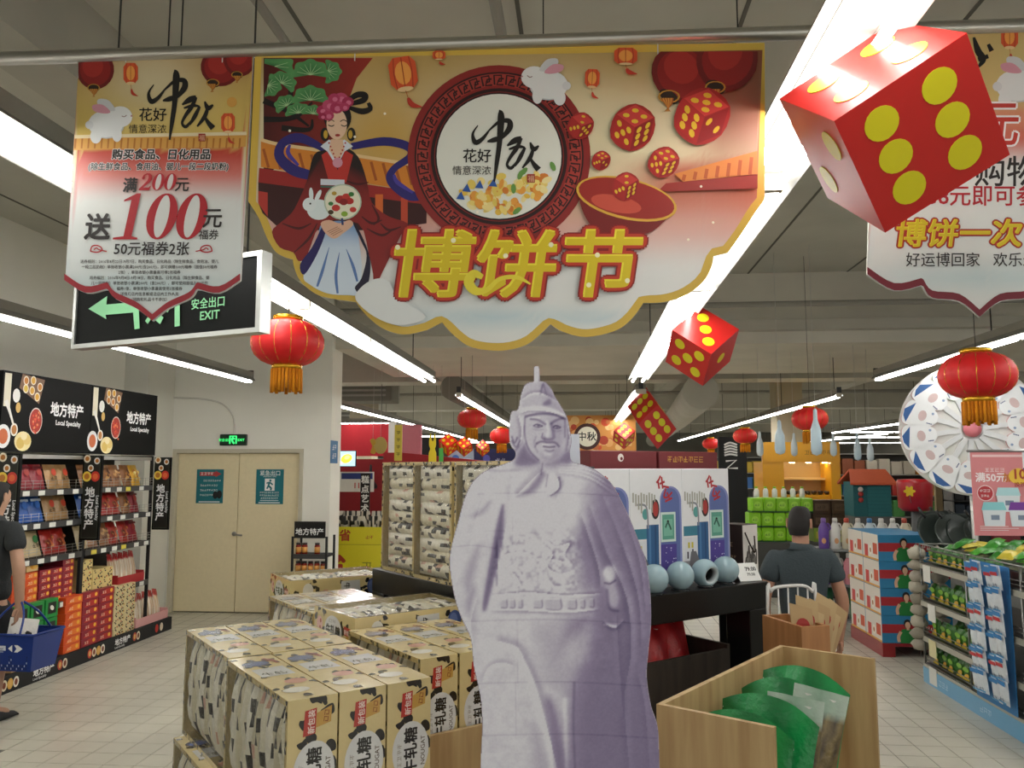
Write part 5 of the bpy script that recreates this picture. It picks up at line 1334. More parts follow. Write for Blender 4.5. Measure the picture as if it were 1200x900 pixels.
# colour ramp of the print and the mesh
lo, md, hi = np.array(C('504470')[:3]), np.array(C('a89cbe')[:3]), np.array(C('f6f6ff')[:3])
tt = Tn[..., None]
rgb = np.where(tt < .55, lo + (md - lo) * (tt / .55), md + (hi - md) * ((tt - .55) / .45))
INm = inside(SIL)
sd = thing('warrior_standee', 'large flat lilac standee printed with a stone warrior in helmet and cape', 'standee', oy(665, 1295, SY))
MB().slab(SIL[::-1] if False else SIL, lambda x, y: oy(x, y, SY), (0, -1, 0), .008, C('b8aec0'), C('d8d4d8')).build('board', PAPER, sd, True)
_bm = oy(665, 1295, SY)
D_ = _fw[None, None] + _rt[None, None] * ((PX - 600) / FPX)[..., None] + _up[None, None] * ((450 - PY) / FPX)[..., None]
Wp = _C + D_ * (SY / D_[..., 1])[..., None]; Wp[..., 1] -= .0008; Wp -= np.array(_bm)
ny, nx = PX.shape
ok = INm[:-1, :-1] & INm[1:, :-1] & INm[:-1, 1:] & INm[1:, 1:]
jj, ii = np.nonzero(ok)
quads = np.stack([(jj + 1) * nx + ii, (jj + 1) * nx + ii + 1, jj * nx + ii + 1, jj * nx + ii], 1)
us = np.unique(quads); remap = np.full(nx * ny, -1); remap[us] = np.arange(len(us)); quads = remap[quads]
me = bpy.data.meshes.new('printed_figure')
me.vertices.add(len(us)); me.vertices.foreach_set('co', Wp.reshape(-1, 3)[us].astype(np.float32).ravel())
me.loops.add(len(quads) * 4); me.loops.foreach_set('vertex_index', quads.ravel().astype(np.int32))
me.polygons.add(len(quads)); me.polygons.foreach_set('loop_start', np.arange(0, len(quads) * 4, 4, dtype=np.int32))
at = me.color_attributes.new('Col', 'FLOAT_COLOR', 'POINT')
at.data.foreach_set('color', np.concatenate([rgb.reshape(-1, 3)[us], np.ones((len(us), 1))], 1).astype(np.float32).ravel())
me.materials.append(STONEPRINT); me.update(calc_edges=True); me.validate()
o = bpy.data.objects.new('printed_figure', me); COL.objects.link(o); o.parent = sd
# easel foot behind the board
MB().box(-.012, .012, .01, .34, 0, .02, C('8a7a5a')).box(-.012, .012, .32, .34, .02, .04, C('8a7a5a')).build('easel_foot', PAPER, sd)
MB().tube([(0, .33, .02), (0, .012, .9)], .012, C('8a7a5a'), 6).build('easel_strut', PAPER, sd)
# ================================================================== local specialty racks along the left wall
def pcol(c, amp=.12): 
    c = C(c) if isinstance(c, str) else c
    return lambda u, v: tuple(min(1, max(0, x * (1 + amp * math.sin(5 * u + 7 * v)))) for x in c[:3]) + (1,)
SX, SB = -4.80, -5.28
LV = (1.65, 1.36, 1.05, .62)
food = [('e8b04a', 'ece4d4'), ('c8352a', '8a1c1c'), ('ecd89a', 'd8a84a'), ('b8642c', 'ece4d4')]
def rack(label, y0, y1, blade_label=None):
    t = thing('shelf_rack', label, 'shelf', ((SX + SB) / 2, (y0 + y1) / 2, 0), 0, 'black local specialty shelf racks')
    MB().box(SB, SB + .015, y0, y1, .14, 1.98, C('2a2826')).build('back_panel', MATTE, t, True)
    for y in (y0 + .012, y1 - .012): MB().box(SB, SX, y - .012, y + .012, 1.93, 1.98, C('141414')).box(SX - .03, SX, y - .012, y + .012, .14, 1.93, C('141414')).build('upright', MATTE, t, True)
    MB().box(SX - .06, SX - .01, y0 + .03, y1 - .03, 1.93, 1.965, C('b4b4b0')).build('lamp_cover', METAL, t, True)
    for z in LV:
        sh = MB().box(SB + .015, SX - .0, y0 + .024, y1 - .024, z - .03, z, C('2c2a28')).build('shelf', MATTE, t, True)
        MB().box(SX, SX + .012, y0 + .024, y1 - .024, z - .05, z + .005, C('3c3c3c')).build('price_rail', PLASTIC, sh, True)
        k = y0 + .12
        while k < y1 - .12:
            MB().box(SX + .012, SX + .015, k, k + .085, z - .045, z - .003, C('dcdcd4') if RND.random() < .8 else C('d8c84a')).build('price_tag', PAPER, sh, True); k += RND.uniform(.16, .26)
        if z > 1:
            w = MB()
            for zz in (.03, .06, .085): w.tube([(SX + .01, y0 + .03, z + zz), (SX + .01, y1 - .03, z + zz)], .0025, C('a8a8a4'), 4)
            k = y0 + .05
            while k < y1 - .03: w.tube([(SX + .01, k, z), (SX + .01, k, z + .09)], .002, C('a8a8a4'), 4); k += .1
            o = w.build('wire_guard', METAL, sh, True); o['kind'] = 'stuff'
    # header board with print
    hd = MB().box(SX - .03, SX + .01, y0 + .004, y1 - .004, 1.985, 2.66, C('121212')).build('header_board', BLACKP, t, True)
    f, n = plane((SX + .01, y0, 2.66), (0, 1, 0), (0, 0, 1)); p = Print(f, n, eps=.00004)
    p.text('地方特产', .62, .33, .135, WHT, .03, ws=.9); p.text('Local Specialty', .70, .42, .062, WHT, .03)
    p.poly([(.23, .005), (.52, .03), (.46, .25), (.2, .13)], C('7a5638'))
    for x, y in ((.28, .06), (.37, .05), (.46, .1), (.28, .13), (.36, .14), (.43, .19)): p.ell(x, y, .035, .04, C('ece0c4'), 14).ell(x, y, .026, .03, C(RND.choice(['d8a030', 'c8802c', 'd8b83a'])), 12)
    p.rect(.02, .02, .10, .3, C('e0d8c0')); p.stroke([(.05, .25), (.1, .34), (.16, .46)], [.05, .03, .02], C('e6e2da')); p.ell(.17, .2, .045, .06, C('e8e6e0'), 14).ell(.2, .3, .03, .045, C('d8b060'), 14)
    p.ell(.43, .40, .085, .115, C('e4d8cc'), 22).ell(.43, .40, .078, .105, C('a82c1c'), 22)
    for k in range(26): p.ell(.43 + RND.gauss(0, .033), .40 + RND.gauss(0, .045), .012, .012, C(RND.choice(['d8482c', 'e06a3c', 'c8381c', 'e08a5a'])), 8)
    p.ell(.165, .49, .045, .055, C('e8e4da'), 16).ell(.165, .49, .03, .04, C('b87a3a'), 14)
    p.ell(.04, .55, .085, .1, C('e4e4e4'), 18).ell(.04, .55, .055, .065, C('c8683a'), 16)
    p.ell(.28, .585, .105, .085, C('e8d8a0'), 20).ell(.25, .6, .05, .05, C('d8b860'), 14).ell(.33, .57, .05, .045, C('e0c478'), 14).ell(.29, .54, .04, .035, C('ecdcb0'), 12)
    p.build('header_print', PAPER, hd, True)
    # base with printed kickboard
    bs = MB().box(SB, -4.735, y0, y1, 0, .14, C('1a1a1a')).build('base_board', MATTE, t, True)
    f, n = plane((-4.735, y0, .14), (0, 1, 0), (0, 0, 1)); p = Print(f, n, eps=.00004)
    p.text('地方特产', .52, .085, .07, WHT, .03); p.text('Local Specialty', .52, .12, .03, WHT, .01)
    for k, c in enumerate(('c8352a', 'e8dcc0', 'd8a84a', 'ece4d4', 'b8402c', 'e8dcc0')): p.ell(.1 + .07 * k + (.5 if k > 3 else 0), .07, .035, .045, C(c), 14).ell(.1 + .07 * k + (.5 if k > 3 else 0), .07, .02, .028, C('7a3a1c') if k % 2 else C('e0b060'), 10)
    p.build('base_print', PAPER, bs, True)
    return t
rack('black shelf rack with local specialty header nearer the basket shopper', 6.24, 7.465)
rack('black shelf rack with local specialty header nearer the double door', 7.465, 8.69)
def blade(label, y):
    t = thing('blade_sign', label, 'sign', (-4.7, y, 1.16), 0, 'vertical blade signs')
    MB().box(-4.80, -4.61, y - .03, y, 1.16, 1.965, C('0e0e0e')).build('panel', BLACKP, t, True)
    f, n = plane((-4.80, y - .03, 1.965), (1, 0, 0), (0, 0, 1)); p = Print(f, n, eps=.00004)
    p.rect(.012, .012, .178, .79, C('2e3226')); p.rect(.02, .02, .17, .78, C('15170f'))
    for x, yy, r, c in ((.04, .03, .035, 'e8dcc0'), (.14, .05, .03, 'e0dcd4'), (.08, .12, .03, 'e8e0d0'), (.13, .2, .045, 'c8352a'), (.045, .2, .045, 'e8c84a')): p.ell(x, yy, r, r * 1.1, C(c), 14).ell(x, yy, r * .6, r * .65, C('b8742c') if c[0] == 'e' else C('e06a3c'), 12)
    p.vtext('地方特产', .085, .3, .1, WHT, .03, 1.02); p.text('Local Specialty', .15, .38, .04, WHT, .02, rot=math.pi / 2)
    p.build('print', PAPER, t, True)
blade('vertical black sign strip at the picture edge of the rack', 6.29); blade('vertical black sign strip between the two shelf racks', 7.43); blade('vertical black sign strip beside the double door', 8.735)

t = thing('base_plinth', 'black printed floor plinth past the end of the shelf racks', 'plinth', (-5, 8.92, 0)); MB().box(SB, -4.735, 8.692, 9.12, 0, .14, C('1a1a1a')).build('plinth_body', MATTE, t, True)
f, n = plane((-4.735, 8.692, .14), (0, 1, 0), (0, 0, 1)); p = Print(f, n, eps=.00004); p.ell(.1, .07, .035, .045, C('c8352a'), 14).ell(.2, .07, .035, .045, C('e8dcc0'), 14); p.build('print', PAPER, t, True)
# ---- bags on the upper shelves
def bag_kind(name, col, stamp=None, word=None, w=.17, h=.235, cat='bag', group='snack bags on the specialty racks', strip=None, window=None):
    t = thing(name, '', cat, (0, 0, 0), 0, group)
    cushion(w, h, .05, C(col), 6, 6, random.Random(3), TR(0, 0, h / 2)).build('bag_body', POUCH, t)
    f = lambda x, y: Vector((x, -.0265 - .004 * math.cos(x * 12), h - y)); p = Print(f, (0, -1, 0), eps=.0001, lift=.001)
    if window:
        for k in range(16): p.ell(RND.uniform(-w * .33, w * .33), h * RND.uniform(.3, .75), .02, .014, C(RND.choice(window)), 7, RND.uniform(0, 3))
    if stamp: p.ell(0.01, h * .35, w * .2, w * .21, C(stamp), 16)
    if word: p.scrib(2, 0, h * .7, w * .28, C('2a1c14'), anchor='c')
    if strip: p.rect(-w * .4, h * .12, w * .4, h * .22, C(strip))
    p.build('label_print', PAPER, t)
    return t
PROTO = {}
def put_bag(kind, label, x, y, z, tilt=.28, rz=math.pi / 2, **kw):
    if kind not in PROTO:
        t = bag_kind(kind, **KIND[kind]); PROTO[kind] = t; t.location = (x, y, z); t.rotation_euler = (-tilt, 0, rz); t['label'] = label; return t
    return dup(PROTO[kind], (x, y, z), label=label, rot=(-tilt, 0, rz))
KIND = dict(
    maroon_bag=dict(col='8a1c2c', stamp='a83a34', strip='6a1420'), kraft_bag=dict(col='b08a5a', stamp='c8482c', word='香酥'), blue_bag=dict(col='1c56a8', stamp='2c6ac0', strip='c8d8e8'),
    brown_bag=dict(col='8a5a34', window=['b87a3a', '5a3018', 'c89a5a']), red_clear_bag=dict(col='b02c24', window=['7a2418', 'c86a3a', '8a4a20', 'd8a060']), white_kraft_bag=dict(col='cdb88c', stamp='2a7a3a', word='牛一'),
    yellow_bag=dict(col='d8a83a', window=['e8c86a', 'b8742c', 'f0e0a0']), tan_strip_bag=dict(col='c8a878', stamp='b8342c', strip='8a1c1c'), brown_clear_bag=dict(col='9a6a44', window=['c89a64', '6a3c20', 'd8b484']))
ordn = ['first', 'second', 'third', 'fourth', 'fifth', 'sixth', 'seventh']
def row(kinds, y0, y1, z, where):
    n = len(kinds); cnt = {}
    for i, k in enumerate(kinds):
        y = y0 + (y1 - y0) * (i + .5) / n; nm = k.replace('_', ' ')
        put_bag(k, f'{nm}, {ordn[i]} from the left on {where}', SX - .10 - .01 * (i % 2), y, z + .004, .3)
a0, a1, b0, b1 = 6.30, 7.40, 7.53, 8.63
row(['red_clear_bag', 'maroon_bag', 'maroon_bag', 'maroon_bag', 'kraft_bag', 'kraft_bag'], a0, a1, LV[0], 'top shelf of nearer rack')
row(['red_clear_bag', 'blue_bag', 'blue_bag', 'blue_bag', 'kraft_bag', 'kraft_bag'], a0, a1, LV[1], 'second shelf of nearer rack')
row(['white_kraft_bag', 'white_kraft_bag', 'white_kraft_bag', 'white_kraft_bag', 'red_clear_bag', 'red_clear_bag'], a0, a1, LV[2], 'third shelf of nearer rack')
row(['brown_clear_bag', 'kraft_bag', 'brown_bag', 'brown_clear_bag', 'brown_bag', 'yellow_bag'], b0, b1, LV[0], 'top shelf of rack by door')
row(['blue_bag', 'yellow_bag', 'red_clear_bag', 'red_clear_bag', 'brown_bag', 'maroon_bag'], b0, b1, LV[1], 'second shelf of rack by door')
row(['white_kraft_bag', 'brown_clear_bag', 'brown_clear_bag', 'red_clear_bag', 'red_clear_bag', 'maroon_bag'], b0, b1, LV[2], 'third shelf of rack by door')
# ---- stacked cartons
def carton_kind(name, col, w, d, h, group, style):
    t = thing(name, '', 'carton', (0, 0, 0), 0, group)
    MB().rbox(-w / 2, w / 2, 0, d, 0, h, C(col), .002).build('carton_body', PAPER, t)
    f, n = plane((-w / 2, 0, h), (1, 0, 0), (0, 0, 1)); p = Print(f, n, eps=.00004)
    if style == 'fruit':
        p.poly([(w * .1, h * .85), (w * .45, h * .12), (w * .95, h * .12), (w * .95, h * .85)][::-1], C('e87a2c') if 'orange' in name else C('b8342c')); p.ell(w * .8, h * .45, h * .3, h * .26, C('f0b83a'), 12); p.scrib(2, w * .22, h * .72, h * .45, C('f4e4c8'))
    else:
        rr = random.Random(5)
        for k in range(14): p.ell(rr.uniform(.05, .95) * w, rr.uniform(.1, .9) * h, .012, .008, C(rr.choice(['5a3a20', '2a2420', 'c8983a', 'b84a2c'])), 7)
    p.build('front_print', PAPER, t)
    return t
def stack(name, col, w, d, h, style, group, cols, n, x, y, z, where, each=None):
    """cols columns of n cartons facing the aisle"""
    t0 = None
    for c in range(cols):
        for k in range(n[c] if isinstance(n, list) else n):
            loc = (x + RND.uniform(-.004, .004), y + (c + .5) * (w + .004), z + k * (h + .0008)); rz = math.pi / 2 + RND.uniform(-.02, .02)
            lab = f'{name.replace("_", " ")}, {ordn[k]} from below' + (f', {ordn[c]} column' if cols > 1 else '') + f' of {where}'
            if t0 is None:
                t0 = carton_kind(name, col, w, d, h, group, style); t0.location = loc; t0.rotation_euler = (0, 0, rz); t0['label'] = lab
            else: dup(t0, loc, rz, lab)
stack('orange_carton', 'd8501c', .25, .2, .072, 'fruit', 'orange cartons on floor base', 1, 7, -4.76, 7.19, .142, 'the floor-level stack')
stack('maroon_carton', '8c1c30', .255, .2, .072, 'fruit', 'maroon cartons on floor base', 2, 7, -4.76, 7.45, .142, 'the floor-level stacks')
stack('spotted_cream_carton', 'd8c898', .19, .2, .07, 'spots', 'cream cartons on floor base', 2, 7, -4.76, 7.98, .142, 'the floor-level stacks')
stack('orange_carton', 'd8501c', .16, .2, .062, 'fruit', 'orange cartons on low shelf', 2, 5, SX - .03, 6.56, LV[3] + .001, 'the lowest shelf stacks')
stack('maroon_carton', '8c1c30', .16, .2, .062, 'fruit', 'maroon cartons on low shelf', 3, [5, 5, 6], SX - .03, 6.90, LV[3] + .001, 'the lowest shelf stacks')
stack('cream_carton', 'dcc684', .17, .2, .11, 'spots', 'cream cartons on low shelf', 3, [3, 2, 2], SX - .03, 7.52, LV[3] + .001, 'the lowest shelf stacks by door')
for i in range(2):
    t = thing('opened_carton', ['orange display carton with mango picture on the low shelf', 'second display carton with mango picture on the low shelf'][i], 'carton', (SX - .03, 6.64 + i * .165, LV[3] + .32), math.pi / 2, 'display cartons')
    MB().rbox(-.075, .075, 0, .05, 0, .1, C('ecc88a'), .002).build('carton_body', PAPER, t)
    f, n = plane((-.075, 0, .1), (1, 0, 0), (0, 0, 1)); p = Print(f, n); p.ell(.08, .05, .04, .03, C('e8a02c'), 14); p.ell(.11, .06, .03, .02, C('f0b84a'), 12); p.build('front_print', PAPER, t)
# green black boxes beside the basket
for k in range(6):
    t = thing('green_snack_box', f'green and black snack box, {["lower", "upper"][k // 3]} row, {ordn[k % 3]} from the left above the blue basket', 'box', (-4.76, 6.62 + (k % 3) * .19, .142 + (k // 3) * .17 + (.2 if k < 3 else .2)), math.pi / 2, 'green snack boxes')
    MB().rbox(-.085, .085, 0, .15, 0, .165, C('1c8a3a'), .003).build('box_body', PAPER, t)
    f, n = plane((-.085, 0, .165), (1, 0, 0), (0, 0, 1)); p = Print(f, n); p.rect(.03, .03, .14, .13, C('14140f')).ell(.085, .08, .03, .02, C('dcdcd0'), 10, .6); p.build('front_print', PAPER, t)
t = thing('kraft_shipper', 'plain brown shipping carton under the green snack boxes', 'carton', (-4.76, 6.81, .142), math.pi / 2); MB().rbox(-.29, .29, 0, .3, 0, .198, C('a8845a'), .003).build('carton_body', PAPER, t)
# trays of clear bags with red tops
def tray(label, x, y, z, L, col, n, bagcol, topcol, group):
    t = thing('snack_tray', label, 'tray', (x, y, z), math.pi / 2)
    c = C(col)
    MB().box(-L / 2, L / 2, 0, .006, 0, .09, c).build('front_wall', PAPER, t); MB().box(-L / 2, L / 2, .006, .26, 0, .006, c).build('tray_floor', PAPER, t); MB().box(-L / 2, L / 2, .254, .26, .006, .14, c).build('back_wall', PAPER, t)
    for s in (-1, 1): MB().box(s * L / 2 - .003, s * L / 2 + .003, .006, .254, .006, .11, c).build('side_wall', PAPER, t)
    for k in range(n):
        yy = y - L / 2 + L * (k + .5) / n
        pouch('clear_snack_bag', f'clear snack bag with coloured top, {ordn[k]} from the left in the {label.split(" ")[0]} tray', 'bag', (x - .09, yy, z + .008), (-.3, .2, math.pi / 2), L / n * .95, .33, .05, lambda u, v: C(topcol) if v > .78 else mix(C(bagcol), C('e4dcc8'), .5 + .5 * math.sin(9 * u + k)), group)
tray('pink cardboard tray of clear snack bags on the floor base', -4.76, 8.74, .142, .66, 'd8a09c', 6, 'b89468', 'a82c24', 'snack bags in the pink tray')
tray('red cardboard tray of clear snack bags on the low shelf', SX - .02, 8.38, LV[3] + .001, .5, 'a8242c', 5, 'c8a47c', 'b82c2c', 'snack bags in the red tray')

# ================================================================== small black rack by the door wall, yellow bins and pastry stall
c0 = oz(367, 722, 0)
jx, jy = oy(348, 640, 9.75).x, 9.6
t = thing('jar_rack', 'small black wire rack of red jars against the door wall', 'rack', (jx + .2, jy + .15, 0))
for x in (0, .42):
    for y in (0, .3): MB().box(jx + x - .012, jx + x + .012, jy + y - .012, jy + y + .012, 0, 1.02, C('161616')).build('post', MATTE, t, True)
JZ = (.1, .34, .58, .80)
for z in JZ: MB().box(jx, jx + .42, jy, jy + .3, z - .03, z, C('1c1c1c')).build('shelf', MATTE, t, True); MB().box(jx, jx + .42, jy - .008, jy, z - .045, z + .012, C('3a3a38')).build('price_rail', PLASTIC, t, True)
MB().box(jx + .015, jx + .4, jy, jy + .015, 1.0, 1.2, C('141414')).build('header', GLOSS, t, True)
f, n = plane((jx + .015, jy, 1.2), (1, 0, 0), (0, 0, 1)); p = Print(f, n); p.text('地方特产', .19, .155, .088, WHT, .015, anchor='c'); p.build('header_print', PAPER, t, True)
jar0 = None
for zi, z in enumerate(JZ):
    for k in range(5):
        if zi == 3 and k in (2, 4): continue
        loc = (jx + .05 + k * .078, jy + .07, z); lab = f'red labelled jar, {ordn[k]} from the left on the {["bottom", "third", "second", "top"][zi]} shelf of the jar rack'
        if jar0 is None:
            jar0 = thing('sauce_jar', lab, 'jar', loc, 0, 'jars on the small rack')
            MB().lathe([(.03, 0), (.034, .01), (.034, .1), (.028, .115)], C('8a2418'), 12).build('glass_body', GLOSS, jar0); MB().lathe([(.03, .115), (.03, .14)], C('2a1c18'), 12).build('lid', PLASTIC, jar0)
            MB().lathe([(.0346, .025), (.0346, .09)], C('d89a4a'), 12).build('paper_label', PAPER, jar0)
        else: dup(jar0, loc, 0, lab)
# yellow bins
def yellow_bin(label, x, y, w, zt):
    t = thing('yellow_bin', label, 'bin', (x, y, 0), 0, 'yellow sale bins')
    yc = C('d8cc1c')
    for a in ((0, w, 0, .02), (0, w, .58, .6)): MB().box(a[0], a[1], a[2], a[3], 0, zt, yc).build('panel', PAPER, t)
    for a in (0, w - .02): MB().box(a, a + .02, .02, .58, 0, zt, yc).build('panel', PAPER, t)
    MB().box(.02, w - .02, .02, .58, zt - .2, zt - .18, yc).build('bin_floor', PAPER, t)
    f, n = plane((0, 0, zt), (1, 0, 0), (0, 0, 1)); p = Print(f, n, eps=.00004); r = C('a8361c')
    p.rect(0, .24, w, .25, C('b0a414')); p.text('省', w * .42, .18, .17, r, .03, anchor='c'); p.scrib(2, w * .72, .17, .06, r); p.text('省', w * .26, .68, .36, r, .04, anchor='c'); p.scrib(1, w * .75, .62, .16, C('8a8a14'), anchor='c'); p.build('front_print', PAPER, t)
    rr = random.Random(9)
    for k in range(14):
        o = thing('wrapped_pastry', f'black and white wrapped pastry, {ordn[k % 7]} of the {["front", "rear"][k // 7]} row in the yellow bin', 'pastry', (x + .07 + (k % 7) * (w - .14) / 6, y + .14 + .2 * (k // 7), zt - .17 + .06 * (k // 7)), rr.uniform(-.4, .4), 'wrapped pastries in the yellow bin')
        m = cushion(.15, .34, .11, C('dcd4c4'), 6, 6, rr, TR(0, 0, .17) @ Matrix.Rotation(.5, 4, 'X'))
        for q in range(len(m.f)):
            if rr.random() < .4: m.c[q] = [C('1c1a18')] * 4
        m.build('pastry_pack', POUCH, o)
yellow_bin('bright yellow sale bin with red lettering beyond the door wall', oy(394, 680, 11.2).x - .3, 11.2, .98, 1.02)
# pastry stall
t = thing('pastry_stall', 'red pastry stall with lit screen beyond the yellow bin', 'stall', (-3.1, 13.4, 0))
rd = C('a81c24')
MB().box(-4.6, -2.6, 13.9, 14.0, 0, 2.0, C('8c1a20')).build('back_wall', MATTE, t, True)
MB().box(-4.4, -2.75, 13.2, 13.85, 0, .9, rd).build('counter', PLASTIC, t, True)
MB().mesh([(-3.3, 13.2, 1.93), (-1.0, 13.2, 1.83), (-1.0, 13.9, 1.83), (-3.3, 13.9, 1.93), (-3.3, 13.2, 2.1), (-3.0, 13.2, 2.1), (-1.0, 13.2, 1.9), (-1.0, 13.9, 1.9), (-3.0, 13.9, 2.1), (-3.3, 13.9, 2.1)], [(0, 3, 2, 1), (0, 1, 6, 5, 4), (3, 9, 8, 7, 2), (4, 5, 8, 9), (5, 6, 7, 8), (1, 2, 7, 6), (0, 4, 9, 3)], C('9a1c24')).build('canopy', MATTE, t, True)
for x in (-4.3, -1.1): MB().box(x - .03, x + .03, 13.5, 13.56, 0, 1.84, C('c8c4bc')).build('post', MATTE, t, True)
MB().box(-4.6, -3.38, 13.88, 13.94, 2.05, 2.62, C('c02430')).box(-3.38, -3.26, 13.86, 13.94, 1.9, 2.65, C('dcdad4')).box(-3.26, -2.8, 13.88, 13.94, 2.0, 2.6, C('b87078')).build('sign_boards', MATTE, t, True)
a, b = oy(400, 528, 13.1), oy(417, 547, 13.1)
sc = MB().rbox(a.x - .25, b.x, 13.1, 13.14, b.z, a.z, C('101010'), .006).build('screen', PLASTIC, t, True)
f, n = plane((a.x - .25, 13.1, a.z), (1, 0, 0), (0, 0, 1)); p = Print(f, n, eps=.00004); w, h = b.x - a.x + .25, a.z - b.z
p.rect(.012, .012, w - .012, h - .012, C('9ac8d8')); p.ell(w * .68, h * .5, w * .2, h * .27, C('e8b83a'), 20, -.4).ell(w * .7, h * .42, w * .1, h * .12, C('f0d878'), 14, -.4).ell(w * .45, h * .75, w * .1, h * .1, C('f0f0e8'), 12); p.build('screen_picture', SCREEN, sc, True)
MB().box(-4.3, -3.45, 13.18, 13.2, 1.45, 1.78, C('dcd8d0')).build('menu_board', PAPER, t, True)
f, n = plane((-4.3, 13.18, 1.78), (1, 0, 0), (0, 0, 1)); p = Print(f, n, eps=.00004); p.rect(.3, .02, .83, .12, C('2c3a7a')); p.text('118', .5, .27, .13, C('c02c2c'), .02); p.build('menu_print', PAPER, t, True)
for k in range(4): MB().lathe([(.11, 1.2), (.12, 1.25), (.04, 1.36), (.015, 1.6)], C('2a1416'), 12, TR(-4.1 + k * .55, 13.35, .35 if k > 2 else .3)).build('pendant_shade', MATTE, t, True)
for k in range(16):
    o = thing('pastry', f'orange glazed pastry, {ordn[k % 7]}{" and over" if k > 13 else ""} along the stall counter, {["front", "middle", "rear"][k // 7]} row', 'pastry', (-4.05 + (k % 7) * .2, 13.28 + .2 * (k // 7), .9), 0, 'pastries on the stall counter')
    MB().lathe([(.02, 0), (.09, .02), (.1, .07), (.07, .12), (0, .135)], C(['d8601c', 'e08a3c', 'c84a1c'][k % 3]), 12).build('pastry_body', GLOSS, o)
a = oy(427, 558, 12.6)
t = thing('hanging_sign', 'narrow vertical black sign with white pastry lettering', 'sign', (a.x, 12.6, 1.1))
MB().box(a.x - .06, a.x + .09, 12.6, 12.63, 1.1, 1.76, C('181012')).build('panel', PAPER, t, True); MB().tube([(a.x + .015, 12.615, 0), (a.x + .015, 12.615, 1.1)], .012, C('2a2a2a'), 6).build('stand_pole', MATTE, t, True)
f, n = plane((a.x - .06, 12.6, 1.76), (1, 0, 0), (0, 0, 1)); p = Print(f, n, eps=.00004); p.vtext('糕点艺术', .075, .02, .13, WHT, .03, 1.15); p.build('print', PAPER, t, True)
# things hung between the stall and the statue
def hung(name, label, cat, px, py0, py1, Y, pw, col, text=None, tc=None, top=3.4, outline=None, mat=PAPER):
    a, b = oy(px, py0, Y), oy(px, py1, Y); w = pw / FPX * Y * 1.01; h = a.z - b.z
    t = thing(name, label, cat, (a.x, Y, b.z))
    o = outline or [(-.5, 0), (.5, 0), (.5, 1), (-.5, 1)]
    f = lambda x, y: Vector((x * w, 0, h - y * h)); MB().slab(o, f, (0, -1, 0), .012, C(col)).build('panel', mat, t)
    if text:
        p = Print(f, (0, -1, 0), eps=.00004)
        for i, ch in enumerate(text): p.scrib(1, 0, (.12 + .8 * (i + .8) / len(text)), min(.8 / len(text), .5 * w / h * 1.2), C(tc or '2a2a2a'), anchor='c', ws=h / w)
        p.build('print', PAPER, t)
    MB().tube([(0, .006, h), (0, .006, top - b.z)], .003, C('b8b6b0'), 4).build('cord', MATTE, t)
    return t
hung('hanging_strip', 'tall yellow hanging strip with dark lettering beyond the stall', 'banner', 467, 498, 540, 12.2, 9, 'd8c44a', '中秋团圆', '5a4a1c')
rab = spl([(-.5, 1), (-.48, .7), (-.3, .55), (-.45, .4), (-.38, .05), (-.2, .02), (-.1, .25), (.1, .25), (.2, .02), (.38, .05), (.45, .4), (.3, .55), (.48, .7), (.5, 1)], 3)
hung('rabbit_cutout', 'yellow rabbit-shaped hanging cut-out above the nougat bags', 'cutout', 507, 508, 541, 12.0, 9, 'e0c81c', outline=rab)
hung('hanging_strip', 'short green hanging strip beside the yellow rabbit cut-out', 'banner', 517, 525, 542, 12.0, 5, '4ab04a')
hung('gold_sign', 'gold round festival figure sign above the red canopy', 'sign', 446, 512, 532, 12.4, 16, 'c8b46a', outline=circ(0, .5, .5, .5, 20), text=None)
hung('gold_sign', 'gold lettering figure left of the round gold sign', 'sign', 437, 514, 532, 12.35, 7, 'c8a43a', outline=spl([(-.5, .1), (.2, 0), (.5, .3), (.1, .5), (.5, .8), (.3, 1), (-.4, .9), (-.1, .5)], 3, True))
q = oy(498, 530, 15.5)
t = thing('dark_kiosk', 'black hanging panel with green edge beyond the nougat bags', 'panel', (q.x, 15.5, 0)); MB().rbox(-.35, .35, 0, .1, 1.5, 2.42, C('0e1210'), .01).build('panel', MATTE, t); MB().box(-.38, -.35, -.01, .1, 1.5, 2.45, C('2a9a4a')).build('green_edge', PLASTIC, t); MB().box(-.03, .03, .02, .08, 0, 1.5, C('2a2a2a')).build('pole', MATTE, t)
for px, w, c, lab in ((540, .5, '9aa8b8', 'pale blue shop sign board beyond the nougat bags'), (580, .8, '1c1e4a', 'dark blue shop sign board left of the helmet')):
    q = oy(px, 537, 15); t = thing('sign_board', lab, 'sign', (q.x, 15, 0)); MB().box(-w / 2, w / 2, 0, .06, 1.75, 2.2, C(c)).build('board', MATTE, t); MB().box(-.03, .03, .02, .05, 0, 1.75, C('3a3a3a')).build('pole', MATTE, t)
    f, n = plane((-w / 2, 0, 2.2), (1, 0, 0), (0, 0, 1)); p = Print(f, n, eps=.0001); p.ell(w * .3, .18, .07, None, C('3a6ab8') if w < .6 else C('4a4a9a'), 14); p.scrib(2, w * .5, .26, .1, C('b8bcd0')); p.build('print', PAPER, t)
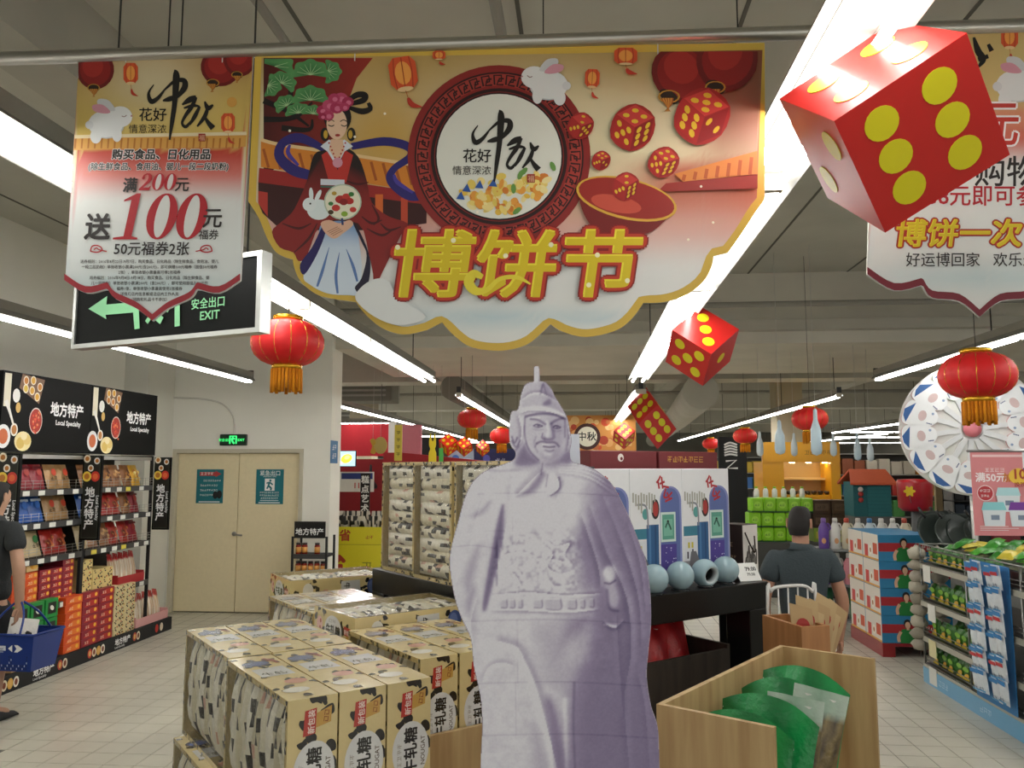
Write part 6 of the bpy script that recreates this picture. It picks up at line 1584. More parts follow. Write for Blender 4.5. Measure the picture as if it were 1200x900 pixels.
# ================================================================== people
def solid(name, col, rough=.7, noise=.1, scale=60, bump=.1):
    m, N, L, B = mk(name)
    tx = N.new('ShaderNodeTexNoise'); tx.inputs['Scale'].default_value = scale; tc = N.new('ShaderNodeTexCoord'); L.new(tc.outputs['Object'], tx.inputs['Vector'])
    mr = N.new('ShaderNodeMapRange'); mr.inputs['To Min'].default_value = 1 - noise; mr.inputs['To Max'].default_value = 1 + noise; L.new(tx.outputs['Fac'], mr.inputs['Value'])
    vm = N.new('ShaderNodeVectorMath'); vm.operation = 'SCALE'; vm.inputs[0].default_value = col[:3]; L.new(mr.outputs[0], vm.inputs['Scale']); L.new(vm.outputs[0], B.inputs['Base Color'])
    B.inputs['Roughness'].default_value = rough
    if bump:
        bp = N.new('ShaderNodeBump'); bp.inputs['Strength'].default_value = bump; bp.inputs['Distance'].default_value = .01; L.new(tx.outputs['Fac'], bp.inputs['Height']); L.new(bp.outputs[0], B.inputs['Normal'])
    return m
def skin(name, V, E, root, mat, parent, sub=2):
    ks = list(V); me = bpy.data.meshes.new(name)
    me.from_pydata([V[k][0] for k in ks], [(ks.index(a), ks.index(b)) for a, b in E], [])
    o = bpy.data.objects.new(name, me); COL.objects.link(o); o.parent = parent
    md = o.modifiers.new('skin', 'SKIN'); md.use_smooth_shade = True; md.branch_smoothing = .4
    for i, k in enumerate(ks):
        r = V[k][1]; r = r if isinstance(r, tuple) else (r, r)
        me.skin_vertices[0].data[i].radius = r; me.skin_vertices[0].data[i].use_root = (k == root)
    sb = o.modifiers.new('sub', 'SUBSURF'); sb.levels = sub; sb.render_levels = sub
    me.materials.append(mat)
    return o
def person(label, loc, rz, H, shirt, pants, skinc, hairc, arms, short, head_turn=0., shoe=C('1a1a1c')):
    """local facing -y; arms: dict side -> (elbow, wrist, hand dir) as fractions of H"""
    t = thing('person', label, 'person', loc, rz)
    h = lambda x, y, z: (x * H, y * H, z * H)
    ms = solid('skin_tone', C(skinc), .5, .05, 30, 0); V = {}; E = []
    V['pel'] = (h(0, 0, .53), .05 * H); V['sp'] = (h(0, .004, .62), (.05 * H, .036 * H)); V['ch'] = (h(0, .008, .72), (.055 * H, .036 * H)); V['nb'] = (h(0, .012, .812), (.034 * H, .03 * H)); V['nk'] = (h(0, .005, .853), .034 * H)
    ct, stn = math.cos(head_turn), math.sin(head_turn)
    def hd(x, y, z): return h(x * ct - y * stn, x * stn + y * ct, z)
    V['jaw'] = (hd(0, -.012, .885), (.038 * H, .042 * H)); V['hm'] = (hd(0, -.004, .93), (.046 * H, .054 * H)); V['ht'] = (hd(0, .002, .97), (.036 * H, .042 * H)); V['nose'] = (hd(0, -.064, .915), .008 * H)
    E += [('pel', 'sp'), ('sp', 'ch'), ('ch', 'nb'), ('nb', 'nk'), ('nk', 'jaw'), ('jaw', 'hm'), ('hm', 'ht'), ('hm', 'nose')]
    for s, n in ((-1, 'R'), (1, 'L')):
        el, wr, hdv = arms[n]
        V['sh' + n] = (h(s * .1, .01, .79), .026 * H); V['el' + n] = (h(*el), .026 * H); V['wr' + n] = (h(*wr), .018 * H)
        hv = Vector(hdv).normalized(); pa = Vector(wr) + hv * .045; V['pa' + n] = (h(*pa), (.021 * H, .013 * H))
        sd = hv.cross(Vector((0, 1, 0))).normalized() if abs(hv.y) < .9 else Vector((1, 0, 0)); fwd = hv.cross(sd)
        E += [('ch', 'sh' + n), ('sh' + n, 'el' + n), ('el' + n, 'wr' + n), ('wr' + n, 'pa' + n)]
        for k in range(4):
            a = pa + hv * .012 + fwd * ((k - 1.5) * .011); b = a + hv * (.026 - .003 * abs(k - 1)) ; c = b + hv * .012 + sd * (-s * .018)
            V[f'f{k}{n}'] = (h(*a), .0056 * H); V[f'g{k}{n}'] = (h(*b), .005 * H); V[f'h{k}{n}'] = (h(*c), .0042 * H); E += [('pa' + n, f'f{k}{n}'), (f'f{k}{n}', f'g{k}{n}'), (f'g{k}{n}', f'h{k}{n}')]
        a = Vector(wr) + hv * .025 + fwd * -.02; b = a + hv * .03 + fwd * -.012; V['th' + n] = (h(*a), .0065 * H); V['tt' + n] = (h(*b), .005 * H); E += [('pa' + n, 'th' + n), ('th' + n, 'tt' + n)]
        V['hp' + n] = (h(s * .052, 0, .47), .042 * H); V['kn' + n] = (h(s * .06, -.006, .275), .036 * H); V['ca' + n] = (h(s * .062, .008, .19), .032 * H); V['an' + n] = (h(s * .062, .012, .05), .02 * H); V['to' + n] = (h(s * .066, -.06, .022), .018 * H)
        E += [('pel', 'hp' + n), ('hp' + n, 'kn' + n), ('kn' + n, 'ca' + n), ('ca' + n, 'an' + n), ('an' + n, 'to' + n)]
    body = skin('body', V, E, 'pel', ms, t)
    # shirt
    sm_ = solid('shirt_cloth', C(shirt), .9, .12, 90, .3); q = {}; e = []
    q['b'] = (h(0, .002, .465), (.096 * H, .074 * H)); q['p'] = (h(0, .002, .55), (.094 * H, .070 * H)); q['s'] = (h(0, .006, .63), (.093 * H, .068 * H)); q['c'] = (h(0, .012, .73), (.102 * H, .072 * H)); q['n'] = (h(0, .012, .815), (.060 * H, .048 * H)); q['nn'] = (h(0, .010, .846), (.044 * H, .040 * H))
    e += [('b', 'p'), ('p', 's'), ('s', 'c'), ('c', 'n'), ('n', 'nn')]
    for s, n in ((-1, 'R'), (1, 'L')):
        S0 = Vector((s * .1, .01, .795)); S1 = Vector(arms[n][0]); m = S0.lerp(S1, .62)
        q['s' + n] = (h(*S0), .048 * H); q['m' + n] = (h(*S0.lerp(S1, .35)), .044 * H); q['e' + n] = (h(*m), .043 * H); e += [('c', 's' + n), ('s' + n, 'm' + n), ('m' + n, 'e' + n)]
    skin('shirt', q, e, 's', sm_, t)
    pm = solid('trouser_cloth', C(pants), .9, .12, 90, .25); q = {'w': (h(0, .002, .545), (.088 * H, .064 * H)), 'p': (h(0, 0, .51), (.088 * H, .068 * H))}; e = [('w', 'p')]
    for s, n in ((-1, 'R'), (1, 'L')):
        q['h' + n] = (h(s * .055, 0, .46), .066 * H); q['k' + n] = (h(s * .062, -.004, .31), .052 * H); e += [('p', 'h' + n), ('h' + n, 'k' + n)]
        if short: q['z' + n] = (h(s * .063, -.004, .25), .05 * H)
        else: q['z' + n] = (h(s * .064, .008, .06), .036 * H)
        e.append(('k' + n, 'z' + n))
    skin('trousers', q, e, 'p', pm, t)
    # hair cap, ears, eyes, mouth
    hm = solid('hair', C(hairc), .7, .3, 200, .5); mh = MB(); V2 = []; F2 = []; nu, nv = 20, 12
    for j in range(nv + 1):
        for i in range(nu):
            a = 2 * math.pi * i / nu; b = math.pi / 2 * (1 - j / nv) * 1.0; front = math.cos(a + math.pi / 2)     # +1 at the face side
            low = (-.066 if front < -.2 else -.03) if front < .35 else .012
            z = .938 + low + (.981 - .938 - low) * math.sin(math.pi / 2 * j / nv); rr = math.cos(math.pi / 2 * j / nv) ** .7
            V2.append(hd((.0435 if j > 1 else .036 + .004 * j) * rr * math.cos(a), .001 + (.0515 if j > 1 else .044 + .004 * j) * rr * math.sin(a), z))
    for j in range(nv):
        for i in range(nu): F2.append((j * nu + i, j * nu + (i + 1) % nu, (j + 1) * nu + (i + 1) % nu, (j + 1) * nu + i))
    F2.append(tuple(nv * nu + i for i in range(nu))); mh.mesh(V2, F2, WHT, None, True); mh.build('hair', hm, t)
    for s in (-1, 1):
        me_ = MB(); c = Vector(hd(s * .0435, .004, .918)); pts = spl([(0, -.018), (.012, -.012), (.014, .004), (.006, .02), (-.006, .022), (-.008, 0)], 3, True)
        A = [c + Vector((s * .004 * H, -u * H * .7 * ct, w * -H * .9)) for u, w in pts]; B_ = [c + Vector((-s * .004 * H, -u * H * .5, w * -H * .8)) for u, w in pts]
        me_.add(A, WHT, True); n_ = len(A)
        for i in range(n_): me_.add([A[i], B_[i], B_[(i + 1) % n_], A[(i + 1) % n_]], WHT, True)
        me_.build('ear', ms, t)
        mm = MB(); mm.lathe([(0, -.004 * H), (.004 * H, 0), (0, .004 * H)], C('1a1412'), 8, TR(*hd(s * .019, -.0555, .93))); mm.build('eye', GLOSS, t)
    MB().box(-.014 * H, .014 * H, -.002, .002, -.0015 * H, .0015 * H, C('8a4a44'), TR(*hd(0, -.053, .893)) @ RZ(head_turn)).build('mouth', PAPER, t)
    for s in (-1, 1):
        m = MB(); pr = [(-.5, .55), (-.3, .8), (0, .86), (.35, .84), (.5, .6)]
        sec = [(.03, -.03, .05), (.01, -.035, .052), (-.03, -.034, .036), (-.06, -.036, .028), (-.088, -.03, .022), (-.1, -.015, .012)]
        V3 = []; F3 = []; w = 10
        for y, _, zt in sec:
            for k in range(w):
                a = 2 * math.pi * k / w; hw_ = .027 if y > -.08 else .02
                V3.append(h(s * .064 + hw_ * math.cos(a), y, max(0.0, zt * .5 + zt * .55 * math.sin(a))))
        for i in range(len(sec) - 1):
            for k in range(w): F3.append((i * w + k, i * w + (k + 1) % w, (i + 1) * w + (k + 1) % w, (i + 1) * w + k))
        F3 += [tuple(range(w)), tuple((len(sec) - 1) * w + k for k in range(w - 1, -1, -1))]
        m.mesh(V3, F3, shoe, None, True); m.build('shoe', MATTE, t)
    return t
# man seen from behind at the right of the black table
hang = ((-.145, .02, .63), (-.135, -.03, .49), (0, -.25, -1)); hangL = ((.145, .02, .63), (.10, -.09, .56), (-.3, -.6, -.2))
person('man seen from behind in a dark grey t-shirt beside the kraft bags', (1.36, 5.25, 0), math.pi, 1.64, '3e484c', '1c1f2e', 'b8876c', '1c1714', {'R': ((.0 - .145, .02, .63), (-.14, -.02, .50), (0, -.2, -1)), 'L': ((.145, .015, .63), (.12, -.07, .53), (-.1, -.6, -.6))}, False, -.5)
# shopper at the left edge, walking away with a basket
person('shopper at the picture edge in a black t-shirt carrying a blue basket', (-4.40, 5.75, 0), math.pi * .96, 1.78, '26292a', '17181a', 'b58c72', '16120f', {'R': ((-.15, .02, .625), (-.145, .0, .485), (0, .0, -1)), 'L': ((.145, .02, .63), (.14, -.02, .49), (0, -.2, -1))}, True)
# blue basket hanging from the hand, its handle up
bx, by, bz = -4.14, 5.72, .40
t = thing('shopping_basket', 'blue plastic shopping basket with white print held by the shopper', 'basket', (bx, by, bz), -.05)
bl = C('14327c')
def wall(a, b, c, d): return [a, b, c, d]
L_, Wd, hh, ti = .25, .16, .26, .035
for nm, q in (('front_wall', [(-L_ + ti, -Wd + ti, 0), (L_ - ti, -Wd + ti, 0), (L_, -Wd, hh), (-L_, -Wd, hh)]), ('back_wall', [(L_ - ti, Wd - ti, 0), (-L_ + ti, Wd - ti, 0), (-L_, Wd, hh), (L_, Wd, hh)]), ('side_wall', [(L_ - ti, -Wd + ti, 0), (L_ - ti, Wd - ti, 0), (L_, Wd, hh), (L_, -Wd, hh)]), ('side_wall', [(-L_ + ti, Wd - ti, 0), (-L_ + ti, -Wd + ti, 0), (-L_, -Wd, hh), (-L_, Wd, hh)])):
    Q = [Vector(v) for v in q]; n = (Q[1] - Q[0]).cross(Q[3] - Q[0]).normalized(); m = MB(); I = [v - n * .006 for v in Q]
    m.add(Q, bl); m.add(I[::-1], bl)
    for i in range(4): m.add([Q[(i + 1) % 4], Q[i], I[i], I[(i + 1) % 4]], bl)
    wo = m.build(nm, PLASTIC, t)
    if nm == 'front_wall':
        f = lambda x, y: Q[3].lerp(Q[2], x).lerp(Q[0].lerp(Q[1], x), y); p = Print(f, n, eps=.00004)
        for r_ in range(5):
            for k in range(26):
                if r_ > 2 or (k % 9 > 6): p.rect(.06 + k * .034, .58 + r_ * .08, .075 + k * .034, .63 + r_ * .08, C('0c1e50') if (k + r_) % 3 else C('c8d0e0'))
        p.rect(.30, .3, .56, .43, C('d8dce4')); p.text('Carrefour', .31, .41, .1, bl, .02, ws=.52); p.rect(.32, .46, .52, .48, C('b8c0d0'))
        p.poly([(.60, .37), (.67, .27), (.67, .47)][::-1], WHT); p.poly([(.70, .27), (.76, .27), (.84, .37), (.76, .47), (.70, .47), (.74, .37)][::-1], WHT); p.build('white_print', PAPER, t)
MB().box(-L_ + ti, L_ - ti, -Wd + ti, Wd - ti, 0, .006, bl).build('basket_floor', PLASTIC, t)
MB().tube([(-L_, -Wd, hh), (L_, -Wd, hh), (L_, Wd, hh), (-L_, Wd, hh)], .01, bl, 6, closed=True).build('rim', PLASTIC, t)
for s in (-1, 1): MB().tube(spl([(-.12, s * Wd, hh), (-.08, s * .08, hh + .12), (-.02, s * .012, hh + .205), (.02, s * .012, hh + .205), (.1, s * .08, hh + .12), (.14, s * Wd, hh)], 4), .008, bl, 6).build('handle', PLASTIC, t)
b_ = bag_kind('spotted_snack_bag', 'e4e0d8', window=['2a2622', 'c8482c'], group='items in the basket'); b_['label'] = 'white spotted snack bag inside the blue basket'; b_.location = (bx + .02, by - .04, bz + .01); b_.rotation_euler = (-.1, .1, .2); b_.scale = (1.2, 1, 1.45)
# ================================================================== right-hand aisle
# ---- cartons on a red pallet, woman in green printed on each
GX, GY = 2.93, 8.4
t = thing('pallet', 'red plastic pallet under the blue cartons', 'pallet', (GX + .55, GY + .47, 0))
for x in (GX, GX + .5, GX + .98): MB().box(x, x + .12, GY, GY + .94, 0, .1, C('8c1c1e')).build('runner', PLASTIC, t, True)
MB().box(GX, GX + 1.1, GY, GY + .94, .1, .13, C('8c1c1e')).build('deck', PLASTIC, t, True)
def girl_carton():
    t = thing('drink_carton', '', 'carton', (0, 0, 0), 0, 'blue drink cartons with a woman in green')
    MB().rbox(0, .54, 0, .45, 0, .262, C('2a7ca8'), .003).build('carton_body', PAPER, t)
    f, n = plane((0, 0, .262), (1, 0, 0), (0, 0, 1)); p = Print(f, n, eps=.00005)
    p.rect(.002, .08, .538, .165, C('a8242c')); p.scrib(2, .40, .145, .06, C('e8e4dc'))
    g = C('1c7a34'); sk = C('dcb090')
    p.poly(spl([(.17, .262 - .002), (.18, .15), (.21, .125), (.28, .125), (.31, .15), (.33, .2), (.33, .26)], 3)[::-1], g)
    p.stroke([(.18, .15), (.155, .2), (.16, .25)], .03, sk); p.stroke([(.31, .15), (.34, .18), (.315, .115)], .026, sk)
    p.ell(.245, .075, .036, .045, C('17120f'), 16).ell(.247, .088, .025, .034, sk, 16); p.poly([(.235, .115), (.26, .115), (.26, .135), (.235, .135)][::-1], sk); p.ell(.42, .225, .045, .014, C('e8e8e4'), 14)
    p.build('front_print', PAPER, t)
    f, n = plane((0, .45, .262), (0, -1, 0), (0, 0, 1)); p = Print(f, n, eps=.00005)
    p.rect(.002, .002, .448, .26, C('dcd6cc')); p.rect(.3, .09, .42, .2, C('c8502c')); p.rect(.06, .12, .16, .24, C('c83a34')); p.ell(.23, .17, .04, .05, C('ece4d4'), 14); p.ell(.23, .17, .02, .025, C('a8642c'), 10); p.rect(.002, .24, .448, .26, C('d8a04a')); p.build('side_print', PAPER, t)
    return t
g0 = None; dn = ['nearer', 'farther']
for cx in range(2):
    for r in range(2):
        for k in range(4):
            if cx == 1 and r > 0: continue
            loc = (GX + .005 + cx * .546, GY + .01 + r * .458, .131 + k * .2635); lab = f'blue carton with woman in green, {ordn[k]} layer from below, ' + (f'{dn[r]} row by the aisle' if cx == 0 else 'right column beside the racks')
            if g0 is None: g0 = girl_carton(); g0.location = loc; g0['label'] = lab
            else: dup(g0, loc, 0, lab)
# ---- detergent bottles on a stepped stand behind
t = thing('detergent_stand', 'grey stepped stand carrying the white detergent bottles', 'stand', (3.7, 10.45, 0))
for z in (.02, .44, .86): MB().box(2.86, 4.6, 10.15, 10.65, z - .02, z, C('8a8a88')).build('shelf', MATTE, t, True)
for x in (2.88, 4.58):
    for y in (10.17, 10.63): MB().box(x - .012, x + .012, y - .012, y + .012, 0, .84, C('6a6a68')).build('post', MATTE, t, True)
def bottle(label, loc, c, cap, s=1., group='detergent bottles', lab='d8a070'):
    t = thing('detergent_bottle', label, 'bottle', loc, RND.uniform(-.3, .3), group)
    MB().lathe([(.05 * s, 0), (.062 * s, .012 * s), (.064 * s, .2 * s), (.058 * s, .26 * s), (.034 * s, .31 * s), (.03 * s, .32 * s)], C(c), 14, None, True, 1.0, .7).build('bottle_body', PLASTIC, t)
    MB().lathe([(.03 * s, .32 * s), (.03 * s, .36 * s), (.024 * s, .375 * s)], C(cap), 12).build('cap', PLASTIC, t)
    MB().tube(spl([(.05 * s, 0, .22 * s), (.075 * s, 0, .25 * s), (.06 * s, 0, .3 * s), (.036 * s, 0, .305 * s)], 3), .011 * s, C(c), 6).build('handle', PLASTIC, t)
    f = lambda x, y: Vector((x * s, -.0455 * s, y * s)); p = Print(f, (0, -1, 0)); p.ell(0, .1, .026, .035, C(lab), 12); p.build('front_label', PAPER, t)
    return t
bp = {}
def put_bottle(kind, label, loc):
    spec = dict(white=('e4e2dc', 'dcdad4'), pink=('d88a94', 'e4e2dc'), purple=('6a4a9c', '8a6ab8'), cream=('dcd2b8', 'c85a4a'), blue=('c8d4dc', '3a7ab0'))[kind]
    if kind not in bp: bp[kind] = bottle(label, loc, spec[0], spec[1]); return
    dup(bp[kind], loc, RND.uniform(-.3, .3), label)
for k in range(12): put_bottle('purple' if k == 0 else ['white', 'white', 'cream', 'white', 'blue'][k % 5], f'detergent bottle number {k + 1} from the left on the top shelf of the stand' if False else f'detergent bottle, {(ordn + ["eighth", "ninth", "tenth", "eleventh", "twelfth"])[k]} from the left on top of the grey stand', (2.95 + k * .137, 10.28, .86))
for k in range(5): put_bottle(['purple', 'white', 'pink', 'pink', 'white'][k], f'detergent bottle, {ordn[k]} from the left on the middle shelf of the stand', (2.95 + k * .137, 10.25, .44))
for k in range(4):
    pouch('detergent_pouch', f'dark green detergent pouch, {ordn[k]} from the left at the bottom of the stand', 'pouch', (2.97 + k * .17, 10.3, .025), (-.12, 0, 0), .16, .36, .08, pcol(['1c5a34', '3a3444', '2a6a3a', '4a2c3a'][k]), 'detergent pouches', False)
# ---- teal bird-house style display
hx = oy(1021, 600, 11.2).x
t = thing('toy_house', 'teal plank play house with an orange roof behind the bottles', 'toy house', (hx, 11.2, 0))
MB().box(hx - .22, hx + .26, 11.2, 11.6, .0, 1.2, C('5a5a58')).build('stand', MATTE, t, True)
MB().box(hx - .22, hx + .26, 11.2, 11.6, 1.2, 1.66, C('1c5c60')).build('house_body', MATTE, t, True)
for k in range(9): MB().box(hx - .04, hx + .265, 11.19, 11.2, 1.21 + k * .05, 1.252 + k * .05, C('23686c')).build('plank', MATTE, t, True)
MB().mesh([(hx - .28, 11.12, 1.62), (hx + .32, 11.12, 1.62), (hx + .28, 11.4, 1.80), (hx - .2, 11.4, 1.80), (hx + .32, 11.68, 1.62), (hx - .28, 11.68, 1.62), (hx - .28, 11.12, 1.65), (hx + .32, 11.12, 1.65), (hx + .28, 11.4, 1.83), (hx - .2, 11.4, 1.83), (hx + .32, 11.68, 1.65), (hx - .28, 11.68, 1.65)], [(6, 7, 8, 9), (9, 8, 10, 11), (0, 1, 7, 6), (4, 5, 11, 10), (0, 3, 2, 1), (3, 5, 4, 2), (1, 2, 8, 7), (2, 4, 10, 8), (0, 6, 9, 3), (3, 9, 11, 5)], C('c85a34')).build('roof', MATTE, t, True)
for k, (z, c) in enumerate(((1.56, 'e0d8d0'), (1.5, 'b83a34'), (1.42, 'b83a34'))): MB().lathe([(.03, 0), (.035, .01), (.0, .012)], C(c), 10, TR(hx - .13, 11.195, z) @ Matrix.Rotation(math.pi / 2, 4, 'X')).build('round_badge', PAPER, t, True)
# ---- lime tissue packs and mixed cartons behind the man
t = thing('pack_platform', 'low platform under the lime green packs', 'platform', (2.85, 12.3, 0)); MB().rbox(2.3, 4.6, 12.0, 12.6, 0, .78, C('4a4a46'), .01).build('platform_body', MATTE, t, True)
pk = None
for k in range(3):
    for i in range(5):
        loc = (2.50 + i * .175 + (.04 if k == 2 else 0), 12.05 - (.0), .782 + k * .212); lab = f'lime green tissue pack, {ordn[i]} from the left, {["bottom", "middle", "top"][k]} layer of the stack'
        if k == 0 and i == 4: continue
        if pk is None:
            pk = thing('tissue_pack', lab, 'pack', loc, 0, 'lime green tissue packs')
            MB().rbox(-.085, .085, 0, .3, .012, .205, C('86c81c'), .012, None).build('pack_body', POUCH, pk); MB().box(-.086, .086, -.002, .3, 0, .014, C('1c5a2c')).build('dark_band', POUCH, pk)
            f, n = plane((-.085, 0, .205), (1, 0, 0), (0, 0, 1)); p = Print(f, n, eps=.00005); p.ell(.085, .1, .05, .05, C('a8dc4a'), 14); p.scrib(2, .045, .12, .04, C('2a7a2c')); p.build('front_print', PAPER, pk)
        else: dup(pk, loc, 0, lab)
for i in range(6):
    t = thing('white_bottle', f'small white capped bottle, {ordn[i]} from the left on the lime packs', 'bottle', (2.55 + i * .13, 12.15, 1.4185), 0, 'white bottles on the lime packs'); MB().lathe([(.035, 0), (.04, .01), (.038, .1), (.02, .13)], C('e4e6e0'), 12).build('bottle_body', PLASTIC, t); MB().lathe([(.022, .13), (.022, .155)], C('8ac82c'), 10).build('cap', PLASTIC, t)
mixc = [('brown carton', '4a3626', .28), ('brown carton', '54402c', .28), ('beige carton', 'b8a684', .22), ('beige carton', 'c4b490', .22)]
for k in range(3):
    for i, (nm, c, w) in enumerate(mixc):
        loc = (3.46 + i * .27, 12.1, .782 + k * .2); c2 = [('8aa83a', 'c8d060', '3a3a3a'), (c, c, c), (c, c, c)][k]
        t = thing('grocery_carton', f'{nm if k else "mixed green carton"}, {ordn[i]} from the left, {["bottom", "middle", "top"][k]} layer behind the man', 'carton', loc, 0, 'grocery cartons behind the man'); MB().rbox(-.125, .125, 0, .3, 0, .198, C(c2[i % 3] if k == 0 else c), .004).build('carton_body', PAPER, t)
        f, n = plane((-.125, 0, .198), (1, 0, 0), (0, 0, 1)); p = Print(f, n, eps=.00005); p.rect(.03, .05, .22, .15, C(['c8c04a', '6a5440', 'd8c8a4'][k if k < 2 else (2 if i > 1 else 1)])); p.scrib(2, .06, .13, .06, C('3a2c1c')); p.build('front_print', PAPER, t)
# ---- yellow kiosk
a, b = oy(893, 517, 15.2), oy(986, 575, 15.2)
t = thing('yellow_kiosk', 'bright yellow kiosk with lit display beyond the lime packs', 'kiosk', ((a.x + b.x) / 2, 15.2, 0)); yk = C('d89a14')
MB().box(a.x, b.x, 15.2, 15.3, 1.95, 2.32, yk).build('header_panel', PLASTIC, t, True); MB().box(a.x, a.x + .38, 15.22, 16.0, 0, 1.95, yk).build('side_panel', PLASTIC, t, True); MB().box(b.x - .16, b.x, 15.22, 16.0, 0, 1.95, yk).build('side_panel', PLASTIC, t, True)
MB().box(a.x + .38, b.x - .16, 15.9, 16.0, 0, 1.95, C('c8a86a')).build('back_panel', PLASTIC, t, True); MB().box(a.x + .38, b.x - .16, 15.3, 15.9, 0, 1.35, yk).build('counter', PLASTIC, t, True); MB().box(a.x + .38, b.x - .16, 15.6, 15.9, 1.62, 1.66, C('e8c884')).build('shelf', PLASTIC, t, True)
for k in range(3): MB().lathe([(.05, 0), (.05, .01)], WHT, 12, TR(a.x + .6 + k * .3, 15.5, 1.935)).build('downlight', emat('kiosk_lamp%d' % k, (1, .85, .55, 1), 14), t, True)
f, n = plane((a.x, 15.2, 2.32), (1, 0, 0), (0, 0, 1)); p = Print(f, n, eps=.0001); p.scrib(5, .75, .24, .1, C('8a640c')); p.build('header_print', PAPER, t, True)
for k in range(7):
    o = thing('kiosk_bowl', f'dark serving bowl, {ordn[k]} from the left on the yellow kiosk counter', 'bowl', (a.x + .5 + k * .115, 15.42, 1.35), 0, 'bowls on the yellow kiosk'); MB().lathe([(.025, 0), (.05, .03), (.055, .07), (.045, .068), (.0, .03)], C('3a2a1c'), 12).build('bowl_body', GLOSS, o)
# black panel with white emblem
q = oy(857, 525, 14.2)
t = thing('emblem_panel', 'tall black panel with a white emblem beyond the gift boxes', 'panel', (q.x, 14.2, 0)); MB().rbox(-.22, .26, 0, .08, 0, 2.38, C('0e0e10'), .01).build('panel', MATTE, t)
f, n = plane((-.22, 0, 2.38), (1, 0, 0), (0, 0, 1)); p = Print(f, n, eps=.0001)
for k in range(5): p.stroke([(.1, .14 + .045 * k), (.2, .1 + .05 * k), (.32, .14 + .045 * k)], .03, C('d8d8d4'))
p.stroke([(.12, .42), (.3, .4), (.14, .54), (.32, .54)], .03, C('d8d8d4'), smooth=False); p.build('emblem', PAPER, t)
# small hanging pale bottles
for k, (px, y0, y1, Y) in enumerate(((890, 505, 535, 10.6), (913, 492, 533, 9.2), (930, 507, 535, 11), (955, 478, 534, 8.9), (976, 508, 535, 11), (1004, 507, 540, 10.4), (1019, 512, 541, 10.8))):
    a, b = oy(px, y0, Y), oy(px, y1, Y); h = a.z - b.z; w = .045 if k not in (1, 3) else .06
    t = thing('inflatable_bottle', f'pale inflatable bottle, {ordn[k]} from the left hanging before the yellow kiosk', 'ornament', (a.x, Y, b.z), 0, 'hanging inflatable bottles')
    MB().lathe([(.0, 0), (w * .8, .02), (w, .06), (w * .9, h * .55), (w * .4, h * .75), (w * .35, h * .95), (0, h)], C('b8ccd6') if k % 2 else C('cfdce2'), 12).build('ornament_body', GLOSS, t); MB().tube([(0, 0, h), (0, 0, (CEIL if Y < 10.2 else 3.4) - b.z)], .0025, C('c8c8c4'), 4).build('cord', MATTE, t)
# ---- round display of boxed rackets
FC = oy(1138, 503, 7.62); FR = .60
ft = thing('racket_wheel', 'large round white wheel display of boxed rackets above the bottles', 'display', (FC.x, FC.y, 0))
fa = math.radians(-12)
FM = TR(*FC) @ RZ(fa) @ Matrix.Rotation(math.pi / 2, 4, 'X')       # local z towards the aisle
MB().lathe([(FR - .01, -.03), (FR, -.02), (FR, .0), (FR - .01, .006)], C('dcdcd8'), 48, FM).build('wheel_disc', PLASTIC, ft, True)
MB().lathe([(.07, .006), (.075, .05), (.03, .06), (0, .06)], C('d87a84'), 16, FM).build('hub', PLASTIC, ft, True)
MB().tube([(FC.x + .02, FC.y + .08, 0), (FC.x + .02, FC.y + .08, FC.z)], .03, C('b8b8b4'), 8).build('stand_pole', METAL, ft, True); MB().box(FC.x - .2, FC.x + .24, FC.y - .1, FC.y + .3, 0, .03, C('8a8a88')).build('base', METAL, ft, True)
for k in range(14):
    a = 2 * math.pi * (k + .3) / 14; q = thing('boxed_racket', f'boxed racket on the white wheel, position {["one", "two", "three", "four", "five", "six", "seven", "eight", "nine", "ten", "eleven", "twelve", "thirteen", "fourteen"][k]} anticlockwise from the panel side', 'racket', (0, 0, 0), 0, 'boxed rackets on the wheel')
    q.matrix_world = FM @ Matrix.Rotation(a, 4, 'Z') @ TR(0, 0, .008); q.matrix_basis = q.matrix_world.copy()
    ol = spl([(.29, -.03), (.34, -.08), (.48, -.115), (.57, -.10), (.585, 0), (.56, .10), (.48, .115), (.34, .08), (.29, .03)], 3)
    f = lambda x, y: Vector((x, -y, .02)); MB().slab(ol, f, (0, 0, 1), .018, C('e6e8ea'), C(['d86a70', '7ac08a'][k % 5 == 4])).build('racket_head', PAPER, q)
    MB().box(.09, .30, -.022, .022, 0, .018, C('d8dadc')).build('handle', PLASTIC, q)
    p = Print(f, (0, 0, 1), eps=.00005); p.poly([(.54, -.098), (.575, -.04), (.58, .02), (.50, .10), (.52, .0)], C('2a5a98')); p.ell(.42, .0, .035, .05, C('c8b0b0'), 12); p.ell(.34, .04, .012, None, C('8aa0c0'), 8)
    for j in range(4): p.ell(.33 + j * .012, -.055 + j * .0, .006, None, C('3a4a7a'), 6)
    p.build('print', PAPER, q)
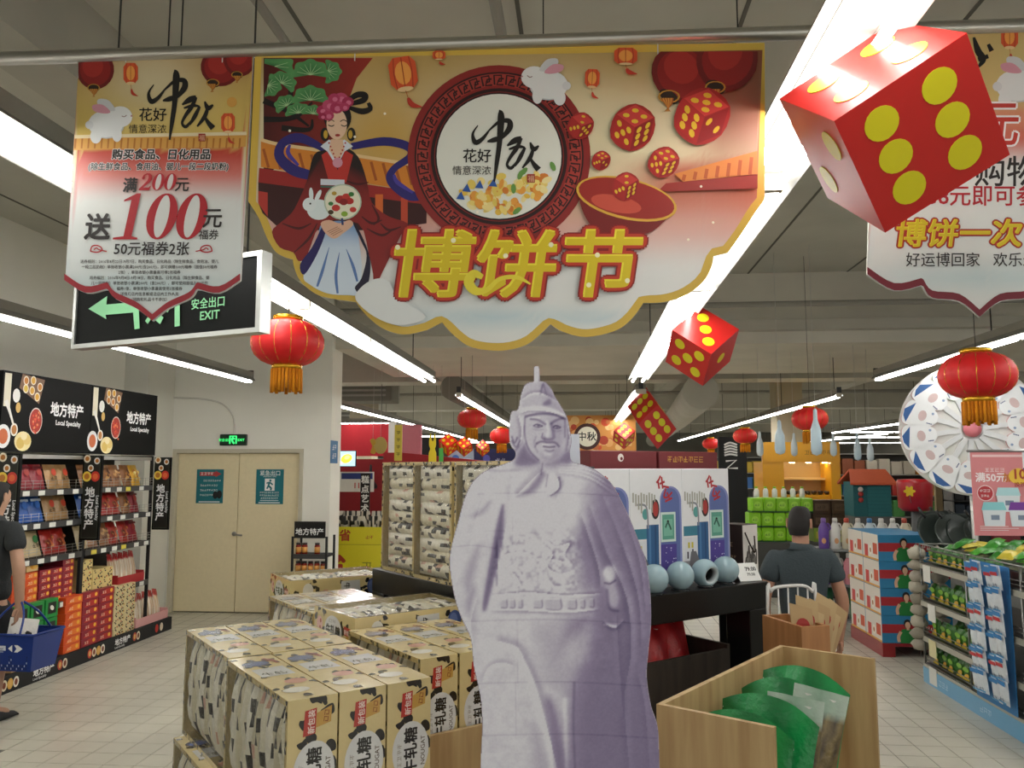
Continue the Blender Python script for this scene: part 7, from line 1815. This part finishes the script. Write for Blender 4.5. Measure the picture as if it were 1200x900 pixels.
# red tub, yellow flower, maroon and purple panel
q = oy(1081, 580, 9.0)
t = thing('red_tub', 'large red tub beneath the racket wheel', 'tub', (q.x, 9.0, 0)); MB().lathe([(.13, 1.38), (.17, 1.42), (.18, 1.68), (.17, 1.72), (.0, 1.73)], C('a81820'), 20, TR(0, .2, 0)).build('tub_body', PLASTIC, t); MB().tube([(0, .2, 0), (0, .2, 1.38)], .05, C('6a6a68'), 8).build('stand_pole', MATTE, t)
q = oy(1066, 578, 8.9)
t = thing('flower_tag', 'small yellow flower-shaped tag beside the red tub', 'tag', (q.x, 8.9, q.z - .04)); MB().slab(circ(0, 0, .045, .045, 8) and [(.05 * (1 + .25 * math.cos(6 * a)) * math.cos(a), .05 * (1 + .25 * math.cos(6 * a)) * math.sin(a)) for a in [2 * math.pi * k / 36 for k in range(36)]], lambda x, y: Vector((x, 0, .06 - y)), (0, -1, 0), .006, C('d8b81c')).build('tag_board', PAPER, t); MB().tube([(0, .006, .02), (q.x * 0 + .1, .22, -.1)], .004, C('8a8a88'), 5).build('arm', METAL, t)
a, b = oy(1152, 430, 7.85), oy(1191, 600, 7.85)
t = thing('product_panel', 'maroon panel with purple new-product lettering behind the red lantern', 'panel', ((a.x + b.x) / 2, 7.85, 0))
MB().box(a.x, b.x + .02, 7.85, 7.89, 0, a.z, C('6e1420')).build('panel', PAPER, t, True)
f, n = plane((a.x, 7.85, a.z), (1, 0, 0), (0, 0, 1)); p = Print(f, n, eps=.00005); p.rect(-.0, .25, .17, 1.0, C('4a2470')); p.text('New!', .06, .5, .11, C('c8b8dc'), .02, rot=math.pi / 2)
for i, ch in enumerate('新产品'): p.text(ch, .125, .42 + i * .135, .11, C('d8cce4'), .01, anchor='c', rot=0)
p.build('print', PAPER, t, True)
# ---- pink promotion sign hung from a clip arm
SYp = 5.3
a, b = oy(1137, 530, SYp), oy(1204, 628, SYp)
t = thing('pink_sign', 'pink promotion sign with storage boxes hung above the wire rack', 'sign', ((a.x + b.x) / 2, SYp, b.z))
MB().box(a.x, b.x, SYp, SYp + .006, b.z, a.z, C('d8878a')).build('sheet', PAPER, t, True); MB().tube([(a.x - .02, SYp + .003, a.z + .008), (b.x + .3, SYp + .003, a.z + .008)], .008, C('9a9a98'), 6).build('clip_arm', METAL, t, True)
MB().tube([(b.x + .3, SYp + .003, 0), (b.x + .3, SYp + .003, a.z + .008)], .014, C('9a9a98'), 8).build('stand_pole', METAL, t, True)
f, n = plane((a.x, SYp, a.z), (1, 0, 0), (0, 0, 1)); p = Print(f, n, eps=.00004); w, h = b.x - a.x, a.z - b.z
p.rect(.01, .015, w, .03, C('ecc8c8')); p.scrib(4, .08, .125, .03, C('f0dcdc')); p.text('满50元', .02, .18, .062, C('f6ecec'), .03); p.text('加', .185, .18, .06, C('c8782c'), .03); p.ell(.28, .15, .06, .05, C('e8c03a'), 16); p.text('10', .24, .165, .085, C('a83a1c'), .03); p.text('元', .325, .18, .05, C('c8782c'), .02); p.text('换购', .25, .215, .035, C('a83a1c'), .01)
p.ell(.075, .255, .05, None, C('f0d8d8'), 18).ell(.075, .255, .045, None, C('b82c34'), 18); p.scrib(3, .04, .25, .022, WHT); p.scrib(3, .045, .28, .018, WHT)
for x, y, c, l in ((.14, .22, 'c4d8dc', 'b0dce0'), (.05, .31, 'c8e0e0', '8ad0d4'), (.21, .31, 'd8cce4', '7a3a9c')): p.poly([(x, y + .05), (x + .14, y + .05), (x + .13, y + .15), (x + .01, y + .15)][::-1], C('dce4e8')); p.poly([(x - .005, y + .05), (x + .145, y + .05), (x + .13, y + .0), (x + .01, y + .0)], C(l)); p.rect(x + .05, y + .08, x + .1, y + .11, C('7a8aa0'))
for k in range(3): p.rect(.03, h - .06 + k * .012, .2 + .06 * (k % 2), h - .055 + k * .012, C('ecd0d0'))
p.build('print', PAPER, t, True)
# ---- wire rack with green packs, base board and hung strips
RX, R0, R1 = 2.96, 5.0, 7.5
t = thing('wire_rack', 'grey wire rack with blue base board along the right aisle', 'rack', (RX + .3, 6.3, 0)); wg = C('8e8e8a')
bb = MB().box(RX - .01, RX + .6, R0, R1, 0, .13, C('6aa4c8')).build('base_board', PLASTIC, t, True)
f, n = plane((RX - .01, R1, .13), (0, -1, 0), (0, 0, 1)); p = Print(f, n, eps=.00005)
for k in range(3): p.scrib(3, .3 + k * .7, .095, .06, C('b8d4e4'))
p.build('base_print', PAPER, bb, True)
RZS = (.16, .40, .70, 1.02)
for z in RZS:
    sh = MB().box(RX + .02, RX + .6, R0, R1, z - .012, z, C('6a6a66')).build('wire_shelf', METAL, t, True)
    o = MB()
    for dz in (.0, .03, .06): o.tube([(RX + .01, R0, z + dz), (RX + .01, R1, z + dz)], .004, wg, 5)
    o = o.build('front_wires', METAL, sh, True); o['kind'] = 'stuff'
    MB().box(RX - .004, RX + .004, R0, R1, z - .05, z - .006, C('a8a698')).build('price_rail', PLASTIC, sh, True)
for y in (R0, 5.85, 6.65, R1 - .01):
    for x in (RX + .01, RX + .6): MB().tube([(x, y, .13), (x, y, 1.18)], .009, wg, 6).build('upright', METAL, t, True)
for y in (R0, R1 - .01): MB().tube([(RX + .01, y, 1.18), (RX + .6, y, 1.18)], .006, wg, 6).build('top_wire', METAL, t, True)
MB().tube([(RX + .01, R0, 1.18), (RX + .01, R1, 1.18)], .006, wg, 6).build('top_wire', METAL, t, True)
for k, (y, z) in enumerate(((7.32, 1.0), (7.26, .68), (7.28, .38), (7.3, .15), (5.62, .98), (5.5, .70))):
    c_ = MB().box(RX - .014, RX - .01, y - .07, y + .07, z - .13, z + .01, C('dcdcd4') if k != 2 else C('d8d0a0')); c_.build('price_card', PAPER, t, True)
pkn = None; gn = ['bottom', 'second', 'third', 'top']
for zi, z in enumerate(RZS):
    for i in range(9):
        y = 7.36 - i * .135
        loc = (RX + .05 + .01 * (i % 2), y, z + .002); lab = f'green instant noodle pack, {(ordn + ["eighth", "ninth"])[i]} from the garlic end, {gn[zi]} shelf of wire rack'
        if pkn is None:
            pkn = thing('noodle_pack', lab, 'pack', loc, -math.pi / 2, 'green packs on the wire rack')
            cushion(.128, .15, .06, C('2a6a1c'), 6, 5, random.Random(8), TR(0, .03, .075)).build('pack_body', POUCH, pkn)
            p = Print(lambda x, y: Vector((x, -.002, y)), (0, -1, 0), eps=.0001, lift=.0035); p.ell(0, .1, .045, .02, C('7ab03a'), 12).ell(.01, .05, .035, .02, C('d8a83a'), 12, .3).rect(-.05, .035, .05, .018, C('c8b02c')); p.build('front_print', PAPER, pkn)
        else: dup(pkn, loc, -math.pi / 2 + RND.uniform(-.08, .08), lab)
for zi, z in enumerate(RZS[:3]):                       # second layer lying on top
    for i in range(4):
        dup(pkn, (RX + .2, 7.28 - i * .17, z + .002), -math.pi / 2, f'green instant noodle pack, {ordn[i]} from the garlic end, rear row, {gn[zi]} shelf', 'green packs on the wire rack')
for k in range(40):
    i, j = k % 10, k // 10
    t = thing('small_snack_pack', f'small green and yellow snack pack, {(ordn + ["eighth", "ninth", "tenth"])[i]} along, {["first", "second", "third", "fourth"][j]} row of the rack top heap', 'pack', (RX + .1 + j * .12, 7.2 - i * .16, 1.16 + .012 * ((i * 7 + j * 3) % 5)), RND.uniform(-.6, .6), 'snack packs heaped on the rack top')
    t.rotation_euler = (RND.uniform(-1.4, -.9), 0, -math.pi / 2 + RND.uniform(-.5, .5))
    m = cushion(.13, .12, .05, C(['3a8a2c', '2c7a24', 'c8b83a', '4a9a34'][(i + j) % 4]), 4, 4, RND, TR(0, 0, .06)); m.build('pack_body', POUCH, t)
t = thing('top_tray', 'wire tray under the heaped green snack packs', 'tray', (RX + .3, 6.4, 1.13)); MB().box(RX + .03, RX + .58, 5.6, 7.4, 1.13, 1.14, C('6a6a66')).build('tray_mesh', METAL, t, True)
# grey net bags strung on the rack end
for s in range(2):
    st_ = thing('hang_strip', ['outer string holding grey net bags at the rack end', 'inner string holding grey net bags at the rack end'][s], 'strip', (RX + .0 + s * .16, R1 + .05 - .06 * s, .2), 0); MB().tube([(0, 0, 0), (0, 0, .98)], .004, C('6a6a66'), 4).build('string', FABRIC, st_); MB().tube([(0, 0, .98), (.01 + s * .0, -.07 + s * .06, .985)], .004, wg, 4).build('hook', METAL, st_)
    for k in range(9):
        zz = .25 + k * .098
        t = thing('net_bag', f'grey net bag, {(ordn + ["eighth", "ninth"])[k]} from the floor on the {["outer", "inner"][s]} string at the rack end', 'bag', (RX + .0 + s * .16, R1 + .05 - .06 * s, zz), RND.uniform(-.5, .5), 'grey net bags')
        m = MB(); rr = random.Random(k + s * 20); prof = [(0, 0), (.055, .012), (.082, .045), (.07, .085), (.03, .105), (.014, .125), (0, .13)]
        m.lathe([(r * rr.uniform(.85, 1.1), z) for r, z in prof], C(['a8a294', '9a9486', 'b4ae9e'][k % 3]), 12); m.v = [(x * rr.uniform(.78, 1.18), y * rr.uniform(.78, 1.18), z + rr.uniform(-.008, .008)) for x, y, z in m.v]; m.build('bag_body', FABRIC, t)
# blue and white packets in hanging rows
for c in range(4):
    for k in range(6):
        t = thing('tissue_packet', f'white and blue packet, {ordn[k]} row from the top, {ordn[c]} string from the garlic end', 'packet', (RX - .045 - .02 * (c % 2), 6.42 - c * .14, .98 - k * .155 + .02 * (c % 2)), 0, 'blue and white packets hung on the rack')
        t.rotation_euler = (.08, RND.uniform(-.06, .06), -math.pi / 2)
        cushion(.125, .17, .03, C('d4dce2'), 5, 5, None, TR(0, 0, .085)).build('packet_body', POUCH, t)
        p = Print(lambda x, y: Vector((x, -.0165, y)), (0, -1, 0), eps=.0001, lift=.0015); p.rect(-.055, .165, .055, .135 if k else .1, C('2a7ab8')); p.rect(-.05, .025, .05, .012, C('5aa0cc'))
        if k % 2 == 0: p.rect(-.05, .125, .045, .1, C('b82c34'))
        p.scrib(2, -.04, .052, .035, C('2c4a70')); p.build('front_print', PAPER, t)
t = thing('packet_clip_strip', 'blue backing card holding the hanging packets', 'card', (RX - .018, 6.2, .12)); MB().box(RX - .024, RX - .02, 5.93, 6.5, .16, 1.16, C('2a78b4')).build('card_sheet', PAPER, t, True)
# nearer bay of the rack: dark cartons and mixed bags
for zi, (z, cs) in enumerate(zip(RZS, (('8a7a6a', 'c8b8a0', '7a8a9a', 'a89a8a'), ('c89aa8', '9ab0c8', '6a9a5a', 'c8c0b0'), ('4a8a3a', '6aa04a', '3a7a34', '5a9a44'), ('2c1e18', '34241c', '2c1e18', '3a2a20')))):
    for i in range(4):
        y = 5.72 - i * .19
        if zi == 3:
            t = thing('dark_carton', f'dark brown carton, {ordn[i]} from the packets on the rack top shelf', 'carton', (RX + .08, y, z + .002), -math.pi / 2, 'dark cartons'); MB().rbox(-.085, .085, 0, .2, 0, .15, C(cs[i]), .003).build('carton_body', PAPER, t)
            f, n = plane((-.085, 0, .15), (1, 0, 0), (0, 0, 1)); p = Print(f, n); p.scrib(3, .03, .08, .04, C('d8d0c4')); p.ell(.1, .12, .02, .014, C('d8ccb4'), 8); p.build('print', PAPER, t)
        else: pouch('mixed_bag', f'mixed grocery bag, {ordn[i]} from the packets on the {gn[zi]} rack shelf', 'bag', (RX + .12, y, z + .003), (-.1, 0, -math.pi / 2), .17, .19, .08, pcol(cs[i], .25), 'mixed bags on the near rack bay', False)
# ---- dark pans stacked behind the rack
for k in range(7):
    t = thing('frying_pan', f'dark oval pan, {ordn[k]} from the cartons in the slanted row behind the rack', 'pan', (3.38 + .13 * (k % 5) + (.1 if k > 4 else 0), 8.0 - .05 * (k % 2) + (.3 if k > 4 else 0), 1.16), 0, 'dark pans in a slanted row')
    t.rotation_euler = (math.radians(62), math.radians(-28), math.radians(18)); r = .19 if k < 5 else .2
    MB().lathe([(r * .72, 0), (r * .78, .004), (r, .055), (r * 1.0, .06), (r * .97, .06), (r * .75, .012), (0, .012)], C('3c4440'), 26, TR(0, r * .4, 0)).build('pan_body', GLOSS, t); MB().tube([(0, r * 1.3, .05), (0, r * 1.75, .07)], .012, C('1c1c1c'), 6).build('handle', PLASTIC, t)
t = thing('pan_stand', 'grey stand under the slanted dark pans', 'stand', (3.7, 8.0, 0)); MB().rbox(3.42 + .16, 4.3, 7.75, 8.35, 0, 1.1, C('7a7a76'), .01).build('stand_body', MATTE, t, True)

# ================================================================== far background
bx_cols = ['b83a34', 'c8a83a', '3a6aa8', '4a8a4a', 'd8d4c8', '8a4a2c', '2c3a5a', 'd88a3c', '6a5a8a', 'b8b0a0']
def gondola(label, x0, x1, y, h, levels, dark=False, seed=1, item_w=.22):
    t = thing('store_shelf', label, 'shelf', ((x0 + x1) / 2, y, 0), 0, 'distant store shelves'); rr = random.Random(seed)
    MB().box(x0, x1, y + .38, y + .42, 0, h, C('5a5a58' if not dark else '2a2a2c')).build('back_panel', MATTE, t, True)
    for k in range(levels + 1): MB().box(x0, x1, y, y + .38, .1 + k * (h - .1) / levels - .02, .1 + k * (h - .1) / levels, C('9a9a96' if not dark else '3a3a3c')).build('shelf', MATTE, t, True)
    for x in (x0, x1 - .03): MB().box(x, x + .03, y, y + .42, 0, h, C('6a6a68')).build('side_panel', MATTE, t, True)
    nm = label; cnames = dict(zip(bx_cols + ['1c2a3a', '2c2c30', '3a4a5a', '8a929a', '1c1c20'], ['red', 'gold', 'blue', 'green', 'white', 'brown', 'navy', 'orange', 'violet', 'beige', 'navy', 'charcoal', 'slate', 'silver', 'black']))
    for k in range(levels):
        z = .1 + k * (h - .1) / levels; n = int((x1 - x0 - .1) / item_w); run = 0
        for i in range(n):
            if run <= 0: c = rr.choice(bx_cols if not dark else ['1c2a3a', '2c2c30', '3a4a5a', '8a929a', '1c1c20']); run = rr.randint(2, 4)
            run -= 1; hh = (h - .1) / levels * rr.uniform(.6, .82)
            if z + hh < 1.0 and y > 14: continue
            o = MB().rbox(x0 + .06 + i * item_w, x0 + .05 + (i + .93) * item_w, y + .04, y + .3, z + .001, z + hh, C(c), .012)
            ob = o.build('shelf_product', PAPER); tag(ob, f'small {cnames[c]} product, level {["one", "two", "three", "four", "five"][k]} of the {nm}', 'product', f'products on the {nm}')
gondola('dark bottle shelf beyond the toy house', 7.2, 11.2, 16.5, 1.95, 5, True, 3)
gondola('mixed grocery shelf behind the yellow kiosk', 5.6, 9.5, 21, 2.2, 4, False, 5, .3)
gondola('mixed grocery shelf behind the racket wheel', 5.2, 7.6, 9.6, 1.7, 5, True, 8, .16)
gondola('mixed grocery shelf beyond the stall', -9.5, -3.8, 22, 2.1, 4, False, 9, .35)
gondola('far grocery shelf behind the helmet', -2.6, 2.4, 26, 2.0, 4, False, 12, .35)
gondola('far grocery shelf behind the gift boxes', 2.6, 6.2, 28, 2.2, 4, False, 14, .35)
t = thing('cork_panel', 'brown brick-patterned wall panel beyond the toy house', 'panel', (9.6, 18.9, 0)); MB().box(7.9, 11.5, 18.9, 19.0, 0, 2.62, C('7a6a4c')).build('panel', MATTE, t, True)
for r in range(9):
    for k in range(12): MB().box(7.92 + k * .3 + (.15 if r % 2 else 0), 8.19 + k * .3 + (.15 if r % 2 else 0), 18.88, 18.9, 1.75 + r * .097, 1.83 + r * .097, C(['8a7856', '94825e', '80704e'][(k + r) % 3])).build('brick', MATTE, t, True)
# festival board beyond the helmet
q = oy(692, 515, 17)
t = thing('festival_board', 'orange festival board with a round emblem far behind the helmet', 'board', (q.x, 17, 0)); MB().box(-.55, .95, 0, .05, 1.6, 2.95, C('c8863c')).build('board', PAPER, t); MB().box(-.03, .03, .01, .05, 0, 1.6, C('4a4a48')).build('pole', MATTE, t)
f, n = plane((-.55, 0, 2.95), (1, 0, 0), (0, 0, 1)); p = Print(f, n, eps=.0001); rr = random.Random(6)
for k in range(40): p.ell(rr.uniform(.1, 1.4), rr.uniform(.08, .8), rr.uniform(.04, .1), None, C(rr.choice(['d8a060', 'a83a1c', 'e0b878', 'b8642c', 'c84a24'])), 10)
p.ell(.48, .45, .28, .28, C('3a1410'), 24).ell(.48, .45, .21, .21, C('e0dcc8'), 24); p.text('中秋', .48, .52, .2, BLK, .02, anchor='c'); p.rect(0, .85, 1.5, 1.1, C('d8c43a')); p.scrib(6, .25, 1.03, .14, C('a83a1c')); p.build('print', PAPER, t)
